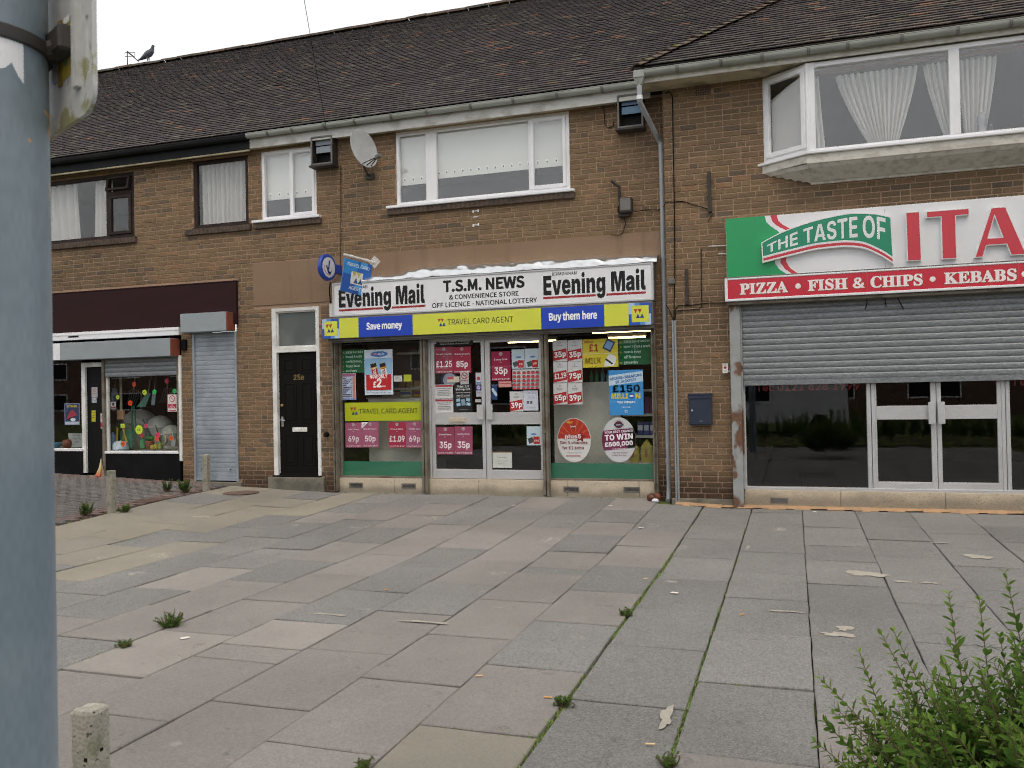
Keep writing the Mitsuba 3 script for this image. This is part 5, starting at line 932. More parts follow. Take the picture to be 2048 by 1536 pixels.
def fork(x, z, y, s, label):
    q = M(); c = C('4a4238')
    for i in range(5): xx = x + (i - 2) * 0.048 * s; q.tube([(xx + 0.03, y, z + 0.12 * s), (xx + 0.02, y - 0.01, z), (xx - 0.03, y - 0.03, z - 0.14 * s)], [0.006, 0.006, 0.003], 6, c)
    q.tube([(x - 0.09 * s + 0.03, y, z + 0.12 * s), (x + 0.13 * s, y, z + 0.12 * s)], 0.008, 6, c); q.tube([(x + 0.02, y, z + 0.12 * s), (x + 0.02, y + 0.05, z + 0.5)], 0.013, 8, C('6a563a')); good('garden_fork', q, label, 'fork')
fork(-4.30, 1.68, 0.40, 1.0, 'brown garden fork hanging left of the green shovel'); fork(-3.60, 1.70, 0.42, 0.95, 'dark garden fork hanging beside the prohibition sign')
q = M(); q.add(np.array([(-4.20, 0.35, 1.50), (-4.00, 0.35, 1.50), (-3.92, 0.40, 1.74), (-4.03, 0.40, 1.74), (-4.10, 0.37, 1.60), (-4.20, 0.365, 1.50), (-4.00, 0.365, 1.50), (-3.92, 0.415, 1.74), (-4.03, 0.415, 1.74), (-4.10, 0.385, 1.60)]), [[0, 1, 2], [0, 2, 4], [4, 2, 3], [5, 7, 6], [5, 9, 7], [9, 8, 7], [0, 5, 6], [0, 6, 1], [1, 6, 7], [1, 7, 2]], C('2e6a5a')); q.tube([(-3.98, 0.40, 1.72), (-3.94, 0.46, 2.1)], 0.014, 8, C('5a5a50')); good('shovel', q, 'green shovel hanging in the middle of the hardware window')
q = M(); q.add(np.array([(-3.86, 0.34, 1.53), (-3.79, 0.34, 1.53), (-3.77, 0.36, 1.74), (-3.85, 0.36, 1.76), (-3.86, 0.352, 1.53), (-3.79, 0.352, 1.53), (-3.77, 0.372, 1.74), (-3.85, 0.372, 1.76)]), [[0, 1, 2, 3], [7, 6, 5, 4], [0, 4, 5, 1], [1, 5, 6, 2], [3, 7, 4, 0]], C('6a8288')); q.tube([(-3.81, 0.36, 1.75), (-3.80, 0.40, 2.05)], 0.012, 8, C('4a4640')); good('spade', q, 'narrow grey spade hanging right of the green shovel')
q = M(); q.add(np.array([(-4.77, 0.34, 1.60), (-4.70, 0.34, 1.54), (-4.61, 0.34, 1.60), (-4.62, 0.36, 1.84), (-4.72, 0.36, 1.85), (-4.77, 0.355, 1.60), (-4.70, 0.355, 1.54), (-4.61, 0.355, 1.60), (-4.62, 0.375, 1.84), (-4.72, 0.375, 1.85)]), [[0, 1, 2], [0, 2, 3], [0, 3, 4], [5, 7, 6], [5, 8, 7], [5, 9, 8], [0, 5, 6], [0, 6, 1], [1, 6, 7], [1, 7, 2]], C('707c84')); q.tube([(-4.67, 0.36, 1.82), (-4.65, 0.42, 2.2)], 0.014, 8, C('5a5248')); good('spade', q, 'wide grey spade hanging at the left of the hardware window')
q = M(); q.tube([(-4.57, 0.4, 2.05), (-4.55, 0.38, 1.3)], 0.022, 8, C('b0a894')); q.box(-4.62, -4.48, 0.34, 0.40, 1.28, 1.45, 0.01, C('b89878')); good('broom', q, 'pale handled broom standing upside down at the left of the hardware window')
q = M(); q.tube([(-4.24, 0.3, 1.53), (-4.235, 0.3, 0.95)], 0.016, 8, C('1e5a44')); q.tube([(-4.20, 0.3, 1.53), (-4.165, 0.3, 1.22), (-4.17, 0.3, 0.95)], 0.014, 8, C('1e5a44')); q.tube([(-4.235, 0.3, 0.96), (-4.20, 0.3, 0.76)], [0.02, 0.004], 8, C('50585a')); good('shears', q, 'long handled dark green garden shears')
q = M(); q.tube([(-4.545, 0.28, 1.16), (-4.555, 0.27, 0.88)], 0.017, 8, C('a08a30')); q.tube([(-4.43, 0.28, 1.14), (-4.32, 0.26, 0.87)], 0.017, 8, C('a08a30')); q.add(*trimesh_sphere((-4.49, 0.29, 1.22), (0.09, 0.03, 0.09)), col=C('23232a')) if False else q.box(-4.56, -4.40, 0.26, 0.31, 1.14, 1.28, 0.02, C('23232a')); good('loppers', q, 'loppers with two yellow handles and a square yellow price tag')
q = M(); q.lathe([(0, 0), (0.06, 0), (0.062, 0.2), (0.045, 0.25), (0.02, 0.27), (0.02, 0.30), (0, 0.30)], (-4.67, 0.3, 0.765), 16, C('6a8cb0')); good('spray_bottle', q, 'pale blue bottle at the left end of the hardware window', 'bottle', smooth=True)
q = M(); q.box(-4.62, -4.36, 0.40, 0.46, 0.765, 1.09, 0.02, C('4a8a78')); q.flat(rect(-4.54, -4.47, 0.93, 1.03), 0.398, C('a0a030')); good('seed_bag', q, 'green bag behind the yellow handled loppers', 'bag')
q = M(); q.lathe([(0, 0), (0.055, 0), (0.075, 0.12), (0.08, 0.12), (0.08, 0.14), (0.06, 0.14)], (-3.87, 0.3, 0.765), 16, C('8a5038')); good('flower_pot', q, 'terracotta pot with green twine in the hardware window', smooth=True)
q = M(); q.box(-3.95, -3.80, 0.27, 0.36, 0.91, 1.0, 0.03, C('2f7a3a')); q.box(-4.06, -3.96, 0.26, 0.33, 0.765, 0.94, 0.02, C('4a9060')); good('twine', q, 'green packets around the terracotta pot', 'packet')
q = M(); q.tube([(-4.01, 0.3, 1.29), (-3.83, 0.28, 1.0)], [0.006, 0.02], 8, C('2a2a4a')); good('pruning_saw', q, 'dark pruning saw with a pink star label', 'saw'); q = M(); q.tube([(-3.74, 0.3, 1.18), (-3.62, 0.28, 0.90)], [0.006, 0.018], 8, C('26262e')); good('pruning_saw', q, 'black pruning saw leaning above the yellow hose', 'saw')
q = M()
for i in range(5): q.tube([(-3.60 + 0.075 * math.cos(a), 0.3 + 0.01 * i, 0.93 + 0.09 * math.sin(a)) for a in np.linspace(0, 2 * math.pi, 22)], 0.010, 6, C('c8b448' if i % 2 else 'b8b8b0'))
good('hose_coil', q, 'coil of yellow hose standing in the hardware window', 'hose'); q = M()
for i in range(3): q.box(-3.80 + i * 0.08, -3.73 + i * 0.08, 0.22, 0.28, 0.765, 0.84 + 0.02 * i, 0.015, C(('b0a040', 'a89a3a', '8a9a50')[i]))
good('glove_packs', q, 'yellow packets at the front of the hardware window', 'packet')
q = M(); rr = random.Random(12)
for i in range(46): x = -3.50 + rr.random() * 0.38; a = rr.random() * 6; q.tube([(x + 0.016 * math.cos(t + a), 0.2 + rr.random() * 0.02 + 0.010 * math.sin(t), 0.775 + 0.045 * rr.random() + 0.012 * math.sin(t + a)) for t in np.linspace(0, 6.28, 7)], 0.0035, 4, C('9a9890'))
good('chain', q, 'heap of steel chain at the right of the hardware window')
q = M(); q.tube([(-3.37, 0.25, 1.18), (-3.31, 0.25, 0.92)], 0.012, 8, C('9aa4a4')); q.add(np.array([(-3.35, 0.24, 0.94), (-3.27, 0.24, 0.93), (-3.29, 0.24, 0.80), (-3.37, 0.24, 0.80), (-3.35, 0.25, 0.94), (-3.27, 0.25, 0.93), (-3.29, 0.25, 0.80), (-3.37, 0.25, 0.80)]), [[3, 2, 1, 0], [4, 5, 6, 7], [0, 1, 5, 4], [2, 3, 7, 6]], C('a4acac')); good('trowel', q, 'pale trowel standing above the chain heap')
NEON = {'y': 'd2f03c', 'o': 'f0521e', 'g': '2ed26e', 'p': 'e0386a', 'r': 'c02840'}
for i, (x, z, r_, c_, lb) in enumerate(((-4.42, 1.68, 0.042, 'y', 'yellow price star hanging by the wide grey spade'), (-4.06, 1.90, 0.045, 'o', 'orange price star hanging highest at the left of the hardware window'), (-3.84, 1.755, 0.05, 'y', 'yellow price star in front of the green shovel'), (-3.63, 1.76, 0.045, 'g', 'green price star over the narrow grey spade'),
        (-3.21, 1.765, 0.045, 'g', 'green price star just above the prohibition sign'), (-3.37, 1.94, 0.045, 'p', 'pink price star at the top right of the hardware window'), (-4.15, 1.575, 0.05, 'o', 'orange red price star under the left garden fork'), (-3.97, 1.11, 0.085, 'y', 'large yellow price star in the middle of the hardware window'),
        (-3.82, 1.175, 0.04, 'p', 'pink price star on the dark pruning saw'), (-3.58, 1.01, 0.055, 'p', 'pink price star beside the yellow hose coil'), (-3.60, 0.95, 0.045, 'o', 'red orange price star overlapping the yellow hose coil'), (-4.32, 0.865, 0.05, 'o', 'orange price star on the hard hat'), (-3.30, 0.96, 0.045, 'o', 'orange price star near the pale trowel'), (-3.14, 0.98, 0.035, 'y', 'yellow price star at the right edge of the hardware window'), (-3.91, 1.01, 0.04, 'r', 'dark red price star below the large yellow one'), (-4.32, 1.18, 0.045, 's', 'square yellow price tag on the loppers'))):
    g = star(x, z, r_, 11, 0.86) if c_ != 's' else rect(x - 0.045, x + 0.045, z - 0.035, z + 0.035); s = Print(g, 0.16, NEON.get(c_, 'd2f03c')); s.lay(ctext(('£5', '£3', '£9', '£4')[i % 4], x, z - r_ * 0.25, r_ * 0.5, size=30, wt=600), '3a3a2a' if c_ in 'ysg' else '5a1420'); s.done('price_star', lb, 'price tag', 'neon price stars in the hardware window', mat='neon')
P('neon', {'type': 'mesh_attribute', 'name': 'vertex_color'}, 0.7)
def nosign(s): s.lay(ell(-3.175, 1.635, 0.058), 'b04a58'); s.lay(ell(-3.175, 1.635, 0.046), 'e2d6d4'); s.lay(affinity.rotate(rect(-3.225, -3.125, 1.63, 1.64), -45), 'b04a58'); s.lay(rect(-3.258, -3.092, 1.475, 1.545), 'b83850'); s.lay(ctext('No', -3.175, 1.52, 0.02, wmax=0.05, size=30), 'f0e0e0'); s.lay(ctext('Smoking', -3.175, 1.485, 0.022, wmax=0.12, size=30), 'f0e0e0'); s.lay(rect(-3.25, -3.10, 1.425, 1.44), 'b83850')
notice(-3.268, -3.082, 1.412, 1.708, 'e2d6d4', 'red and white prohibition sign at the right of the hardware window', extra=nosign, name='prohibition_sign')
notice(-4.48, -4.36, 1.475, 1.60, 'b8aeac', 'small sign with a dark heading at the left of the hardware window', extra=lambda s: (s.lay(rect(-4.475, -4.365, 1.485, 1.52), '6a2a34'), s.lay(ell(-4.42, 1.56, 0.03), '3a3038')), name='small_sign')
s = Print(rect(-5.50, -5.165, 1.205, 1.588), 0.056, '9aa6c4'); s.lay(rect(-5.488, -5.177, 1.22, 1.575), '2c3c62'); s.lay(ctext('EXTREME', -5.332, 1.52, 0.036, wmax=0.26, wt=800, size=40), 'c8b83a'); s.lay(Polygon([(-5.46, 1.32), (-5.38, 1.44), (-5.30, 1.47), (-5.22, 1.38), (-5.30, 1.36), (-5.36, 1.30)]), 'a8384a'); s.lay(ell(-5.36, 1.31, 0.05, 0.03), '1a1e28'); s.lay(rect(-5.488, -5.177, 1.22, 1.265), 'b8c0d0'); s.lay(ell(-5.31, 1.30, 0.06, 0.03), 'd0d8e4'); s.done('sports_poster', 'dark blue sports poster with a yellow heading in the hardware shop', 'poster')
s = Print(affinity.skew(rect(-5.66, -5.33, 0.795, 1.05), -10), 0.30, 'a4aaa8'); [s.lay(ctext(t, -5.49, 1.0 - i * 0.06, 0.026, wmax=0.2, wt=400, size=30), '5a605e') for i, t in enumerate(('KEYS CUT', 'WHILE YOU', 'WAIT'))]; s.done('white_board', 'small pale board leaning in the dark left hardware window', 'board')
q = M(); q.lathe([(0, 0), (0.06, 0.0), (0.115, 0.09), (0.12, 0.09), (0.12, 0.10), (0.10, 0.095)], (-5.98, 0.3, 0.78), 18, C('5a92b8')); good('bowl', q, 'blue plastic bowl at the pole end of the dark hardware window', smooth=True)
q = M(); q.lathe([(0, 0), (0.05, 0.0), (0.085, 0.05), (0.09, 0.10), (0.07, 0.15), (0.02, 0.16)], (-5.68, 0.28, 0.78), 18, C('6a3026')); good('pot', q, 'round brown pot beside the pale board', smooth=True)
notice(-4.892, -4.762, 1.685, 1.868, 'a8a4a6', 'upper white sticker on the dark hardware door', 3, name='sticker', y=0.058, line_col='9a5a62'); notice(-4.89, -4.785, 1.59, 1.68, 'a8b0b4', 'second white sticker down on the dark hardware door', 2, name='sticker', y=0.058); notice(-4.90, -4.81, 1.26, 1.46, 'b8b028', 'yellow sticker on the dark hardware door', 3, name='sticker', y=0.058, line_col='5a5620'); notice(-4.70, -4.605, 1.14, 1.41, 'c8c2c4', 'red and white sticker at the edge of the hardware door', name='sticker', y=0.055, extra=lambda s: (s.lay(rect(-4.70, -4.605, 1.16, 1.25), 'a83240'), s.lay(ell(-4.645, 1.34, 0.045), 'b04a58'), s.lay(ell(-4.645, 1.34, 0.034), 'c8c2c4')))
q = M(); q.add(np.array([(-4.68, -0.12, 0.32), (-4.55, -0.14, 0.32), (-4.56, -0.03, 0.32), (-4.66, -0.02, 0.32), (-4.63, -0.08, 0.45), (-4.56, -0.10, 0.46), (-4.57, -0.04, 0.46), (-4.62, -0.04, 0.46), (-4.59, -0.06, 0.64)]), [[0, 1, 5, 4], [1, 2, 6, 5], [2, 3, 7, 6], [3, 0, 4, 7], [4, 5, 8, 8], [5, 6, 8, 8], [6, 7, 8, 8], [7, 4, 8, 8]], np.array([C('b03030'), C('c03a28'), C('c8b8a8'), C('c8b8a8'), C('d8c8b8'), C('c8b030'), C('d0c8b8'), C('d0c8b8'), C('c8c0a0')])); good('plastic_bag', q, 'yellow and white plastic bag hanging by the hardware doorway', 'bag')

# ---------------------------------------------------------------- takeaway shopfront and sign
KS = thing('takeaway_shopfront', 'aluminium takeaway front with double doors under a half lowered shutter', 'shopfront')
K = KS; y0 = -0.25
RK_ = newkey(K + '__stall_riser'); labels[RK_] = {'label': 'speckled cream stone base of the takeaway'}
for a, b in ((6.19, 7.368), (7.372, 8.572), (8.577, 9.8), (9.804, 11.2)): q = M(); q.box(a, b, y0 - 0.004, 0.0, -0.1, 0.285, 0.004); add('block', q, 'riser', RK_)
q = M(); q.box(6.515, 6.732, y0 - 0.009, y0, 0.115, 0.185, 0.002); [q.box(6.52, 6.727, y0 - 0.014, y0 - 0.008, 0.123 + i * 0.0125, 0.130 + i * 0.0125) for i in range(5)]; add('vent', q, 'box_grey', K)
q = M(); q.box(6.19, 11.2, -0.235, -0.12, 0.285, 0.322, 0.004); q.box(6.19, 6.222, -0.225, -0.14, 0.322, 2.6, 0.004); q.box(7.705, 7.752, -0.225, -0.13, 0.322, 2.6, 0.004); q.box(7.76, 7.80, -0.222, -0.13, 0.29, 2.6, 0.003); q.box(9.215, 9.255, -0.222, -0.13, 0.29, 2.6, 0.003); q.box(9.262, 9.305, -0.225, -0.13, 0.322, 2.6, 0.004); add('frame', q, 'alu', K)
pane(K, 6.222, 7.705, 0.322, 2.5, -0.18, 'large dark pane left of the takeaway doors'); pane(K, 9.305, 11.2, 0.322, 2.5, -0.18, 'dark pane right of the takeaway doors')
KD1 = alu_door(K, 7.80, 8.500, 0.292, 2.45, (1.187, 1.36), -0.215, 0.02, 0.06, 0.115, 0.06, 'left takeaway door with a low letter plate'); KD2 = alu_door(K, 8.507, 9.215, 0.292, 2.45, (1.187, 1.36), -0.215, 0.05, 0.045, 0.115, 0.06, 'right takeaway door')
for d, xa in ((KD1, 8.405), (KD2, 8.512)): q = M(); q.box(xa, xa + 0.078, -0.275, -0.258, 1.13, 1.403, 0.004); q.box(xa + 0.02, xa + 0.058, -0.258, -0.21, 1.15, 1.385); add('handle', q, 'alu', d)
q = M(); q.box(8.02, 8.28, -0.222, -0.214, 0.322, 0.392, 0.004); add('letter_plate', q, 'alu', KD1)
q = M(); q.flat(text('Tel: 0121 628 1999', 6.36, 7.63, 1.575, 0.095, wt=650, size=60), -0.1785, C('8a2a2c')); q.flat(text('Tel: 0121', 9.33, 10.0, 1.585, 0.095, wt=650, size=60), -0.1785, C('8a2a2c')); add('lettering', q, 'print', K, color=True, label='dull red telephone number across the top of the panes')
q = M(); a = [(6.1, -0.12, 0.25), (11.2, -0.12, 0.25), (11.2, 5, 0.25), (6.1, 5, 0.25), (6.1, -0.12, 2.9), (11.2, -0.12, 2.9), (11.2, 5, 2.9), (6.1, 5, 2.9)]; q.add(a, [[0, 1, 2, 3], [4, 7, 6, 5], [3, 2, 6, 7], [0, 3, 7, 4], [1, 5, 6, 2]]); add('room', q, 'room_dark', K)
SK = newkey(K + '__shutter'); labels[SK] = {'label': 'galvanised roller shutter lowered over the top half of the takeaway'}
slats(SK, 6.21, 11.1, 1.715, 2.72, -0.275, 0.0795, 'galv', 0.010); q = M(); q.box(6.21, 11.1, -0.30, -0.262, 1.65, 1.715, 0.004); add('bottom_rail', q, 'galv', SK)
q = M(); q.box(6.052, 6.185, -0.375, -0.25, gz(6.1, -0.3) - 0.03, 2.75, 0.006); q.box(6.186, 6.205, -0.33, -0.25, 0.3, 2.75, 0.003); add('shutter_guide', q, 'rusty', K, label='rusty steel shutter guide post at the left of the takeaway')
q = M(); q.box(6.03, 11.2, -0.37, -0.25, 2.72, 3.10, 0.004); q.box(6.03, 11.2, -0.45, -0.25, 2.705, 2.745, 0.003); add('shutter_box', q, 'guide', K)
q = M()
for pts in ([(7.72, -0.40, 2.74), (7.73, -0.33, 2.66), (7.71, -0.31, 2.58)], [(7.93, -0.40, 2.74), (7.94, -0.33, 2.66), (7.95, -0.31, 2.60)], [(8.06, -0.40, 2.74), (8.10, -0.33, 2.66), (8.15, -0.31, 2.56)], [(7.5, -0.38, 2.735), (8.1, -0.38, 2.73)]): q.tube(pts, 0.006, 6)
add('loose_cable', q, 'black', K)
KSG = thing('takeaway_sign', 'green white and red sign board reading THE TASTE OF ITALY', 'shop sign')
q = M(); q.box(6.035, 11.3, -0.375, -0.25, 3.06, 3.842, 0.003); add('board', q, 'sign_white', KSG)
yB = -0.375
sw = lambda off: [(6.529 + off, 3.842), (6.56 + off * 1.0, 3.72), (6.69 + off, 3.617), (6.74 + off, 3.52), (6.66 + off, 3.36), (6.66 + off, 3.24), (6.72 + off, 3.14), (6.804 + off, 3.06)]
green = Polygon([(6.037, 3.06), (6.037, 3.842)] + [(6.525, 3.842), (6.545, 3.76), (6.60, 3.70), (6.70, 3.62), (6.75, 3.54), (6.70, 3.40), (6.645, 3.30), (6.64, 3.22), (6.69, 3.14), (6.80, 3.06)])
redst = Polygon([(6.597, 3.842), (6.62, 3.76), (6.68, 3.70), (6.778, 3.64), (6.81, 3.54), (6.76, 3.40), (6.71, 3.30), (6.71, 3.22), (6.76, 3.14), (6.865, 3.06), (6.93, 3.06), (6.82, 3.15), (6.775, 3.24), (6.79, 3.32), (6.84, 3.42), (6.88, 3.54), (6.86, 3.64), (6.76, 3.70), (6.695, 3.76), (6.675, 3.842)])
for g, c_ in ((green, '1f9a5c'), (redst, 'cb3a47')): q = M(); q.poly(g, yB, 0.003, C(c_)); add('panel', q, 'gloss', KSG, color=True)
q = M(); q.box(7.9475, 7.9505, yB - 0.0012, yB, 3.06, 3.842); add('seam', q, 'box_grey', KSG)
def curve(pts, n=40):
    from scipy.interpolate import PchipInterpolator
    p = np.array(pts); x = np.linspace(p[0, 0], p[-1, 0], n); return np.stack([x, PchipInterpolator(p[:, 0], p[:, 1])(x)], 1)
top = curve([(6.479, 3.488), (6.817, 3.637), (7.275, 3.748), (7.554, 3.778), (7.80, 3.755), (8.021, 3.69)]); bot = curve([(6.487, 3.225), (6.886, 3.305), (7.172, 3.352), (7.45, 3.362), (7.66, 3.335), (7.85, 3.245), (8.039, 3.104)])
banner = Polygon(np.vstack([top, bot[::-1]])); BN = newkey(KSG + '__banner'); labels[BN] = {'label': 'raised arched green banner reading THE TASTE OF'}
q = M(); q.poly(banner, yB - 0.001, 0.07, C('dcdcde')); add('tray', q, 'gloss', BN, color=True)
yb2 = yB - 0.0712
inner = banner.buffer(-0.013); lo = lambda d: affinity.translate(Polygon(np.vstack([top + [0, 0.3], bot[::-1]])), 0, d)
q = M(); q.flat(inner.intersection(lo(0.083)), yb2 - 0.0006, C('1c8766')); q.flat(inner.intersection(lo(0.020)).difference(lo(0.056)), yb2 - 0.0006, C('c23642')); add('face', q, 'gloss', BN, color=True)
tt = curve([(6.54, 3.445), (6.93, 3.60), (7.3, 3.69), (7.60, 3.728), (7.75, 3.725), (7.96, 3.675)]); tb = curve([(6.56, 3.352), (6.80, 3.405), (7.02, 3.443), (7.35, 3.468), (7.62, 3.470), (7.80, 3.445), (7.95, 3.40)])
def warp(g, x0, x1):
    g = affinity.affine_transform(g, [1 / (g.bounds[2] - g.bounds[0]), 0, 0, 1, -g.bounds[0] / (g.bounds[2] - g.bounds[0]), 0]).segmentize(0.012)
    def fn(a):
        x = x0 + a[:, 0] * (x1 - x0); zt = np.interp(x, tt[:, 0], tt[:, 1]); zb = np.interp(x, tb[:, 0], tb[:, 1]); return np.stack([x, zb + (zt - zb) * a[:, 1]], 1)
    return shapely.transform(g, fn)
q = M()
for w_, x0, x1 in (('THE', 6.548, 6.925), ('TASTE', 6.993, 7.632), ('OF', 7.692, 7.955)): q.flat(warp(glyphs(w_, 'inter', 720, 120, 0.0), x0, x1), yb2 - 0.0012, C('dfe2e4'))
add('lettering', q, 'gloss', BN, color=True)
def raised(g, name='letter'):
    k = newkey(KSG + '__' + name); q = M(); q.poly(g, yB - 0.001, 0.058, C('d6d6d8')); add('return', q, 'gloss', k, color=True); q = M(); q.poly(g.buffer(-0.010, join_style=2), yB - 0.059, 0.003, C('c63845')); add('face', q, 'gloss', k, color=True)
raised(Polygon([(8.183, 3.735), (8.190, 3.133), (8.352, 3.133), (8.342, 3.735)]))
raised(Polygon([(8.413, 3.728), (8.413, 3.645), (8.572, 3.645), (8.574, 3.130), (8.738, 3.130), (8.736, 3.645), (8.884, 3.645), (8.884, 3.728)]))
raised(Polygon([(8.925, 3.126), (9.115, 3.712), (9.268, 3.712), (9.475, 3.126), (9.312, 3.126), (9.268, 3.262), (9.06, 3.262), (9.015, 3.126)], [[(9.078, 3.352), (9.228, 3.352), (9.150, 3.60)]]))
raised(Polygon([(9.55, 3.728), (9.55, 3.13), (9.95, 3.13), (9.95, 3.22), (9.71, 3.22), (9.71, 3.728)])); raised(Polygon([(9.90, 3.728), (10.09, 3.41), (10.09, 3.13), (10.25, 3.13), (10.25, 3.41), (10.45, 3.728), (10.28, 3.728), (10.17, 3.54), (10.07, 3.728)]))
KL = thing('menu_sign', 'red strip sign reading PIZZA, FISH & CHIPS and KEBABS under the takeaway board', 'shop sign')
q = M(); q.box(6.02, 11.3, -0.475, -0.38, 2.755, 3.05, 0.004); q.box(6.02, 11.3, -0.48, -0.36, 3.03, 3.062, 0.004); add('cabinet', q, 'box_grey', KL)
q = bars(M(), 6.012, 11.3, 2.745, 3.045, -0.495, -0.468, 0.036, 0.006, wb=0.032, wt=0.022); add('frame', q, 'sign_white', KL)
q = M(); q.box(6.048, 11.26, -0.484, -0.476, 2.777, 3.023, 0, C('c52a3c')); add('face', q, 'gloss', KL, color=True)
q = M(); [q.box(x, x + 0.003, -0.4848, -0.484, 2.777, 3.023, 0, C('d8706a')) for x in (7.724, 9.08, 9.373)]; add('seam', q, 'gloss', KL, color=True)
def slab(s, x0, x1, z0, h): return text(s, x0, x1, z0, h, font='serif', size=100, fat=0.035)
word = [slab('PIZZA', 6.198, 6.792, 2.832, 0.132), slab('FISH', 7.03, 7.50, 2.832, 0.130), text('&', 7.558, 7.698, 2.832, 0.130, font='inter', wt=750, size=100), slab('CHIPS', 7.762, 8.348, 2.829, 0.130), slab('KEBABS', 8.583, 9.354, 2.827, 0.130), ell(6.915, 2.898, 0.034), ell(8.458, 2.893, 0.032), ell(9.435, 2.893, 0.032), slab('BURGERS', 9.56, 10.5, 2.827, 0.130)]
word.pop()
sh = unary_union(word); q = M(); q.flat(affinity.translate(sh.buffer(0.004), 0.004, -0.004), -0.4846, C('8c4a2e')); q.flat(sh, -0.4853, C('ece2e2')); add('lettering', q, 'gloss', KL, color=True)

# ---------------------------------------------------------------- bay window over the takeaway
BW = newkey(KB + '__bay_window'); labels[BW] = {'label': 'white plastic bay window with a weathered boarded underside'}
a_ = np.array([6.53, -0.25]); b_ = np.array([7.075, -0.62]); dl = b_ - a_; ll = float(np.linalg.norm(dl)); ang = math.atan2(dl[1], dl[0]); Sd = rotz(ang, (a_[0], a_[1], 0))
q = bars(M(), 0.0, ll, 4.56, 5.66, 0.0, 0.06, 0.05, 0.004).moved(Sd); add('frame', q, 'upvc', BW)
q = bars(M(), 0.035, ll - 0.03, 4.60, 5.62, -0.02, 0.045, 0.06, 0.005).moved(Sd); add('sash', q, 'upvc', BW)
q = M(); q.box(7.07, 7.165, -0.625, -0.55, 4.55, 5.66, 0.004); q.box(7.055, 7.10, -0.635, -0.58, 4.55, 5.66, 0.006); q.box(7.165, 11.0, -0.615, -0.555, 4.55, 4.585, 0.004); q.box(7.165, 11.0, -0.615, -0.555, 5.60, 5.66, 0.004)
for x in (8.67, 10.25): q.box(x, x + 0.115, -0.618, -0.55, 4.585, 5.60, 0.004); q.box(x + 0.05, x + 0.06, -0.621, -0.6, 4.585, 5.60)
add('frame', q, 'upvc', BW)
q = M(); v = np.array([(0.09, 0.02, 4.66), (ll - 0.09, 0.02, 4.66), (ll - 0.09, 0.02, 5.56), (0.09, 0.02, 5.56)]); q.add(v @ Sd[:3, :3].T + Sd[:3, 3], [[0, 1, 2, 3]]); add('pane', q, 'glass', BW)
[pane(BW, a, b, 4.585, 5.60, -0.585, double=True) for a, b in ((7.165, 8.67), (8.785, 10.25), (10.36, 11.0))]
q = M(); q.box(7.05, 11.05, -0.665, -0.25, 4.515, 4.552, 0.006); q2 = M(); q2.box(-0.07, ll + 0.01, -0.045, 0.2, 4.517, 4.55, 0.005); q2 = q2.moved(Sd); q.add(*q2.get()); add('sill_board', q, 'upvc', BW)
q = M(); q.box(7.05, 11.02, -0.63, -0.5, 4.40, 4.514, 0.004); q2 = M(); q2.box(-0.03, ll, -0.01, 0.1, 4.415, 4.515, 0.004); q2 = q2.moved(Sd); q.add(*q2.get()); add('apron', q, 'clad_paint', BW)
Ab, Bb, Cb = np.array([6.52, -0.255, 4.42]), np.array([7.07, -0.62, 4.405]), np.array([7.12, -0.262, 4.245]); nb = 6
for i in range(nb):
    t0, t1 = i / nb, (i + 1) / nb; q = M(); pt = lambda A_, B_, t: A_ + (B_ - A_) * t
    f0, f1 = pt(Bb, Cb, t0 + 0.012), pt(Bb, Cb, t1 - 0.012); g0, g1 = f0 + [4.0, 0, 0], f1 + [4.0, 0, 0]; l0, l1 = pt(Ab, Cb, t0 + 0.012), pt(Ab, Cb, t1 - 0.012); out = np.array([0, -0.012, -0.018])
    lap = 0.024
    q.add(np.array([f0, g0, g1 + [0, -0.004, -lap], f1 + [0, -0.004, -lap], f1, g1]), [[0, 3, 2, 1], [3, 4, 5, 2]]); q.add(np.array([l0, f0, f1 + [-0.003, -0.003, -lap], l1 + [-0.003, -0.003, -lap], f1, l1]), [[0, 3, 2, 1], [3, 5, 4, 2]])
    add('cladding_board', q, 'clad_paint', BW)
q = M(); q.add(np.array([Ab, Bb, Cb, Bb + [4, 0, 0], Cb + [4, 0, 0]]) + [0, 0.01, 0.012], [[0, 2, 1, 1], [1, 2, 4, 3]]); add('backing', q, 'dark_metal', BW)  # dark sheet added behind the gaps, standing in for lap shadows between boards
q = M(); q.box(7.10, 11.05, -0.29, -0.24, 4.215, 4.245, 0.004); add('cover_strip', q, 'clad_paint', BW)
q = M(); q.add([(6.54, -0.24, 5.68), (7.07, -0.6, 5.68), (11.1, -0.6, 5.68), (11.5, -0.24, 5.68)], [[0, 1, 2, 3]]); q.add([(6.54, -0.24, 4.56), (7.07, -0.6, 4.56), (11.1, -0.6, 4.56), (11.5, -0.24, 4.56)], [[3, 2, 1, 0]]); add('ledge', q, 'room_light', BW)
q = M(); a = [(6.3, -0.125, 4.2), (11.6, -0.125, 4.2), (11.6, 3.5, 4.2), (6.3, 3.5, 4.2), (6.3, -0.125, 5.69), (11.6, -0.125, 5.69), (11.6, 3.5, 5.69), (6.3, 3.5, 5.69)]; q.add(a, [[0, 1, 2, 3], [4, 7, 6, 5], [3, 2, 6, 7], [0, 3, 7, 4], [1, 5, 6, 2]]); add('room', q, 'room_mid', KB)
q = M(); q.box(11.0, 11.55, -0.62, -0.24, 4.4, 5.66); add('bay_end', q, 'upvc', KB)
curtain('net_curtain', 'sheer curtain gathered to a point in the middle of the large bay pane', (7.42, 8.36), (7.80, 8.12), 5.52, 4.60, -0.42, 13, 'net', 0.03, 150, 5, 'sheer curtains in the bay window')
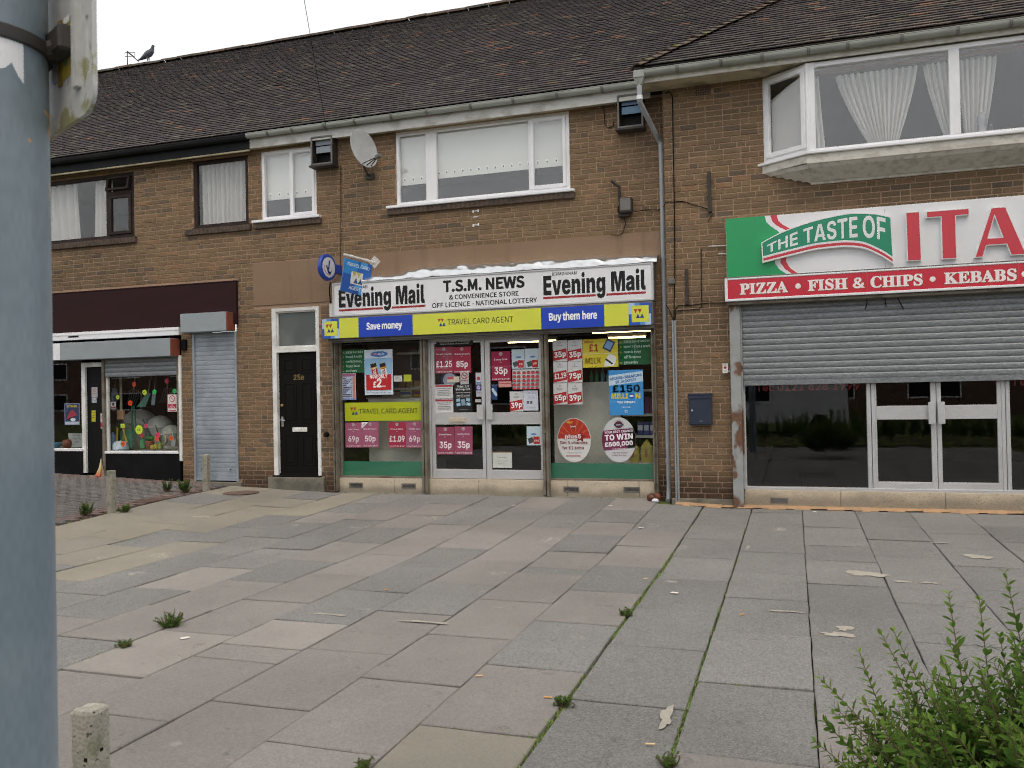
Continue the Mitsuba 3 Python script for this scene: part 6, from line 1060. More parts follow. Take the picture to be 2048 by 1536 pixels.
curtain('net_curtain', 'sheer curtain swept behind the post at the right of the large bay pane', (8.42, 8.80), (8.64, 8.80), 5.52, 4.60, -0.42, 6, 'net', 0.03, 70, 6, 'sheer curtains in the bay window')
curtain('net_curtain', 'sheer curtain gathered in the second bay pane beside the ornament', (8.80, 9.22), (8.86, 9.08), 5.52, 4.60, -0.42, 7, 'net', 0.03, 80, 7, 'sheer curtains in the bay window')
curtain('net_curtain', 'sheer curtain at the left edge of the large bay pane', (7.10, 7.22), (7.10, 7.28), 5.52, 4.60, -0.48, 3, 'net', 0.02, 40, 8, 'sheer curtains in the bay window')
q = M(); v = np.array([(0.07, 0.09, 4.64), (ll - 0.05, 0.09, 4.64), (ll - 0.05, 0.09, 5.58), (ll * 0.5, 0.1, 5.50), (0.07, 0.09, 5.38)]); q.add(v @ Sd[:3, :3].T + Sd[:3, 3], [[0, 1, 2], [0, 2, 3], [0, 3, 4]]); add('net_curtain', q, 'net', None, label='plain net curtain in the angled left light of the bay', cat='curtain')
q = M(); q.lathe([(0, 0), (0.05, 0), (0.06, 0.02), (0.035, 0.08), (0.055, 0.16), (0.045, 0.23), (0.02, 0.26), (0, 0.265)], (9.03, -0.48, 4.585), 16, C('8a8c90')); q.lathe([(0, 0), (0.035, 0), (0.03, 0.08), (0, 0.13)], (9.13, -0.47, 4.585), 12, C('1c1e22')); good('ornament', q, 'grey and black ornament on the bay window ledge', smooth=True)

# ---------------------------------------------------------------- things fixed to the walls
def vent_box(x0, x1, z0, z1, label, back):
    t = thing('ventilation_box', label, 'wall box'); y = -0.16
    q = M(); q.box(x0, x1, y, 0.0, z1 - 0.02, z1, 0.002); q.box(x0, x0 + 0.018, y, 0, z0, z1 - 0.02, 0.002); q.box(x1 - 0.018, x1, y, 0, z0, z1 - 0.02, 0.002); q.box(x0 - 0.03, x1 + 0.015, y - 0.03, 0, z0 - 0.03, z0, 0.004); add('case', q, 'dark_metal', t)
    q = bars(M(), x0, x1, z0, z1 - 0.01, y - 0.02, y - 0.001, 0.025, 0.003); add('frame', q, 'box_grey', t); q = M(); q.box(x0 + 0.02, x1 - 0.02, -0.02, -0.004, z0, z1 - 0.02); add('back', q, 'black', t)
    zm = z0 + (z1 - z0) * 0.44; q = M(); q.box(x0 + 0.05, x1 - 0.04, y + 0.06, y + 0.075, zm, zm + (z1 - zm) * 0.40, 0.002, C(back)); q.box(x0 + 0.05, x1 - 0.04, y + 0.05, y + 0.065, zm + (z1 - zm) * 0.46, z1 - 0.05, 0.002, C(back) * 0.85); add('louvre', q, 'goods', t, color=True)
vent_box(-0.275, 0.105, 5.245, 5.70, 'dark open fronted box under the gutter beside the satellite dish', '8a929c'); vent_box(4.59, 4.95, 5.26, 5.73, 'dark open fronted box with blue louvres beside the downpipe', '5a7a98')
SDh = thing('satellite_dish', 'grey satellite dish on the wall between the two upstairs windows', 'satellite dish')
ctr = np.array([0.69, -0.30, 5.36]); nrm = np.array([0.90, -0.36, 0.22]); nrm /= np.linalg.norm(nrm); ex = np.cross([0, 0, 1], nrm); ex /= np.linalg.norm(ex); ez = np.cross(nrm, ex); Fm = frame_m(ctr, ex, ez, nrm)
q = M(); prof = [(0, 0.0), (0.08, 0.004), (0.16, 0.016), (0.22, 0.032), (0.27, 0.05), (0.278, 0.052), (0.278, 0.046), (0.22, 0.024), (0.12, 0.002), (0, -0.008)]; q.lathe(prof, (0, 0, 0), 36); sc = np.diag([0.93, 1.12, 1, 1]); q = q.moved(Fm @ sc); add('reflector', q, 'dish', SDh, smooth=40)
P('dish', weathered((0.42, 0.43, 0.43), (0.34, 0.35, 0.34), 0.5, 4.0), 0.45)
q = M(); L0 = ctr + nrm * 0.30 - ez * 0.24 + ex * 0.02
for e in (-0.09, 0.09): q.tube([ctr + ex * e - ez * 0.27 + nrm * 0.03, L0], 0.008, 8)
q.tube([ctr - nrm * 0.0 - ez * 0.28, L0], 0.009, 8); add('arm', q, 'dark_metal', SDh)
q = M(); q.box(-0.03, 0.03, -0.028, 0.028, -0.05, 0.05, 0.008); q = q.moved(frame_m(L0, ex, ez, nrm)); add('receiver', q, 'box_grey', SDh)
q = M(); q.tube([ctr - nrm * 0.03, ctr - nrm * 0.07 - ez * 0.12, (0.66, -0.1, 5.05), (0.66, -0.03, 5.02)], 0.016, 8); q.box(0.60, 0.74, -0.035, 0.0, 4.97, 5.06, 0.006); add('bracket', q, 'dark_metal', SDh)
# lottery roundel and hanging travel card sign
LS = thing('lottery_sign', 'round blue and white lottery sign projecting from the wall beside the newsagent board', 'sign')
d2 = np.array([0.80, -0.60, 0]); cL = np.array([0.09, -0.36, 3.595]); Fl = frame_m(cL, np.array([0.12, 0.993, 0]), np.array([0, 0, 1.0]), np.array([0.993, -0.12, 0]))
q = M(); q.lathe([(0, 0.03), (0.185, 0.03), (0.20, 0.02), (0.205, 0.0), (0.20, -0.03), (0.185, -0.045), (0, -0.045)], (0, 0, 0), 40, C('2c48a0')); q = q.moved(Fl); add('case', q, 'gloss', LS, color=True, smooth=35)
q = M(); q.flat(ell(0, 0, 0.155), 0, C('d8dade')); mk_ = unary_union([ell(0.015, -0.05, 0.05, 0.055).difference(ell(0.03, -0.03, 0.032, 0.035)), affinity.rotate(rect(-0.005, 0.025, -0.02, 0.11), -10), affinity.rotate(rect(-0.055, -0.025, -0.05, 0.03), 25)]); q.flat(mk_, -0.0006, C('22346e'))
arc = Point(0, 0).buffer(0.118).difference(Point(0, 0).buffer(0.104)).intersection(Polygon([(0, 0), (-0.3, 0.05), (-0.3, -0.3), (0.1, -0.3)])); q.flat(arc, -0.0006, C('b86a72')); q = q.moved(Fl @ np.array([[1, 0, 0, 0], [0, 0, 1, 0], [0, -1, 0, 0.0312], [0, 0, 0, 1.0]])); add('face', q, 'gloss', LS, color=True)
q = M(); q.box(0.16, 0.36, -0.075, 0.075, -0.02, 0.02, 0.01, C('2c48a0')); q = q.moved(Fl); add('bracket', q, 'gloss', LS, color=True)
HSg = thing('hanging_sign', 'tilted blue hanging sign reading TRAVEL CARD AGENT on a sloping white pole', 'sign')
dx = np.array([0.395, 0.0, -0.13]); p0 = np.array([0.462, -0.50, 3.752]); p1 = np.array([0.72, 0.0, 3.68]); dirp = (p1 - p0); dirp /= np.linalg.norm(dirp); upv = np.array([0.10, 0.0, 1.0]); upv -= dirp * upv.dot(dirp); upv /= np.linalg.norm(upv); nz_ = np.cross(dirp, upv)
if nz_[1] > 0: nz_ = -nz_
q = M(); q.tube([p0, p1], 0.016, 10); q.tube([p0 + dirp * 0.12, p0 + dirp * 0.16], 0.022, 10); q.tube([p0 + dirp * 0.40, p0 + dirp * 0.44], 0.022, 10); add('pole', q, 'white_paint', HSg)
q = M(); q.box(-0.075, 0.075, -0.012, 0.0, -0.075, 0.075, 0.003); q = q.moved(np.array([[0.707, 0, 0.707, 0.72], [0, 1, 0, 0], [-0.707, 0, 0.707, 3.685], [0, 0, 0, 1.0]])); add('wall_plate', q, 'white_paint', HSg)
Wd, Hd = 0.50, 0.50; e1 = dirp; oS = p0 + dirp * 0.02 - upv * 0.05
def sgm(q): return q.moved(np.array([[e1[0], -nz_[0], upv[0], oS[0]], [e1[1], -nz_[1], upv[1], oS[1]], [e1[2], -nz_[2], upv[2], oS[2]], [0, 0, 0, 1.0]]))
q = M(); q.box(0, Wd, -0.004, 0.004, -Hd, 0, 0.001, C('6aa8dc'))
for sgn in (-1, 1):
    yy = sgn * 0.0046
    for a, b, c_, d_, col in ((0, 0.25, -0.22, 0, '2f86cc'), (0.25, 0.5, -0.28, 0, '2a62b4'), (0, 0.25, -Hd, -0.22, '2456a8'), (0.25, 0.5, -Hd, -0.28, '4a9ad8'), (0.30, 0.42, -0.10, 0, '4a98d6'), (0.22, 0.32, -Hd, -0.40, '1f4c9c')): q.flat(rect(a, b, c_, d_), yy, C(col)); yy += sgn * 0.0003
    yy += sgn * 0.0004
    for t_, a, b, z_ in (('TRAVEL CARD', 0.05, 0.46, -0.10), ('AGENT', 0.14, 0.36, -0.445)):
        g = text(t_, a, b, z_, 0.052, font='human', size=60, fat=0.02); g = g if sgn < 0 else affinity.scale(g, -1, 1, origin=(0.25, 0)); q.flat(g, yy, C('d8e6f0'))
    q.flat(rect(0.15, 0.36, -0.36, -0.17), yy, C('d4d4cc'))
    L = []; logo(L, 0.165, -0.262, 0.19, 'b8b06a', '2c4f86')
    for g, col in L: q.flat(g if sgn < 0 else affinity.scale(g, -1, 1, origin=(0.25, 0)), yy + sgn * 0.0004, C(col))
add('panel', sgm(q), 'gloss', HSg, color=True)
q = M(); [q.tube([p0 + dirp * s_, p0 + dirp * s_ - upv * 0.055], 0.004, 6) for s_ in (0.14, 0.42)]; add('hook', q, 'dark_metal', HSg)
q = M(); q.box(-0.085, -0.03, -0.02, 0.0, 2.87, 3.08, 0.004); add('label_plate', q, 'white_paint', None, label='narrow white plate on the brick beside the newsagent board', cat='plate')
q = M(); q.tube([(-0.06, -0.02, 3.42), (-0.075, -0.025, 3.30), (-0.07, -0.02, 3.15), (-0.055, -0.02, 3.08)], 0.008, 6); add('sign_cable', q, 'black', None, label='short black cable running down to the narrow white plate', cat='cable')
q = M(); q.lathe([(0, -0.05), (0.035, -0.05), (0.04, -0.01), (0.04, 0.0)], (-0.175, 0, 1.02), 16, axis='y'); add('wall_outlet', q, 'black', None, smooth=30, label='round black pipe outlet in the brick right of door 25', cat='outlet')
MB_ = thing('mail_box', 'dark blue metal mail box on the brick pier', 'mail box'); q = M(); q.box(5.505, 5.80, -0.36, -0.25, 1.14, 1.535, 0.008); add('body', q, 'mailblue', MB_); q = M(); q.box(5.495, 5.81, -0.375, -0.25, 1.535, 1.562, 0.006); q.add(np.array([(5.495, -0.375, 1.535), (5.81, -0.375, 1.535), (5.81, -0.375, 1.495), (5.495, -0.375, 1.495), (5.495, -0.362, 1.495), (5.81, -0.362, 1.495)]), [[0, 3, 2, 1], [3, 4, 5, 2]]); add('lid', q, 'mailblue', MB_)
P('mailblue', weathered((0.022, 0.032, 0.060), (0.030, 0.042, 0.072), 0.5, 5.0), 0.35)
q = M(); q.box(5.515, 5.79, -0.366, -0.36, 1.155, 1.485, 0.003); add('door', q, 'mailblue', MB_); q = M(); q.lathe([(0, -0.008), (0.012, -0.006), (0.013, 0)], (5.545, -0.366, 1.335), 12, axis='y'); q.box(5.635, 5.68, -0.3675, -0.366, 1.19, 1.20); add('lock', q, 'chrome', MB_)
SW = thing('key_switch', 'small white key switch box with a padlock beside the rusty shutter post', 'switch'); q = M(); q.box(5.945, 6.02, -0.31, -0.25, 1.82, 1.95, 0.004); add('box', q, 'white_paint', SW); q = M(); q.flat(ell(5.98, 1.895, 0.018), -0.3106, C('a03038')); q.flat(rect(5.96, 6.0, 1.925, 1.935), -0.3106, C('888888')); q.flat(rect(5.96, 6.0, 1.845, 1.855), -0.3106, C('888888')); add('label', q, 'print', SW, color=True)
q = M(); q.box(6.012, 6.05, -0.335, -0.30, 1.83, 1.862, 0.006); q.tube([(6.018, -0.317, 1.86), (6.018, -0.317, 1.885), (6.031, -0.317, 1.897), (6.044, -0.317, 1.885), (6.044, -0.317, 1.86)], 0.005, 6); add('padlock', q, 'chrome', SW)
CT = thing('cable_trunking', 'grey metal cable trunking standing against the brick pier beside the downpipe', 'trunking'); q = M(); q.box(5.292, 5.346, -0.285, -0.25, 0.09, 2.55, 0.003); add('channel', q, 'galv_box', CT); q = M(); q.box(5.312, 5.326, -0.289, -0.285, 0.09, 2.55); add('slot', q, 'box_grey', CT)
def bracket(name, q, label): add(name, q, 'dark_metal', None, label=label, cat='bracket')
q = M(); q.box(5.482, 5.522, -0.285, -0.25, 2.755, 3.235, 0.004); [q.lathe([(0, -0.006), (0.008, -0.005), (0.009, 0)], (5.502, -0.285, z), 8, axis='y') for z in (2.80, 3.02, 3.19)]; bracket('steel_bracket', q, 'black vertical steel bracket low on the brick pier right of the downpipe')
q = M(); q.box(5.805, 5.85, -0.31, -0.25, 3.97, 4.505, 0.004); bracket('steel_bracket', q, 'long dark vertical steel bracket above the takeaway sign end')
q = M(); q.tube([(4.46, -0.05, 4.57), (4.575, -0.05, 4.475), (4.572, -0.05, 4.28)], 0.02, 4); bracket('steel_bracket', q, 'bent dark steel arm above the old floodlight')
FL = thing('floodlight', 'old dark floodlight box on the wall left of the downpipe', 'floodlight'); q = M(); q.box(4.585, 4.76, -0.16, -0.03, 4.09, 4.30, 0.012); add('body', q, 'dark_metal', FL); q = M(); q.box(4.60, 4.745, -0.165, -0.16, 4.12, 4.285, 0.004); add('lens', q, 'box_grey', FL); q = M(); q.tube([(4.56, -0.09, 4.20), (4.555, -0.06, 4.13), (4.60, -0.02, 4.03)], 0.012, 8); q.box(4.55, 4.72, -0.10, 0.0, 4.05, 4.09, 0.006); add('mount', q, 'dark_metal', FL)
def cable(pts, label, r=0.006, mat='black'): q = M(); q.tube(pts, r, 6); add('cable', q, mat, None, label=label, cat='cable')
cable([(4.64, -0.08, 4.05), (4.645, -0.02, 3.95), (4.60, -0.025, 3.83), (4.55, -0.04, 3.80), (4.44, -0.04, 3.815)], 'short loose cable hanging from the old floodlight')
cable([(4.78, -0.04, 4.11), (4.92, -0.02, 4.13), (5.12, -0.02, 4.11), (5.20, -0.10, 4.14), (5.24, -0.26, 4.16), (5.47, -0.26, 4.15), (5.84, -0.27, 4.0), (5.86, -0.29, 3.93), (5.80, -0.29, 3.84)], 'black cable crossing from the floodlight behind the downpipe to the long bracket')
cable([(5.27, -0.262, 5.63), (5.33, -0.262, 5.65), (5.365, -0.262, 5.58), (5.36, -0.262, 4.65), (5.36, -0.262, 4.16), (5.345, -0.262, 3.2), (5.32, -0.268, 2.54)], 'long black cable running down the brick pier from the eaves to the trunking', 0.008)
cable([(5.205, -0.262 + 0.15, 2.77), (5.22, -0.27, 2.76), (5.26, -0.27, 2.70), (5.32, -0.27, 2.54)], 'small black cable loop at the top of the trunking'); cable([(5.335, -0.262, 2.56), (5.345, -0.262, 2.70), (5.38, -0.262, 2.75), (5.55, -0.262, 2.745), (5.77, -0.262, 2.765), (6.03, -0.27, 2.75)], 'black cable running level from the trunking to the takeaway sign')
cable([(5.37, -0.26, 2.68), (5.66, -0.26, 2.69), (5.695, -0.26, 2.73), (5.69, -0.26, 2.89), (5.70, -0.26, 3.49)], 'thin black cable turning up the brick pier below the takeaway sign'); cable([(0.16, -0.012, 5.24), (0.142, -0.012, 4.23), (0.13, -0.03, 3.52)], 'thin black cable running down the bricks from the open box to the newsagent sign', 0.005)
cable([(4.37, -0.02, 5.65), (4.38, -0.012, 5.40), (4.43, -0.012, 5.33), (4.50, -0.012, 5.36), (4.50, -0.012, 5.42)], 'looped black cable on the bricks left of the downpipe box'); cable([(0.03, -0.2, 5.74), (0.8, -2.0, 6.75), (2.2, -5.5, 9.2), (4.0, -12, 14)], 'thin overhead telephone wire rising from the eaves by the dish', 0.004)
for z, x in ((3.51, 5.80), (3.40, 5.92)): q = M(); q.tube([(x, -0.275, z + 0.005), (6.04, -0.275, z)], 0.008, 8); add('steel_rod', q, 'alu', None, label='upper thin rod sticking out from the end of the takeaway sign' if z > 3.45 else 'lower thin rod sticking out from the end of the takeaway sign', cat='rod')
q = M(); q.box(5.25, 5.345, -0.30, -0.25, 3.04, 3.12, 0.01); add('junction_box', q, 'box_grey', None, label='small grey junction box behind the downpipe collar', cat='junction box')
q = M(); [q.box(2.36 + a, 2.44 + a, -0.008, 0.002, z, z + 0.012) for a, z in ((0, 4.33), (0.0, 4.24), (0.0, 4.12))]; [q.box(x, x + 0.022, -0.010, 0.002, z - 0.02, z + 0.02) for x, z in ((2.35, 4.33), (2.43, 4.335), (2.35, 4.12), (2.43, 4.13))]; add('fixing_stubs', q, 'upvc', TB, label='broken white fixings left in the brickwork')
# ---------------------------------------------------------------- street furniture
LP = thing('lamp_post', 'blue grey painted steel lamp post close to the camera with peeling paint', 'lamp post')
pc = np.array([5.822, -11.034]); pr0 = 0.0835
q = M(); z = np.linspace(-0.1, 5.2, 60); q.lathe([(pr0, a) for a in z], (pc[0], pc[1], 0), 64); add('shaft', q, 'pole_paint', LP, smooth=True)
q = M(); q.lathe([(pr0 + 0.0006, 2.074), (pr0 + 0.0055, 2.075), (pr0 + 0.006, 2.083), (pr0 + 0.0055, 2.091), (pr0 + 0.0006, 2.092)], (pc[0], pc[1], 0), 64); add('strap', q, 'dark_metal', LP, smooth=40)
PLd = np.array([0.139, -0.069, 0]); PLd /= np.linalg.norm(PLd); PLn = np.array([PLd[1], -PLd[0], 0.0])
if PLn @ (CAM - np.array([6.0, -11.0, 2.0])) < 0: PLn = -PLn
o_ = np.array([6.002, -11.02, 1.985])
def onplate(m_): return m_.moved(np.array([[PLd[0], -PLn[0], 0, o_[0]], [PLd[1], -PLn[1], 0, o_[1]], [0, 0, 1, o_[2]], [0, 0, 0, 1.0]]))
TS = thing('traffic_plate', 'mossy back of a metal sign plate strapped to the lamp post', 'sign')
g = rect(-0.42, 0.0, 0.0, 0.62).buffer(-0.03).buffer(0.03); slot = rect(-0.0285, -0.0195, 0.055, 0.125).buffer(0.001)
g = g.difference(slot)
q = onplate(M().poly(g, 0.004, 0.004)); add('sheet', q, 'plate_back', TS)
rim = rect(-0.42, 0.0, 0.0, 0.62).buffer(-0.03).buffer(0.03); q = onplate(M().poly(rim.difference(rim.buffer(-0.003)), 0.004, 0.006)); add('rim', q, 'plate_back', TS)
q = onplate(M().poly(rect(-0.062, -0.046, 0.04, 0.60), 0.0, 0.007)); add('stiffener', q, 'plate_back', TS)
def plate_fn(p, n, uv):
    k = fbm(p.x * 60, p.y * 60, p.z * 45, 4); a = mix((0.56, 0.56, 0.56), (0.44, 0.44, 0.42), k)
    return mix(a, (0.27, 0.26, 0.13), smoothstep(0.50, 0.62, fbm(p.x * 40, p.y * 40, p.z * 22, 4) + 0.16 * smoothstep(2.02, 1.985, p.z) - 0.12 * smoothstep(2.0, 2.03, p.z)))
P('plate_back', plate_fn, 0.5)
q = onplate(M().poly(affinity.rotate(rect(-0.135, -0.08, 0.065, 0.135), 3), -0.0005, 0.0006, C('b09a3c')).poly(rect(-0.13, -0.115, 0.06, 0.15), -0.0012, 0.0004, C('a8822c')).poly(ell(-0.098, 0.098, 0.012, 0.016), -0.0012, 0.0004, C('8a8a74')).poly(rect(-0.105, -0.083, 0.138, 0.147), -0.0012, 0.0004, C('e8e8e4')).poly(rect(-0.155, -0.132, 0.07, 0.125), -0.0012, 0.0004, C('d0d4dc')).poly(Polygon([(-0.16, 0.27), (-0.07, 0.30), (-0.075, 0.36), (-0.16, 0.36)]), -0.0005, 0.0006, C('9a9250'))); add('sticker', q, 'print', TS, color=True, label='torn yellow sticker remains')
bk = pc + PLd[:2] * 0.06
q = M(); q.box(-0.13, -0.062, -0.022, 0.0, 0.09, 0.125, 0.004); add('clamp', onplate(q), 'dark_metal', TS)
q = M(); dvec = np.array([o_[0], o_[1]]) - 0.09 * PLd[:2] - pc; q.tube([(pc[0] + 0.085 * dvec[0] / np.linalg.norm(dvec), pc[1] + 0.085 * dvec[1] / np.linalg.norm(dvec), 2.083), (pc[0] + dvec[0], pc[1] + dvec[1], 2.09)], [0.012, 0.016], 8); add('bolt', q, 'dark_metal', TS)
q = M(); an = np.linspace(-2.4, -0.05, 26); zz = 1.985 + 0.010 * np.sin(an * 17) + 0.006 * np.sin(an * 41)
v = np.vstack([np.stack([pc[0] + (pr0 + 0.0008) * np.cos(an), pc[1] + (pr0 + 0.0008) * np.sin(an), zz + 0.05], 1), np.stack([pc[0] + (pr0 + 0.0008) * np.cos(an), pc[1] + (pr0 + 0.0008) * np.sin(an), an * 0 + 2.073], 1)]); k = np.arange(25); q.add(v, np.stack([k, k + 1, 26 + k + 1, 26 + k], 1)); add('torn_sticker', q, 'sign_white', LP, label='torn white paper round the post below the strap')

def bollard(x, y, z, h, label):
    t = thing('bollard', label, 'bollard', 'square concrete bollards'); w = 0.046; q = M(); zb = float(gz(x, y)) - 0.15; zt = zb + 0.15 + h if z is None else z
    n = 9; zs = np.linspace(zb, zt - 0.012, n); rb = np.random.default_rng(int(abs(x * 100))); V = []
    ring = np.array([(-w, -w + 0.01), (-w + 0.01, -w), (0, -w), (w - 0.01, -w), (w, -w + 0.01), (w, 0), (w, w - 0.01), (w - 0.01, w), (0, w), (-w + 0.01, w), (-w, w - 0.01), (-w, 0)])
    for a in zs: V.append(np.c_[ring + rb.normal(0, 0.0012, ring.shape) + [x, y], np.full(12, a)])
    V.append(np.c_[ring * 0.86 + [x, y], np.full(12, zt - 0.002) + rb.normal(0, 0.0015, 12)]); V.append(np.array([[x, y, zt + 0.003]]))
    i, j = np.meshgrid(np.arange(n), np.arange(12), indexing='ij'); f = np.stack([i * 12 + j, i * 12 + (j + 1) % 12, (i + 1) * 12 + (j + 1) % 12, (i + 1) * 12 + j], -1).reshape(-1, 4); q.add(np.vstack(V), np.vstack([f[:, [0, 1, 2]], f[:, [0, 2, 3]], np.stack([n * 12 + np.arange(12), n * 12 + (np.arange(12) + 1) % 12, np.full(12, (n + 1) * 12)], 1)])); add('shaft', q, 'concrete', t)
    q = M(); [q.lathe([(0, 0.0), (0.007, 0.0), (0.008, 0.002)], (0, 0, 0), 10) for _ in ()]
    for zz in (0.16, 0.32, 0.46): q.box(x + 0.014, x + 0.028, y - w - 0.0012, y - w + 0.004, zt - zz - 0.008, zt - zz + 0.006, 0.003); 
    for zz in (0.14, 0.38): q.box(x + w - 0.004, x + w + 0.0012, y - 0.006, y + 0.008, zt - zz - 0.006, zt - zz + 0.006, 0.003)
    add('hole', q, 'black', t)
bollard(4.517, -9.546, 0.566, 0.57, 'nearest concrete bollard beside the lamp post, cut off by the frame'); bollard(-1.93, -2.64, None, 0.57, 'concrete bollard among weeds at the paving edge'); bollard(-1.98, -0.62, None, 0.56, 'concrete bollard in front of the closed narrow shutter')
MH = thing('drain_cover', 'rusty brown drain cover in the paving between the two far bollards', 'drain cover'); q = M(); q.box(-2.28, -1.97, -1.95, -1.25, float(gz(-2.1, -1.6)) - 0.03, float(gz(-2.1, -1.6)) + 0.006, 0.004); add('cover', q, 'rustplate', MH); q = M(); zc = float(gz(-2.1, -1.6)); [q.box(-2.26 + i * 0.05, -2.24 + i * 0.05, -1.93, -1.27, zc + 0.0062, zc + 0.009) for i in range(6)]; add('rib', q, 'rustplate', MH)
P('rustplate', weathered((0.11, 0.075, 0.06), (0.16, 0.10, 0.075), 0.6, 12.0), 0.8)
MH2 = thing('manhole_cover', 'dark round manhole cover near the foot of door 25', 'manhole cover'); zc = float(gz(-1.35, -0.62)); q = M(); q.lathe([(0, 0.008), (0.24, 0.008), (0.26, 0.004), (0.28, 0.0)], (-1.35, -0.62, zc), 28); add('cover', q, 'rustplate', MH2)
# litter
def small(name, x, y, L_, w, h, a, col, label, cat, group=None): q = M(); q.box(-L_ / 2, L_ / 2, -w / 2, w / 2, 0, h, min(w, h) * 0.3, C(col)); q = q.moved(rotz(a, (x, y, float(gz(x, y)) + 0.007))); add(name, q, 'print', None, color=True, label=label, cat=cat, group=group)
for i, (x, y, a) in enumerate(((5.1, -7.32, 0.3), (5.57, -7.55, 0.1), (6.18, -8.0, 0.2), (3.6, -5.5, 0.4), (5.60, -4.6, 0.6), (6.45, -5.6, 0.9))): small('cigarette_end', x, y, 0.045, 0.009, 0.008, a, 'd09a60' if i % 2 else 'd8b890', ('cigarette end at the far end of the grassy cross joint', 'cigarette end where the grassy cross joint meets the weedy joint', 'cigarette end by the second weedy joint near the bottom edge', 'cigarette end alone on a grey slab left of centre', 'cigarette end in the weedy joint farther up', 'cigarette end on the grey slabs right of the second weedy joint')[i], 'cigarette end', 'cigarette ends on the paving')
for i, (x, y) in enumerate(((5.9, -5.05), (2.9, -7.1), (7.05, -0.62), (5.15, -2.2), (3.2, -0.9), (4.5, -0.75))): small('paper_scrap', x, y, 0.06, 0.035, 0.004, i * 0.9, 'd8d4c8', ('white scrap between the two weedy joints', 'white scrap on the pale cracked slabs at the left', 'white scrap at the foot of the takeaway base', 'white scrap on the paving below the newsagent right window', 'white scrap in front of the newsagent doors', 'white scrap below the right newsagent window base')[i], 'litter', 'paper scraps on the paving')
q = M(); rs = np.random.default_rng(2)
sph = trimesh.creation.icosphere(2, 1.0)
def blob(c, r, col, seed): v = sph.vertices * r * (1 + 0.25 * (meshkit.noise(sph.vertices * 2.2 + seed, 1)[:, None] - 0.5)) + c; return v, sph.faces, np.tile(C(col), (len(v), 1))
zr = float(gz(4.98, -0.3)); q.add(*blob(np.array([4.96, -0.26, zr + 0.05]), np.array([0.06, 0.05, 0.055]), '5a3220', 1)); q.add(*blob(np.array([5.04, -0.24, zr + 0.06]), np.array([0.05, 0.045, 0.06]), '6a3a24', 2)); add('broken_pot', q, 'goods', None, color=True, smooth=True, label='lump of brown broken pot at the foot of the downpipe', cat='broken pot')
q = M(); q.add(*blob(np.array([5.03, -0.36, zr + 0.025]), np.array([0.045, 0.035, 0.028]), 'e0e4ea', 3)); add('crushed_cup', q, 'goods', None, color=True, smooth=True, label='white crushed cup at the foot of the downpipe', cat='cup')
# a bird and an aerial on the ridge
AE = thing('aerial', 'thin television aerial standing on the roof ridge', 'aerial'); ax, ay, az = -8.10, RZ[1], RZ[2] + 0.02
q = M(); q.tube([(ax, ay, az), (ax, ay, az + 0.42)], 0.011, 6); add('mast', q, 'dark_metal', AE)
q = M(); q.tube([(ax - 0.07, ay, az + 0.29), (ax + 0.24, ay - 0.02, az + 0.25), (ax + 0.24, ay - 0.02, az + 0.34), (ax - 0.07, ay, az + 0.385), (ax - 0.07, ay, az + 0.29)], 0.008, 5); add('loop', q, 'dark_metal', AE); q = M(); q.tube([(ax, ay, az + 0.40), (ax + 0.18, ay - 0.05, az + 0.27), (ax + 0.42, ay - 0.1, az + 0.06)], [0.02, 0.016, 0.008], 6); add('boom', q, 'dark_metal', AE)
def bird(x, y, z):
    import manifold3d as m3
    def s(c, r): return m3.Manifold.sphere(r, 18).translate(c)
    js = [((0, 0, 0.13), 0.062), ((0.05, 0, 0.15), 0.066), ((0.10, 0, 0.18), 0.05), ((0.125, 0, 0.235), 0.030), ((0.135, 0, 0.275), 0.026), ((-0.08, 0, 0.095), 0.040), ((-0.16, 0, 0.065), 0.018), ((-0.22, 0, 0.055), 0.012)]
    b = None
    for a, c in ((0, 1), (1, 2), (2, 3), (3, 4), (0, 5), (5, 6), (6, 7)):
        h = m3.Manifold.batch_hull([s(js[a][0], js[a][1]), s(js[c][0], js[c][1])]); b = h if b is None else b + h
    b = b + m3.Manifold.batch_hull([s((0.155, 0, 0.275), 0.010), s((0.185, 0, 0.268), 0.003)])
    for yy in (-0.02, 0.02): b = b + m3.Manifold.batch_hull([s((0.02, yy, 0.08), 0.014), s((0.025, yy, 0.0), 0.006)])
    me = b.refine_to_length(0.012).to_mesh(); tm = trimesh.Trimesh(me.vert_properties[:, :3], me.tri_verts, process=True); trimesh.smoothing.filter_taubin(tm, iterations=8); v = np.array(tm.vertices); col = np.where((v[:, 2:3] > 0.19), C('3a4446'), np.where(v[:, 0:1] < -0.05, C('4a4a50'), C('5c5e68')))
    q = M(); q.add(v * 1.25 + [x, y, z], tm.faces, col); add('pigeon', q, 'goods', None, color=True, smooth=True, label='grey pigeon perched on the roof ridge beside the aerial', cat='pigeon')
bird(-7.52, RZ[1], RZ[2] + 0.10)

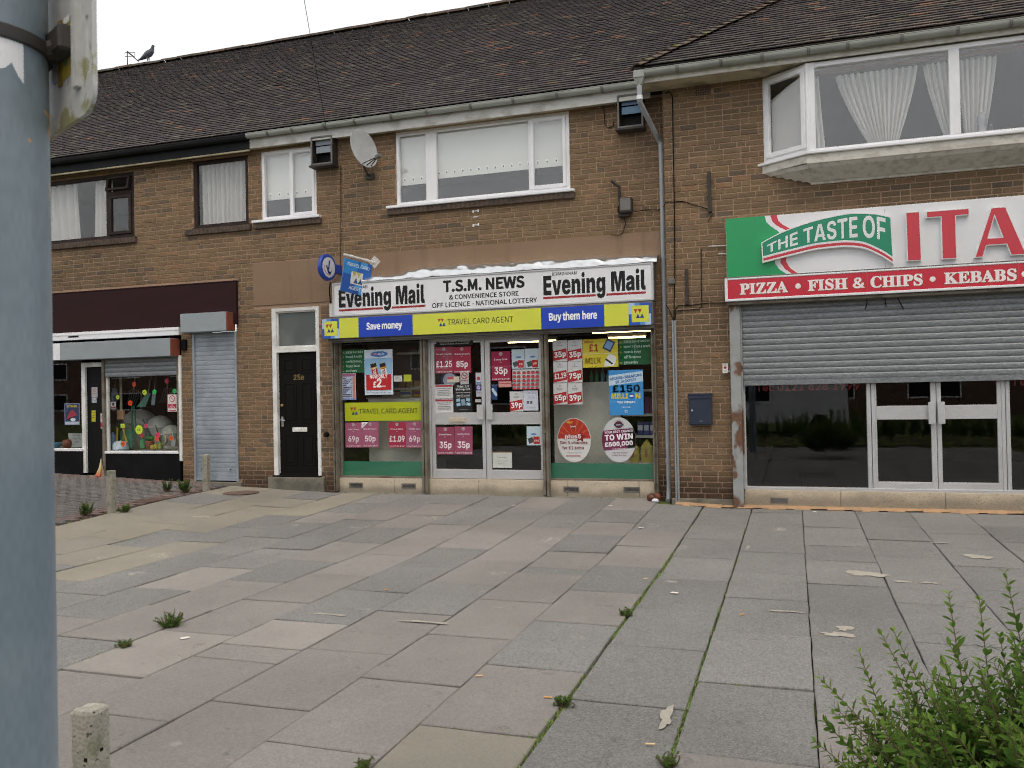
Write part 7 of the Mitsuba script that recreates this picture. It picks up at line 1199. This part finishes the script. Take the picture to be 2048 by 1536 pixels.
# ---------------------------------------------------------------- plants
def leaf_shape(L_, w):
    s = np.array([0, 0.25, 0.55, 0.82, 1.0]); wd = np.array([0.06, 0.82, 1.0, 0.55, 0.0]) * w / 2; rise = -0.12 * L_ * (s - 0.4) ** 2
    mid = np.stack([s * L_, s * 0, rise], 1); l = np.stack([s * L_, wd, rise + wd * 0.25], 1); r_ = np.stack([s * L_, -wd, rise + wd * 0.25], 1)
    v = np.vstack([mid, l[:4], r_[:4]]); f = []
    for i in range(3): f += [[i, i + 1, 5 + i + 1], [i, 5 + i + 1, 5 + i], [i, 9 + i + 1, i + 1], [i, 9 + i, 9 + i + 1]]
    f += [[3, 4, 8], [3, 12, 4]]
    return v, np.array(f)
LV, LF = leaf_shape(1.0, 0.40)
def leaves(pos, dirs, ups, lens, cols, wid=1.0):
    n = len(pos); d = dirs / np.linalg.norm(dirs, axis=1, keepdims=True); s_ = np.cross(ups, d); s_ /= np.linalg.norm(s_, axis=1, keepdims=True) + 1e-9; u = np.cross(d, s_)
    v = pos[:, None] + lens[:, None, None] * (LV[None, :, 0:1] * d[:, None] + wid * LV[None, :, 1:2] * s_[:, None] + LV[None, :, 2:3] * u[:, None])
    return v.reshape(-1, 3), (LF[None] + (np.arange(n) * len(LV))[:, None, None]).reshape(-1, 3), np.repeat(cols, len(LV), 0)
def shrub(name, label, stems, seed, per=26, ll=0.042, cat='shrub', dens=1.0, extra=None):
    rs = np.random.default_rng(seed); t = thing(name, label, cat); tw = M(); P_, D_, U_, L_, K_ = [], [], [], [], []
    for b, tip, fresh in stems:
        b, tip = np.array(b, float), np.array(tip, float); mid = (b + tip) / 2 + rs.normal(0, 0.02, 3) + [0, 0, 0.03]; H = np.linalg.norm(tip - b)
        tt_ = np.linspace(0, 1, 9)[:, None]; crv = (1 - tt_) ** 2 * b + 2 * tt_ * (1 - tt_) * mid + tt_ ** 2 * tip; tw.tube(crv, np.linspace(0.0035, 0.0012, 9), 5)
        n = int(per * H / 0.5 * dens) + 3
        for i in range(n):
            s = 0.25 + 0.75 * (i + 1) / n; p = (1 - s) ** 2 * b + 2 * s * (1 - s) * mid + s ** 2 * tip; ax_ = 2 * (1 - s) * (mid - b) + 2 * s * (tip - mid); ax_ /= np.linalg.norm(ax_)
            ph = i * 1.57 + rs.normal(0, 0.35); e = np.cross(ax_, [0.3, 0.9, 0.1]); e /= np.linalg.norm(e); e2 = np.cross(ax_, e)
            for side in (0, math.pi):
                o = math.cos(ph + side) * e + math.sin(ph + side) * e2; d = o * (1.0 - 0.25 * s) + ax_ * (0.30 + 0.45 * s ** 3) + rs.normal(0, 0.16, 3)
                P_.append(p); D_.append(d); U_.append(ax_ + rs.normal(0, 0.2, 3)); L_.append(ll * (1.15 - 0.55 * max(0, s - 0.5) * 2) * rs.uniform(0.75, 1.2)); k = rs.random()
                young = np.clip((s - 0.55) * 2.0, 0, 1) * fresh; K_.append((np.array([0.070, 0.150, 0.028]) * (0.6 + 0.7 * k)) * (1 - young) + np.array([0.21, 0.31, 0.065]) * young * (0.8 + 0.4 * k))
    q = M(); q.add(*leaves(np.array(P_), np.array(D_), np.array(U_), np.array(L_), np.array(K_))); add('leaves', q, 'leaf', t, color=True, kind='stuff'); add('twigs', tw, 'twig', t); return t
br_ = np.random.default_rng(17); stems = []
base = np.array([7.60, -9.10, 0.0])
tips = [((6.893, -8.90), 0.66), ((6.905, -9.12), 0.44), ((7.02, -8.86), 0.74), ((7.09, -8.85), 0.80), ((7.13, -8.80), 0.80), ((7.30, -8.78), 0.93), ((7.40, -8.72), 0.90), ((7.45, -8.85), 1.02), ((7.00, -9.25), 0.72), ((7.52, -8.90), 0.98)]
for (x, y), z in tips: stems.append(((x + (base[0] - x) * 0.45 + br_.normal(0, 0.03), y + (base[1] - y) * 0.4 + br_.normal(0, 0.03), z * 0.35), (x, y, z), 1.0))
for i in range(420):
    a = br_.uniform(0, 2 * np.pi); rr = 0.72 * math.sqrt(br_.random()); z = 0.82 - 0.62 * rr ** 1.5 + br_.normal(0, 0.08); x, y = base[0] + rr * math.cos(a), base[1] + rr * math.sin(a) * 0.62
    z = max(z, 0.22); x += br_.normal(0, 0.05); y += br_.normal(0, 0.05); stems.append(((base[0] + (x - base[0]) * 0.45, base[1] + (y - base[1]) * 0.45, z * 0.35), (x, y, z), 0.35 + 0.6 * br_.random()))
shrub('privet_bush', 'fresh green privet bush with long shoots in the lower right corner', stems, 3, per=15, ll=0.046, cat='bush')
def tuft(m_, x, y, h, n, rs, col=(0.15, 0.225, 0.05), spread=0.8):
    z = float(gz(x, y)) - 0.02
    for i in range(n):
        a = rs.uniform(0, 6.28); L_ = h * rs.uniform(0.5, 1.1); w = 0.003 + 0.0015 * rs.random(); ox, oy = rs.normal(0, 0.014, 2); d = np.array([math.cos(a), math.sin(a)]) * spread * rs.uniform(0.2, 1); sx, sy = -math.sin(a) * w, math.cos(a) * w
        p0_ = np.array([x + ox, y + oy, z]); p1_ = p0_ + np.array([d[0] * L_ * 0.45, d[1] * L_ * 0.45, L_ * 0.75]); p2_ = p0_ + np.array([d[0] * L_ * 1.1, d[1] * L_ * 1.1, L_ * (1.0 - 0.4 * abs(d[0] + d[1]))]); o = np.array([sx, sy, 0]); k = 0.6 + 0.8 * rs.random()
        c_ = np.array(col) * k + (np.array([0.12, 0.09, 0.02]) if rs.random() < 0.12 else 0)
        m_.add(np.array([p0_ - o, p0_ + o, p1_ + o * 0.8, p1_ - o * 0.8, p2_]), [[0, 1, 2], [0, 2, 3], [3, 2, 4]], c_)
jg = M(); rs = np.random.default_rng(41)
def joint_x(x, ya, yb, dens, h, n=7):
    for y in np.arange(ya, yb, 0.012):
        if rs.random() < dens * smooth_noise(y * 1.9 + x * 7): tuft(jg, x + rs.normal(0, 0.006), y, h * rs.uniform(0.4, 1.1), n, rs)
def joint_y(y, xa, xb, dens, h, n=6):
    for x in np.arange(xa, xb, 0.012):
        if rs.random() < dens * smooth_noise(x * 3.1 + y * 5): tuft(jg, x, y + rs.normal(0, 0.005), h * rs.uniform(0.4, 1.1), n, rs)
def smooth_noise(t): return float(np.clip((meshkit.noise(np.array([[t, 0.3, 0.7]]), 9)[0] - 0.28) * 2.6, 0, 1))
joint_x(5.672, -8.7, -3.2, 0.85, 0.032); joint_x(5.672, -3.2, -0.4, 0.2, 0.02); joint_x(6.287, -8.7, -4.8, 0.6, 0.030); joint_x(6.287, -4.8, -0.5, 0.22, 0.016); joint_x(6.90, -8.5, -0.5, 0.16, 0.014, 4); joint_x(7.52, -6, -0.5, 0.10, 0.012, 4)
joint_y(-7.50, 5.06, 5.66, 0.9, 0.030); joint_y(-8.02, 5.15, 5.66, 0.5, 0.03); joint_y(-7.06, 6.31, 6.55, 0.8, 0.026); joint_y(-5.07, 6.3, 6.9, 0.15, 0.02); joint_y(-7.09, 4.6, 5.05, 0.4, 0.02); joint_y(-7.06, 2.6, 3.8, 0.35, 0.022); joint_y(-6.08, 3.9, 4.4, 0.35, 0.02); joint_y(-4.51, 1.97, 2.6, 0.3, 0.018); joint_x(2.59, -8.0, -6.2, 0.7, 0.028); joint_x(3.22, -7.9, -6.5, 0.4, 0.022); joint_x(3.83, -7.4, -6.5, 0.25, 0.02); joint_y(-7.4, 2.62, 3.2, 0.55, 0.028); joint_x(1.31, -7.0, -5.0, 0.4, 0.02); joint_x(5.05, -8.2, -5.5, 0.16, 0.02); joint_x(4.43, -8.4, -6.0, 0.14, 0.02); joint_y(-5.12, 5.68, 6.28, 0.3, 0.018); joint_x(-1.93, -4.5, -0.5, 0.25, 0.03)
P('grassblade', {'type': 'mesh_attribute', 'name': 'vertex_color'}, 0.6)
add('joint_grass', jg, 'grassblade', None, color=True, label='fine grass and moss growing in the paving joints', cat='grass', kind='stuff')
def weed(x, y, h, n, label, ll=0.03, sp=0.10):
    r_ = np.random.default_rng(int(abs(x * 37 + y * 91) * 10)); st = []
    z = float(gz(x, y))
    for i in range(n * 2): a = r_.uniform(0, 6.28); q_ = sp * math.sqrt(r_.random()); st.append(((x + q_ * 0.25 * math.cos(a), y + q_ * 0.25 * math.sin(a), z - 0.02), (x + q_ * math.cos(a), y + q_ * math.sin(a), z + h * r_.uniform(0.3, 1.05)), 0.4 + 0.5 * r_.random()))
    shrub('weed', label, st, int(abs(x * 13) * 7), per=60, ll=ll * 0.55, cat='weed', dens=1.3)
weed(2.58, -6.86, 0.10, 26, 'bushy weed growing in a paving joint left of centre', 0.022, 0.12); weed(-2.05, -2.95, 0.20, 16, 'tall weed left of the bollard at the paving edge', 0.035, 0.11); weed(-1.80, -2.55, 0.10, 16, 'low weed at the right foot of the bollard at the paving edge', 0.03, 0.10); weed(-2.42, -1.0, 0.20, 12, 'thin weed behind the drain cover', 0.03, 0.1); weed(-2.12, -0.95, 0.20, 16, 'tallest weed between the drain cover and the far bollard', 0.035, 0.12)
weed(5.655, -5.80, 0.05, 16, 'dark green clump in the weedy paving joint, farthest up', 0.022, 0.05); weed(5.67, -7.62, 0.05, 16, 'dark green clump in the weedy paving joint, midway', 0.022, 0.05); weed(2.63, -7.36, 0.04, 14, 'small clump where two paving joints cross at the left', 0.02, 0.06); weed(5.03, -8.57, 0.04, 14, 'clump at the near corner of a grey slab at the bottom edge', 0.02, 0.05); weed(6.29, -8.18, 0.045, 16, 'clump in the second weedy paving joint near the bottom edge', 0.02, 0.05)

# ---------------------------------------------------------------- the other side of the road, seen in the glass
def far_house(x, w, label):
    t = thing('far_house', label, 'house', 'houses across the road seen in the shop windows'); y = -40.0
    q = M(); q.box(x, x + w, y - 7, y, 0, 5.2); add('wall', q, 'far_brick', t); q = M(); q.add(np.array([(x, y + 0.3, 5.1), (x + w, y + 0.3, 5.1), (x + w, y - 3.5, 7.8), (x, y - 3.5, 7.8), (x, y - 7.3, 5.1), (x + w, y - 7.3, 5.1)]), [[0, 1, 2, 3], [3, 2, 5, 4]]); add('roof', q, 'tile', t)
    for wx in (0.18, 0.62):
        for wz in (0.9, 3.3): q = M(); q.box(x + w * wx, x + w * (wx + 0.22), y - 0.02, y + 0.05, wz, wz + 1.3); add('window', q, 'upvc', t); q = M(); q.box(x + w * wx + 0.08, x + w * (wx + 0.22) - 0.08, y + 0.051, y + 0.055, wz + 0.08, wz + 1.22); add('pane', q, 'black', t)
P('far_brick', (0.15, 0.085, 0.06), 0.9)
for i in range(11): far_house(-94 + i * 12.4, 12.2, 'brick house across the road reflected in the shop glass')
VN = thing('van', 'white van parked across the pavement, reflected in the takeaway window', 'van'); q = M(); vx, vy = 3.9, -20.5
body = Polygon([(0, 0.35), (0, 1.0), (0.75, 1.15), (1.35, 1.95), (4.7, 2.0), (4.75, 0.35)]); mm_ = trimesh.creation.extrude_polygon(body, 1.8, engine='earcut'); v = np.array(mm_.vertices); q.add(np.stack([vx + v[:, 0], vy - v[:, 2], v[:, 1]], 1), mm_.faces); add('body', q, 'sign_white', VN)
q = M(); q.flat(affinity.translate(Polygon([(0.95, 1.15), (1.42, 1.82), (2.1, 1.85), (2.1, 1.15)]), vx, 0), vy + 0.006); add('window', q, 'black', VN)
for wx in (0.85, 3.8): q = M(); q.lathe([(0, 0.02), (0.2, 0.02), (0.32, 0.0), (0.33, -0.18), (0, -0.18)], (vx + wx, vy, 0.33), 20, axis='y'); add('wheel', q, 'black', VN)
st = []; hr_ = np.random.default_rng(77)
for i in range(520): x = hr_.uniform(-4, 15); y = -13.6 + hr_.normal(0, 0.25); st.append(((x, y, 0.1), (x + hr_.normal(0, 0.12), y + hr_.normal(0, 0.2), hr_.uniform(0.45, 1.0)), 0.3))
shrub('hedge', 'low hedge by the road reflected as a dark band in the takeaway window', st, 9, per=26, ll=0.075, cat='hedge', dens=0.8)
